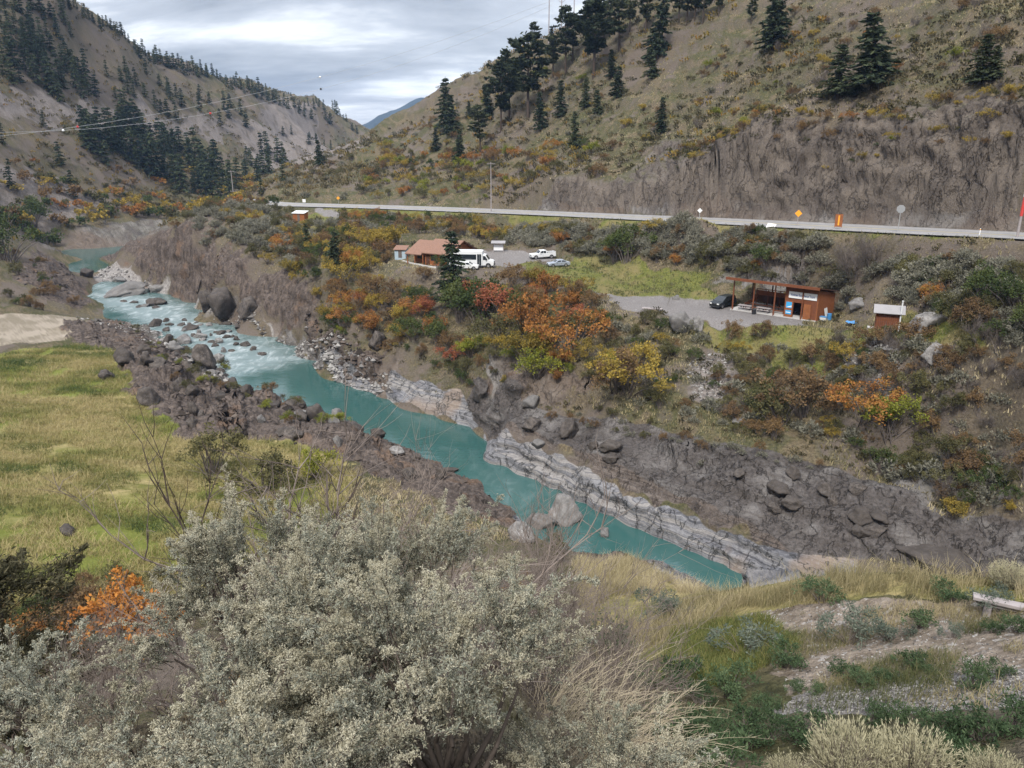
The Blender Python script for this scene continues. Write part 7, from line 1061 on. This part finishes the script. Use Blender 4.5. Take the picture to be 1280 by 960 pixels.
# ---- vehicles; x forward, y left, z up from the ground
def car(name, label, cat, loc, rz, paint, L, W, body, cabin, wr, wx, belt, bed=None, wins=(), grille=True):
    """body: side outline (x, z) of the lower body; cabin: (x, z) outline of the greenhouse with its base on the belt line"""
    t = root(name, label, cat, loc, rz); hw = W/2
    lo = PB(); n = len(body)
    A = [(x, -hw+.06 if z < .35 else -hw, z) for x, z in body]; B = [(x, -y, z) for x, y, z in A]; lo.loft(A, B)
    lo.build('body', paint, t, .05)
    xs = [p[0] for p in cabin]; top = max(p[1] for p in cabin)
    A = [(x, -hw+.04+.17*(z-belt)/(top-belt), z) for x, z in cabin]; B = [(x, -y, z) for x, y, z in A]
    cb = PB().loft(A, B).build('cabin', paint, t, .04)
    # glass, a few millimetres proud of the cabin
    (xr0, _), (xr1, zr1), (xf1, zf1), (xf0, _) = cabin
    def yy(z): return hw-.04-.17*(z-belt)/(top-belt)+.012
    z0, z1 = belt+.06, top-.09
    def xat(a, b, z): return a[0]+(b[0]-a[0])*(z-a[1])/(b[1]-a[1])
    for s, nm in ((-1, 'side_window'), (1, 'side_window')):
        for a, b in wins:
            def lim(f, z):
                lo_ = xat(cabin[0], cabin[1], z)+.12; hi_ = xat(cabin[3], cabin[2], z)-.12; return lo_+(hi_-lo_)*f
            q = [(lim(a, z0), s*yy(z0), z0), (lim(b, z0), s*yy(z0), z0), (lim(b, z1), s*yy(z1), z1), (lim(a, z1), s*yy(z1), z1)]
            PB().loft(q, [(x, y_-s*.03, z) for x, y_, z in q]).build(nm, GLASS, t)
    def scr(a, b, nm, d):
        q = [(xat(a, b, z)+d*.014, s*(yy(z)-.10), z) for z, s in ((z0, -1), (z0, 1), (z1, 1), (z1, -1))]; PB().loft(q, [(x-d*.03, y_, z) for x, y_, z in q]).build(nm, GLASS, t)
    scr(cabin[3], cabin[2], 'windscreen', 1); scr(cabin[0], cabin[1], 'rear_window', -1)
    for x in wx:
        for s in (-1, 1):
            w = PB().wheel(x, s*(hw-.10), wr, wr, .22).build('wheel', RUBBER, t); PB().wheel(x, s*(hw+.012), wr, wr*.62, .03, 14).build('rim', CHROME, w)
            PB().prism([(x+(wr+.07)*math.cos(q), wr+(wr+.07)*math.sin(q)) for q in np.linspace(0, math.pi, 12)], s*hw-.012, s*hw+.012, 'y').build('wheel_arch', TRIM, t)
    xf = max(x for x, z in body); xb = min(x for x, z in body); hz = belt-.22
    for s in (-1, 1):
        PB().box(xf-.10, xf+.012, s*(hw-.32)-.17, s*(hw-.32)+.17, hz-.14, hz+.03).build('headlight', LAMPW, t, .02)
        PB().box(xb-.012, xb+.08, s*(hw-.2)-.12, s*(hw-.2)+.12, hz-.1, hz+.12).build('tail_light', LAMPR, t, .02)
        PB().box(cabin[3][0]-.55, cabin[3][0]-.38, s*(hw+.09)-.09, s*(hw+.09)+.09, belt+.03, belt+.16).build('mirror', paint, t, .02)
    PB().box(xf-.06, xf+.03, -hw+.12, hw-.12, .30, .48).build('front_bumper', TRIM, t, .02); PB().box(xb-.03, xb+.06, -hw+.12, hw-.12, .32, .50).build('rear_bumper', TRIM, t, .02)
    if grille: PB().box(xf-.04, xf+.018, -.45, .45, hz-.14, hz).build('grille', TRIM, t)
    dl = PB()
    for s in (-1, 1):
        for x in ((cabin[0][0]+cabin[3][0])/2,): dl.box(x-.012, x+.012, s*hw-.006, s*hw+.006, .45, belt-.04)
    dl.build('door_seam', TRIM, t)
    return t
def gz(k): return ANCHOR[k][2]
x, y = 9.6, 163.4
car('sedan', 'silver blue sedan parked on the grass', 'car', (x, y, drop(x, y)+.02), R(196), SILVER, 4.7, 1.8, [(-2.3, .28), (2.3, .28), (2.34, .62), (2.15, .78), (.95, .95), (-1.55, .98), (-2.32, .92), (-2.36, .5)], [(-1.85, .95), (-.95, 1.42), (.15, 1.42), (1.05, .94)], .32, (-1.38, 1.42), .94, wins=((.02, .47), (.53, .98)))
x, y = 6.6, 171.5
t = car('pickup_truck', 'white pickup truck parked on the gravel', 'pickup', (x, y, drop(x, y)+.02), R(200), WHITE, 5.6, 1.95, [(-2.8, .48), (2.75, .48), (2.8, .95), (2.6, 1.12), (1.15, 1.2), (-.75, 1.22), (-2.8, 1.22)], [(-.75, 1.2), (-.6, 1.86), (.55, 1.86), (1.25, 1.19)], .42, (-1.75, 1.85), 1.19, wins=((.03, .45), (.5, .97)))
PB().box(-2.66, -.88, -.84, .84, 1.222, 1.235).build('load_bed', TRIM, t); PB().box(-2.8, -2.72, -.9, .9, 1.223, 1.5).build('tailgate', WHITE, t)
for s in (-1, 1): PB().box(-2.72, -.9, s*.93-.045, s*.93+.045, 1.223, 1.42).build('bed_side', WHITE, t)
x, y = -9.1, 159.7
car('estate_car', 'pale silver estate car in front of the minibus', 'car', (x, y, drop(x, y)+.02), R(-6), PALE, 4.7, 1.82, [(-2.3, .35), (2.3, .35), (2.36, .72), (2.2, .9), (1.15, 1.02), (-2.25, 1.05), (-2.36, .6)], [(-2.25, 1.0), (-1.95, 1.58), (.3, 1.58), (1.2, 1.0)], .34, (-1.42, 1.45), 1.0, wins=((.02, .3), (.34, .64), (.68, .98)))
x, y = 33.9, 124.6
car('minivan', 'black minivan parked beside the pavilion', 'van', (x, y, drop(x, y)+.02), R(222), BLACKP, 4.9, 1.95, [(-2.4, .32), (2.35, .32), (2.45, .7), (2.2, .95), (1.35, 1.1), (-2.4, 1.12), (-2.46, .6)], [(-2.38, 1.08), (-2.1, 1.74), (.25, 1.74), (1.55, 1.08)], .34, (-1.5, 1.55), 1.08, wins=((.02, .3), (.34, .64), (.68, .98)))
def minibus():
    x, y = -8.2, 162.6; t = root('minibus', 'white shuttle minibus with a dark window band by the house', 'bus', (x, y, drop(x, y)+.02), R(-5))
    PB().prism([(-4.1, .45), (2.0, .45), (2.0, 2.95), (1.7, 3.05), (-3.95, 3.05), (-4.1, 2.9)], -1.15, 1.15).build('body', WHITE, t, .05)
    PB().prism([(2.003, .45), (4.0, .45), (4.05, .95), (3.85, 1.25), (3.15, 1.42), (2.55, 2.3), (2.003, 2.4)], -1.0, 1.0).build('cab', WHITE, t, .05)
    for s in (-1, 1):
        PB().box(-3.7, .9, s*1.157-.008, s*1.157+.008, 1.5, 2.45).build('window_band', GLASS, t)
        PB().prism([(2.1, 1.45), (2.95, 1.45), (2.5, 2.15), (2.1, 2.15)], s*1.007-.008, s*1.007+.008).build('cab_window', GLASS, t)
        PB().box(3.9, 4.06, s*.72-.16, s*.72+.16, .85, 1.08).build('headlight', LAMPW, t, .02); PB().box(-4.13, -4.07, s*.95-.1, s*.95+.1, 1.0, 1.4).build('tail_light', LAMPR, t)
        PB().box(2.55, 2.75, s*1.18-.1, s*1.18+.1, 1.45, 1.8).build('mirror', TRIM, t, .02)
        for xx in (-2.5, 3.05):
            w = PB().wheel(xx, s*(.95 if xx > 0 else 1.0), .40, .40, .26).build('wheel', RUBBER, t); PB().wheel(xx, s*(1.09 if xx > 0 else 1.14), .40, .23, .03, 14).build('rim', CHROME, w)
            hw = 1.0 if xx > 0 else 1.15; PB().prism([(xx+.5*math.cos(q), .42+.5*math.sin(q)) for q in np.linspace(0, math.pi, 12)], s*hw-.012, s*hw+.012).build('wheel_arch', TRIM, t)
    d = PB().box(1.05, 1.8, -1.172, -1.153, .5, 2.5).build('door', GLASS, t); PB().box(1.42, 1.44, -1.18, -1.174, .5, 2.5).build('door_seam', WHITE, d)
    q = [(3.17, -.85, 1.46), (3.17, .85, 1.46), (2.60, .8, 2.25), (2.60, -.8, 2.25)]; PB().loft(q, [(a-.04, b, c-.01) for a, b, c in [(3.15, -.85, 1.44), (3.15, .85, 1.44), (2.58, .8, 2.23), (2.58, -.8, 2.23)]]).build('windscreen', GLASS, t)
    PB().box(3.95, 4.12, -.95, .95, .42, .62).build('front_bumper', TRIM, t, .02); PB().box(-4.2, -4.05, -1.05, 1.05, .42, .62).build('rear_bumper', TRIM, t, .02); PB().box(4.0, 4.07, -.45, .45, .82, 1.1).build('grille', TRIM, t)
minibus()
[o for o in COL.objects if o.name == 'minibus'][0].scale = (1.13,)*3
# ---- road furniture
def road_sign(key, label, shape, m, h, size, rz=0.0, cat='sign', back=False, post=STEEL):
    x, y = ANCHOR[key][:2] if isinstance(key, str) else key; z = drop(x, y); t = root('road_sign', label, cat, (x, y, z), rz)
    PB().box(-.05, .05, -.05, .05, -.4, h).build('post', post, t)
    k, off = {'diamond': (4, 0), 'octagon': (8, R(22.5)), 'square': (4, R(45))}[shape]
    PB().prism([(size*math.cos(off+i*2*math.pi/k), h-size*.5+size*math.sin(off+i*2*math.pi/k)) for i in range(k)], -.085, -.055).build('sign_face', m, t)
    return t
road_sign('sign1', 'white diamond road sign on the far shoulder under the cliff', 'diamond', SIGNW, 1.9, .48, R(-15))
t = road_sign('sign2', 'orange diamond warning sign on a post across the highway', 'diamond', ORANGE, 2.7, .62, R(-20), post=WOODG)
road_sign('stop', 'grey back of an octagonal stop sign on a thin post', 'octagon', STEEL, 4.0, .62, R(-28))
road_sign((-73.5, 285), 'small white sign at the start of the dirt track', 'square', SIGNW, 1.7, .75, R(10))
road_sign((-60.2, 279.5), 'small orange sign beyond the dirt track junction', 'diamond', ORANGE, 2.6, .6, R(10))
x, y = ANCHOR['board'][:2]; t = root('wooden_sign', 'tall orange brown wooden sign board on the highway shoulder', 'sign', (x, y, drop(x, y)), R(-22))
for s in (-.52, .52): PB().box(s-.06, s+.06, -.06, .06, -.3, 2.5).build('post', WOODG, t)
PB().box(-.58, .58, -.11, -.063, .55, 2.6).build('board', CEDAR, t); PB().box(-.12, .12, -.117, -.113, .8, 2.4).build('painted_stripe', ORANGE, t)
x, y = ANCHOR['white'][:2]; t = root('fallen_panel', 'white panel leaning over on the bank below the highway', 'panel', (x, y, drop(x, y)), R(-15))
PB().loft([(-.9, 0, -.1), (.6, 0, -.1), (.6, .08, -.1), (-.9, .08, -.1)], [(-.5, .5, .8), (.95, .5, .65), (.95, .58, .65), (-.5, .58, .8)]).build('panel', WHITE, t)
PB().bar((.2, .6, -.3), (.3, .58, .7), .05).build('prop', WOODG, t)
x, y = 62.6, 106.6; t = root('marker_post', 'thin pale marker post on the shoulder left of the banded pole', 'post', (x, y, drop(x, y)), 0)
PB().box(-.05, .05, -.03, .03, -.3, 1.3).build('post', SIGNW, t); PB().box(-.055, .055, -.034, .034, 1.05, 1.2).build('reflector', ORANGE, t)
def utility_pole(loc, h, label, arms=1, r=.17, rz=0.3):
    t = root('utility_pole', label, 'pole', loc, rz); PB().bar((0, 0, -.6), (0, 0, h), r, 10, r*.65).build('pole', WOODG, t)
    for k in range(arms):
        z = h-.5-k*1.1; a = PB().box(-1.2, 1.2, -r-.1, -r+.02, z, z+.14).build('crossarm', WOODG, t)
        for s in (-1.05, -.5, .5, 1.05): PB().bar((s, -r-.04, z+.143), (s, -r-.04, z+.36), .05, 8).build('insulator', TRIM, a)
    return t
x, y = ANCHOR['pole1'][:2]; utility_pole((x, y, drop(x, y)), 13.5, 'grey wooden utility pole beside the highway above the house')
x, y = -106.5, 309; utility_pole((x, y, drop(x, y)), 11.5, 'distant utility pole where the highway bends out of sight')
x, y = ANCHOR['pole_rw'][:2]; t = utility_pole((x, y, drop(x, y)), 9.5, 'wooden utility pole painted with a red and a white band', rz=.6)
PB().bar((0, 0, 2.9), (0, 0, 5.3), .185, 10, .165).build('red_band', REDP, t); PB().bar((0, 0, 5.303), (0, 0, 6.6), .168, 10, .155).build('white_band', WHITE, t)
# ---- H frame pylons on the crest and the two lines over the valley
for i, (px_, py_, nm) in enumerate(((19.5, 340, 'left'), (37.5, 332, 'right'))):
    t = root('pylon', f'three legged wooden pylon on the hill crest, the {nm} one of two', 'pylon', (px_, py_, drop(px_, py_)), R(-4), 'pylons on the crest')
    for x in (-4.9, 0, 4.9): PB().bar((x, 0, -3), (x, 0, 18.5), .22, 8, .15).build('leg', WOODG, t)
    a = PB().box(-7.5, 7.5, -.35, -.23, 16.2, 16.55).build('crossarm', WOODG, t)
    PB().bar((-4.9, 0, 15.8), (0, 0, 12), .08).bar((4.9, 0, 15.8), (0, 0, 12), .08).build('brace', WOODG, t)
    for x in (-7, 0.4, 7): PB().bar((x, -.3, 14.9), (x, -.3, 16.198), .09, 8).build('insulator', TRIM, a)
for k, (pts, balls) in enumerate(CABLES):
    t = root('power_line', ('lower power line across the valley', 'upper power line across the valley')[k]+' with marker balls', 'cable', pts[0])
    o = np.array(pts[0]); c = PB()
    for a, b in zip(pts[:-1], pts[1:]): c.bar(np.array(a)-o, np.array(b)-o, .045, 4)
    c.build('wire', STEEL, t)
    for j, b in enumerate(balls):
        m = bpy.data.meshes.new('marker_ball'); bm = bmesh.new(); bmesh.ops.create_uvsphere(bm, u_segments=14, v_segments=8, radius=.42); bm.to_mesh(m); bm.free(); m.materials.append((SIGNW, REDP, TRIM)[(j+k) % 3])
        link('marker_ball', m, t, tuple(np.array(b)-o))
# ---- bench at the lookout, log at the yard edge
x, y = ANCHOR['bench'][:2]; z = drop(x, y); t = root('bench', 'weathered grey plank bench on the lookout terrace', 'bench', (x, y, z), R(-27))
PB().box(-.18, 2.6, -.085, .085, .31, .375).build('seat', WOODG, t, .012)
for s in (0, 2.2): PB().box(s, s+.11, -.055, .055, -.3, .307).build('leg', WOODG, t, .008)
PB().box(-.12, 2.5, -.03, .03, .24, .307).build('rail', WOODG, t)
x, y = ANCHOR['log'][:2]; o = PB().bar((-1.6, 0, .16), (1.6, .1, .16), .2, 10, .17).build('log', WOODG, None, 0, (x, y, drop(x, y)), R(-15)); tag(o, 'grey log lying along the edge of the gravel yard', 'log')
# ---------------------------------------------------------------- the near slope: big sagebrush, dead shrubs, weeds
def silver(name, *st): return leaf_mat(name, *st, rough=.85, var=.25, trans=.42)
LEAF['silver'] = silver('silver_leaf', (.15, .157, .12), (.25, .262, .21), (.34, .352, .29), (.42, .43, .365))
LEAF['seed'] = silver('seed_head', (.28, .255, .18), (.38, .355, .26), (.47, .44, .33), (.55, .52, .405))
LEAF['weed'] = leaf_mat('weed_leaf', (.025, .045, .022), (.06, .095, .045), (.12, .16, .08), var=.3)
LEAF['greyweed'] = leaf_mat('grey_weed_leaf', (.05, .065, .05), (.11, .135, .105), (.20, .22, .175), var=.3)
LEAF['rabbit'] = leaf_mat('rabbitbrush_stem', (.13, .13, .09), (.24, .23, .165), (.36, .335, .22), (.44, .41, .28), var=.2)
LEAF['straw'] = leaf_mat('straw_stalk', (.22, .18, .12), (.40, .34, .24), (.55, .49, .38), var=.2)
OLDWOOD = flat('old_sage_wood', (.10, .082, .07), .95, .1, var=.4, vscale=14)
DEADW = flat('dead_branch', (.20, .165, .145), .95, .1, var=.35, vscale=9)
DEADD = flat('dark_dead_branch', (.075, .058, .052), .95, .1, var=.35, vscale=9)
def big_sage(seed, rx, ry, h, nspray, leafy=.45):
    """domed big sagebrush: curved sprays in clumps, silver leaves low, cream seed heads toward the tips"""
    rg = np.random.default_rng(seed); leaf = Geo(); seedg = Geo(); st = Geo()
    ncl = max(8, nspray//9); a = rg.uniform(0, 6.283, ncl); q = np.sqrt(rg.random(ncl))*.92
    cc = np.c_[np.cos(a)*q, np.sin(a)*q, np.sqrt(np.maximum(0, 1-.8*q*q))*rg.uniform(.72, 1.05, ncl)]*np.array([rx, ry, h])
    bz = np.array([0, 0, -.15])
    fork = np.c_[cc[:, :2]*.45, cc[:, 2]*.42]+rg.normal(size=(ncl, 3))*.05
    st.add(tubes(np.tile(bz, (ncl, 1))+np.c_[rg.normal(size=(ncl, 2))*.06, np.zeros(ncl)], fork, .022, .012, 6)); st.add(tubes(fork, cc*.82, .012, .005, 5))
    LC, LD, LT, SC, SD, ST = [], [], [], [], [], []
    for i in range(nspray):
        c = cc[i % ncl]*.82+rg.normal(size=3)*np.array([.05, .05, .03])
        out = unit(cc[i % ncl]*np.array([1, 1, .9])+rg.normal(size=3)*.27+np.array([0, 0, .35])); ln = rg.uniform(.32, .60)
        n = 8; t = np.linspace(0, 1, n+1); drp = rg.uniform(.05, .38)
        P_ = c+out*ln*t[:,None]+np.c_[np.zeros((n+1, 2)), -drp*ln*t**3]+np.c_[out[0]*t**2, out[1]*t**2, 0*t]*.08
        st.add(tubes(P_[:-1], P_[1:], .0028, .0016, 3))
        blue = rg.random() < leafy
        m = rg.integers(24, 36); tt = rg.uniform(.12, 1, m)**.85; p = np.stack([np.interp(tt, t, P_[:,k]) for k in range(3)], 1)
        sd = unit(rand_dirs(rg, m)+out*.9+np.array([0, 0, .12])); sl = rg.uniform(.05, .13, m)*(1.25-.95*tt)
        e = p+sd*sl[:,None]; e[:,2] -= .012
        st.add(tubes(p, e, .0012, .0007, 3))
        k = 26; u = rg.random((m, k)); cb = p[:,None]+(e-p)[:,None]*u[:,:,None]+rg.normal(size=(m, k, 3))*.0055
        db = unit(sd[:,None]*.8+rg.normal(size=(m, k, 3))*.7)
        isseed = (rg.random((m, k)) < np.clip(.15+1.0*tt[:,None]*(0.35 if blue else 1.1), 0, .96))
        tone = np.clip(rg.uniform(.25, .75)+rg.normal(size=(m, k))*.18, 0, 1)
        SC.append(cb[isseed]); SD.append(db[isseed]); ST.append(tone[isseed]); LC.append(cb[~isseed]); LD.append(db[~isseed]); LT.append(tone[~isseed])
    LC, LD, LT = np.concatenate(LC), np.concatenate(LD), np.concatenate(LT); SC, SD, ST = np.concatenate(SC), np.concatenate(SD), np.concatenate(ST)
    leaf.add(leaf_quads(LC, LD, .0165*rg.uniform(.7, 1.4, len(LC)), .0045, rg), 0, LT)
    seedg.add(leaf_quads(SC, SD, .0115*rg.uniform(.7, 1.4, len(SC)), .0047, rg), 0, ST)
    return leaf, seedg, st
def put_sage(label, az, r, rx, ry, h, n, seed, leafy=.4, group=None):
    x, y = r*math.sin(R(az)), r*math.cos(R(az)); z = drop(x, y)
    t = root('big_sagebrush', label, 'sagebrush', (x, y, z-.05), R(-az), group)
    l, s, w = big_sage(seed, rx, ry, h, n, leafy)
    link('stems', w.mesh('stems', [OLDWOOD], smooth=True), t); link('leaves', l.mesh('leaves', [LEAF['silver']]), t); link('seed_heads', s.mesh('seed_heads', [LEAF['seed']]), t)
    return t
for a in SAGES: put_sage(*a)
# dead bare shrubs behind and beside the sagebrush
def put_twigs(label, az, r, h, seed, mat, stems, depth, rad, spread, up, lean, name='dead_shrub', tilt=(0, 0), kids=(2, 4), sq=1.0):
    x, y = r*math.sin(R(az)), r*math.cos(R(az))
    rg = np.random.default_rng(seed); out = []
    for k in range(stems):
        a = rg.uniform(0, 2*math.pi); d = unit(np.array([math.cos(a)*lean*rg.uniform(.3, 1)+tilt[0], math.sin(a)*lean*rg.uniform(.3, 1)+tilt[1], 1.]))
        branch_tree(rg, np.array([.06*math.cos(a), .06*math.sin(a), -.06]), d, rg.uniform(.4, .62), rad, depth, out, spread, up, kids)
    p0 = np.array([o[0] for o in out]); p1 = np.array([o[1] for o in out]); r0 = np.array([o[2] for o in out]); r1 = np.array([o[3] for o in out])
    o = link(name, Geo().add(tubes(p0, p1, r0, r1, 4 if depth < 3 else 3)).mesh(name, [{'DEADW': DEADW, 'DEADD': DEADD}[mat]], smooth=True), None, (x, y, drop(x, y))); o.scale = (h*sq, h*sq, h); o.rotation_euler = (0, 0, R(-az))
    tag(o, label, 'shrub'); return o
for a in DEADS: put_twigs(*a)
# grassy weeds and stalks on the terrace
proto('weed_0', lambda: bush_geo(501, .62, .8, 46, 26, .10, .035, lobes=6, crad=.3), 'weed', TWIG, ('foliage', 'stems'))
proto('weed_1', lambda: bush_geo(502, .70, .75, 46, 26, .12, .03, lobes=7, crad=.3), 'weed', TWIG, ('foliage', 'stems'))
proto('greyweed_0', lambda: bush_geo(503, .62, .85, 46, 26, .11, .028, lobes=6, crad=.3), 'greyweed', TWIG, ('foliage', 'stems'))
def rabbit_geo(seed):
    rg = np.random.default_rng(seed); g = Geo(); st = Geo(); n = 420
    a = rg.uniform(0, 6.28, n); q = np.sqrt(rg.random(n)); d = unit(np.c_[np.cos(a)*q*.75, np.sin(a)*q*.75, np.ones(n)]+rg.normal(size=(n, 3))*.1)
    ln = rg.uniform(.65, 1.05, n)*(1-.25*q*q); b = np.c_[np.cos(a)*q*.14, np.sin(a)*q*.14, np.zeros(n)-.05]
    st.add(tubes(b, b+d*ln[:,None]*.75, .006, .003, 3))
    per = 22; t = rg.uniform(.45, 1, (n, per)); c = b[:,None]+d[:,None]*(ln[:,None]*t)[:,:,None]+rg.normal(size=(n, per, 3))*.013
    dd = unit(d[:,None]+rg.normal(size=(n, per, 3))*.28).reshape(-1, 3)
    g.add(leaf_quads(c.reshape(-1, 3), dd, .065*rg.uniform(.6, 1.3, n*per), .011, rg), 0, np.clip(t.ravel()*.9-.2+.25*rg.random(n*per), 0, 1)); return g, st
proto('rabbit_0', lambda: rabbit_geo(7), 'rabbit', DEADW, ('foliage', 'stems'))
proto('rabbit_1', lambda: rabbit_geo(8), 'rabbit', DEADW, ('foliage', 'stems'))
for key, name, x, y, h, wide, label, cat, grp in WEEDS:
    o = plant(key, name, x, y, h, True, squash=wide, sink=.02); tag(o, label, cat, grp)
# tufts of pale stalks hanging over from the sagebrush
def stalks(label, az, r, n, ln, seed, tilt):
    x, y = r*math.sin(R(az)), r*math.cos(R(az)); rg = np.random.default_rng(seed); g = Geo()
    d = unit(np.c_[rg.normal(size=(n, 2))*.45+np.array(tilt), np.ones(n)]); L_ = rg.uniform(.5, 1, n)*ln; b = np.c_[rg.normal(size=(n, 2))*.12, np.full(n, -.1)]; k = 7
    t = np.linspace(0, 1, k+1); P_ = b[:,None]+d[:,None]*(L_[:,None]*t)[:,:,None]; P_[:,:,2] -= (L_[:,None]*t**2.4)*.40; P_[:,:,:2] += (d[:,None,:2]*(L_[:,None]*t**2)[:,:,None])*.35
    for i in range(k): g.add(tubes(P_[:,i], P_[:,i+1], .0028*(1-.1*i), .0028*(1-.1*(i+1)), 3), 0, .5)
    per = 12; tt = rg.uniform(.45, 1, (n, per)); c = np.stack([np.stack([np.interp(tt[i], t, P_[i,:,j]) for j in range(3)], 1) for i in range(n)]).reshape(-1, 3)
    V, F = tubes(c, c+unit(np.repeat(d, per, 0)+rand_dirs(rg, n*per)*.9)*rg.uniform(.02, .09, (n*per, 1)), .0012, .0008, 3); g.add((V, F), 0, .6)
    o = link('dry_stalks', g.mesh('dry_stalks', [LEAF['straw']]), None, (x, y, drop(x, y))); tag(o, label, 'dry plant')
for a in STALKS: stalks(*a)
# young pine at the left edge, close by
LEAF['brownpine'] = leaf_mat('brown_pine_needle', (.035, .035, .02), (.07, .066, .038), (.12, .105, .06))
proto('nearpine', lambda: fir_geo(91, 1.0, .30, 1.5, 90, .19, 'pine', .085), 'brownpine', BARK)
_x, _y = 14.5*math.sin(R(-37.1)), 14.5*math.cos(R(-37.1)); tag(plant('nearpine', 'pine_tree', _x, _y, 5.0, True, squash=1.0, sink=.1), 'young dark pine cut by the left edge above the reed field', 'tree')
# ---------------------------------------------------------------- labels for the scattered plants
ORD = ['', 'second ', 'third ', 'fourth ', 'fifth ', 'sixth ', 'seventh ', 'eighth ', 'ninth ', 'tenth ', 'eleventh ', 'twelfth ']
MARK = [('the house', (-14, 164)), ('the minibus', ANCHOR['bus'][:2]), ('the pickup', ANCHOR['pickup'][:2]), ('the sedan', ANCHOR['sedan'][:2]), ('the minivan', ANCHOR['van'][:2]), ('the pavilion', (41, 118)), ('the outhouse', SHED[:2]),
        ('the kiosk', ANCHOR['kiosk'][:2]), ('the red shed', ANCHOR['rshed'][:2]), ('the stop sign', ANCHOR['stop'][:2]), ('the orange sign', ANCHOR['sign2'][:2]), ('the sign board', ANCHOR['board'][:2]), ('the banded pole', ANCHOR['pole_rw'][:2]),
        ('the white sign', ANCHOR['sign1'][:2]), ('the roadside pole', ANCHOR['pole1'][:2]), ('the far pole', (-106.5, 309)), ('the bench', ANCHOR['bench'][:2]), ('the left pylon', (19.5, 340)), ('the right pylon', (37.5, 332)), ('the long rock island', BOULDERS[7][:2]), ('the massive boulder', BOULDERS[4][:2]), ('the tall grey boulder', BOULDERS[0][:2])]
for i, c in enumerate([c for c in CONIFERS if c[0] == 'fir' and c[1] == 'cliffhill'][:1]): MARK.append(('the cliff fir', c[2:4]))
groups = {}
for rec in THINGS:
    o = rec[0]; d, nm_ = min((math.hypot(o.location.x-m[1][0], o.location.y-m[1][1]), m[0]) for m in MARK)
    groups.setdefault((rec[1], rec[2], nm_), []).append((d, rec))
for (words, place, mk), L in groups.items():
    L.sort(key=lambda q: q[0])
    for i, (d, (o, w, p, cat, grp)) in enumerate(L):
        if i < 12: tag(o, f'{words} {place}, {ORD[i]}closest to {mk}', cat, grp)
        else: tag(o, f'{words} {place}, beyond the dozen closest to {mk}', cat, f'{grp} beyond {mk}')
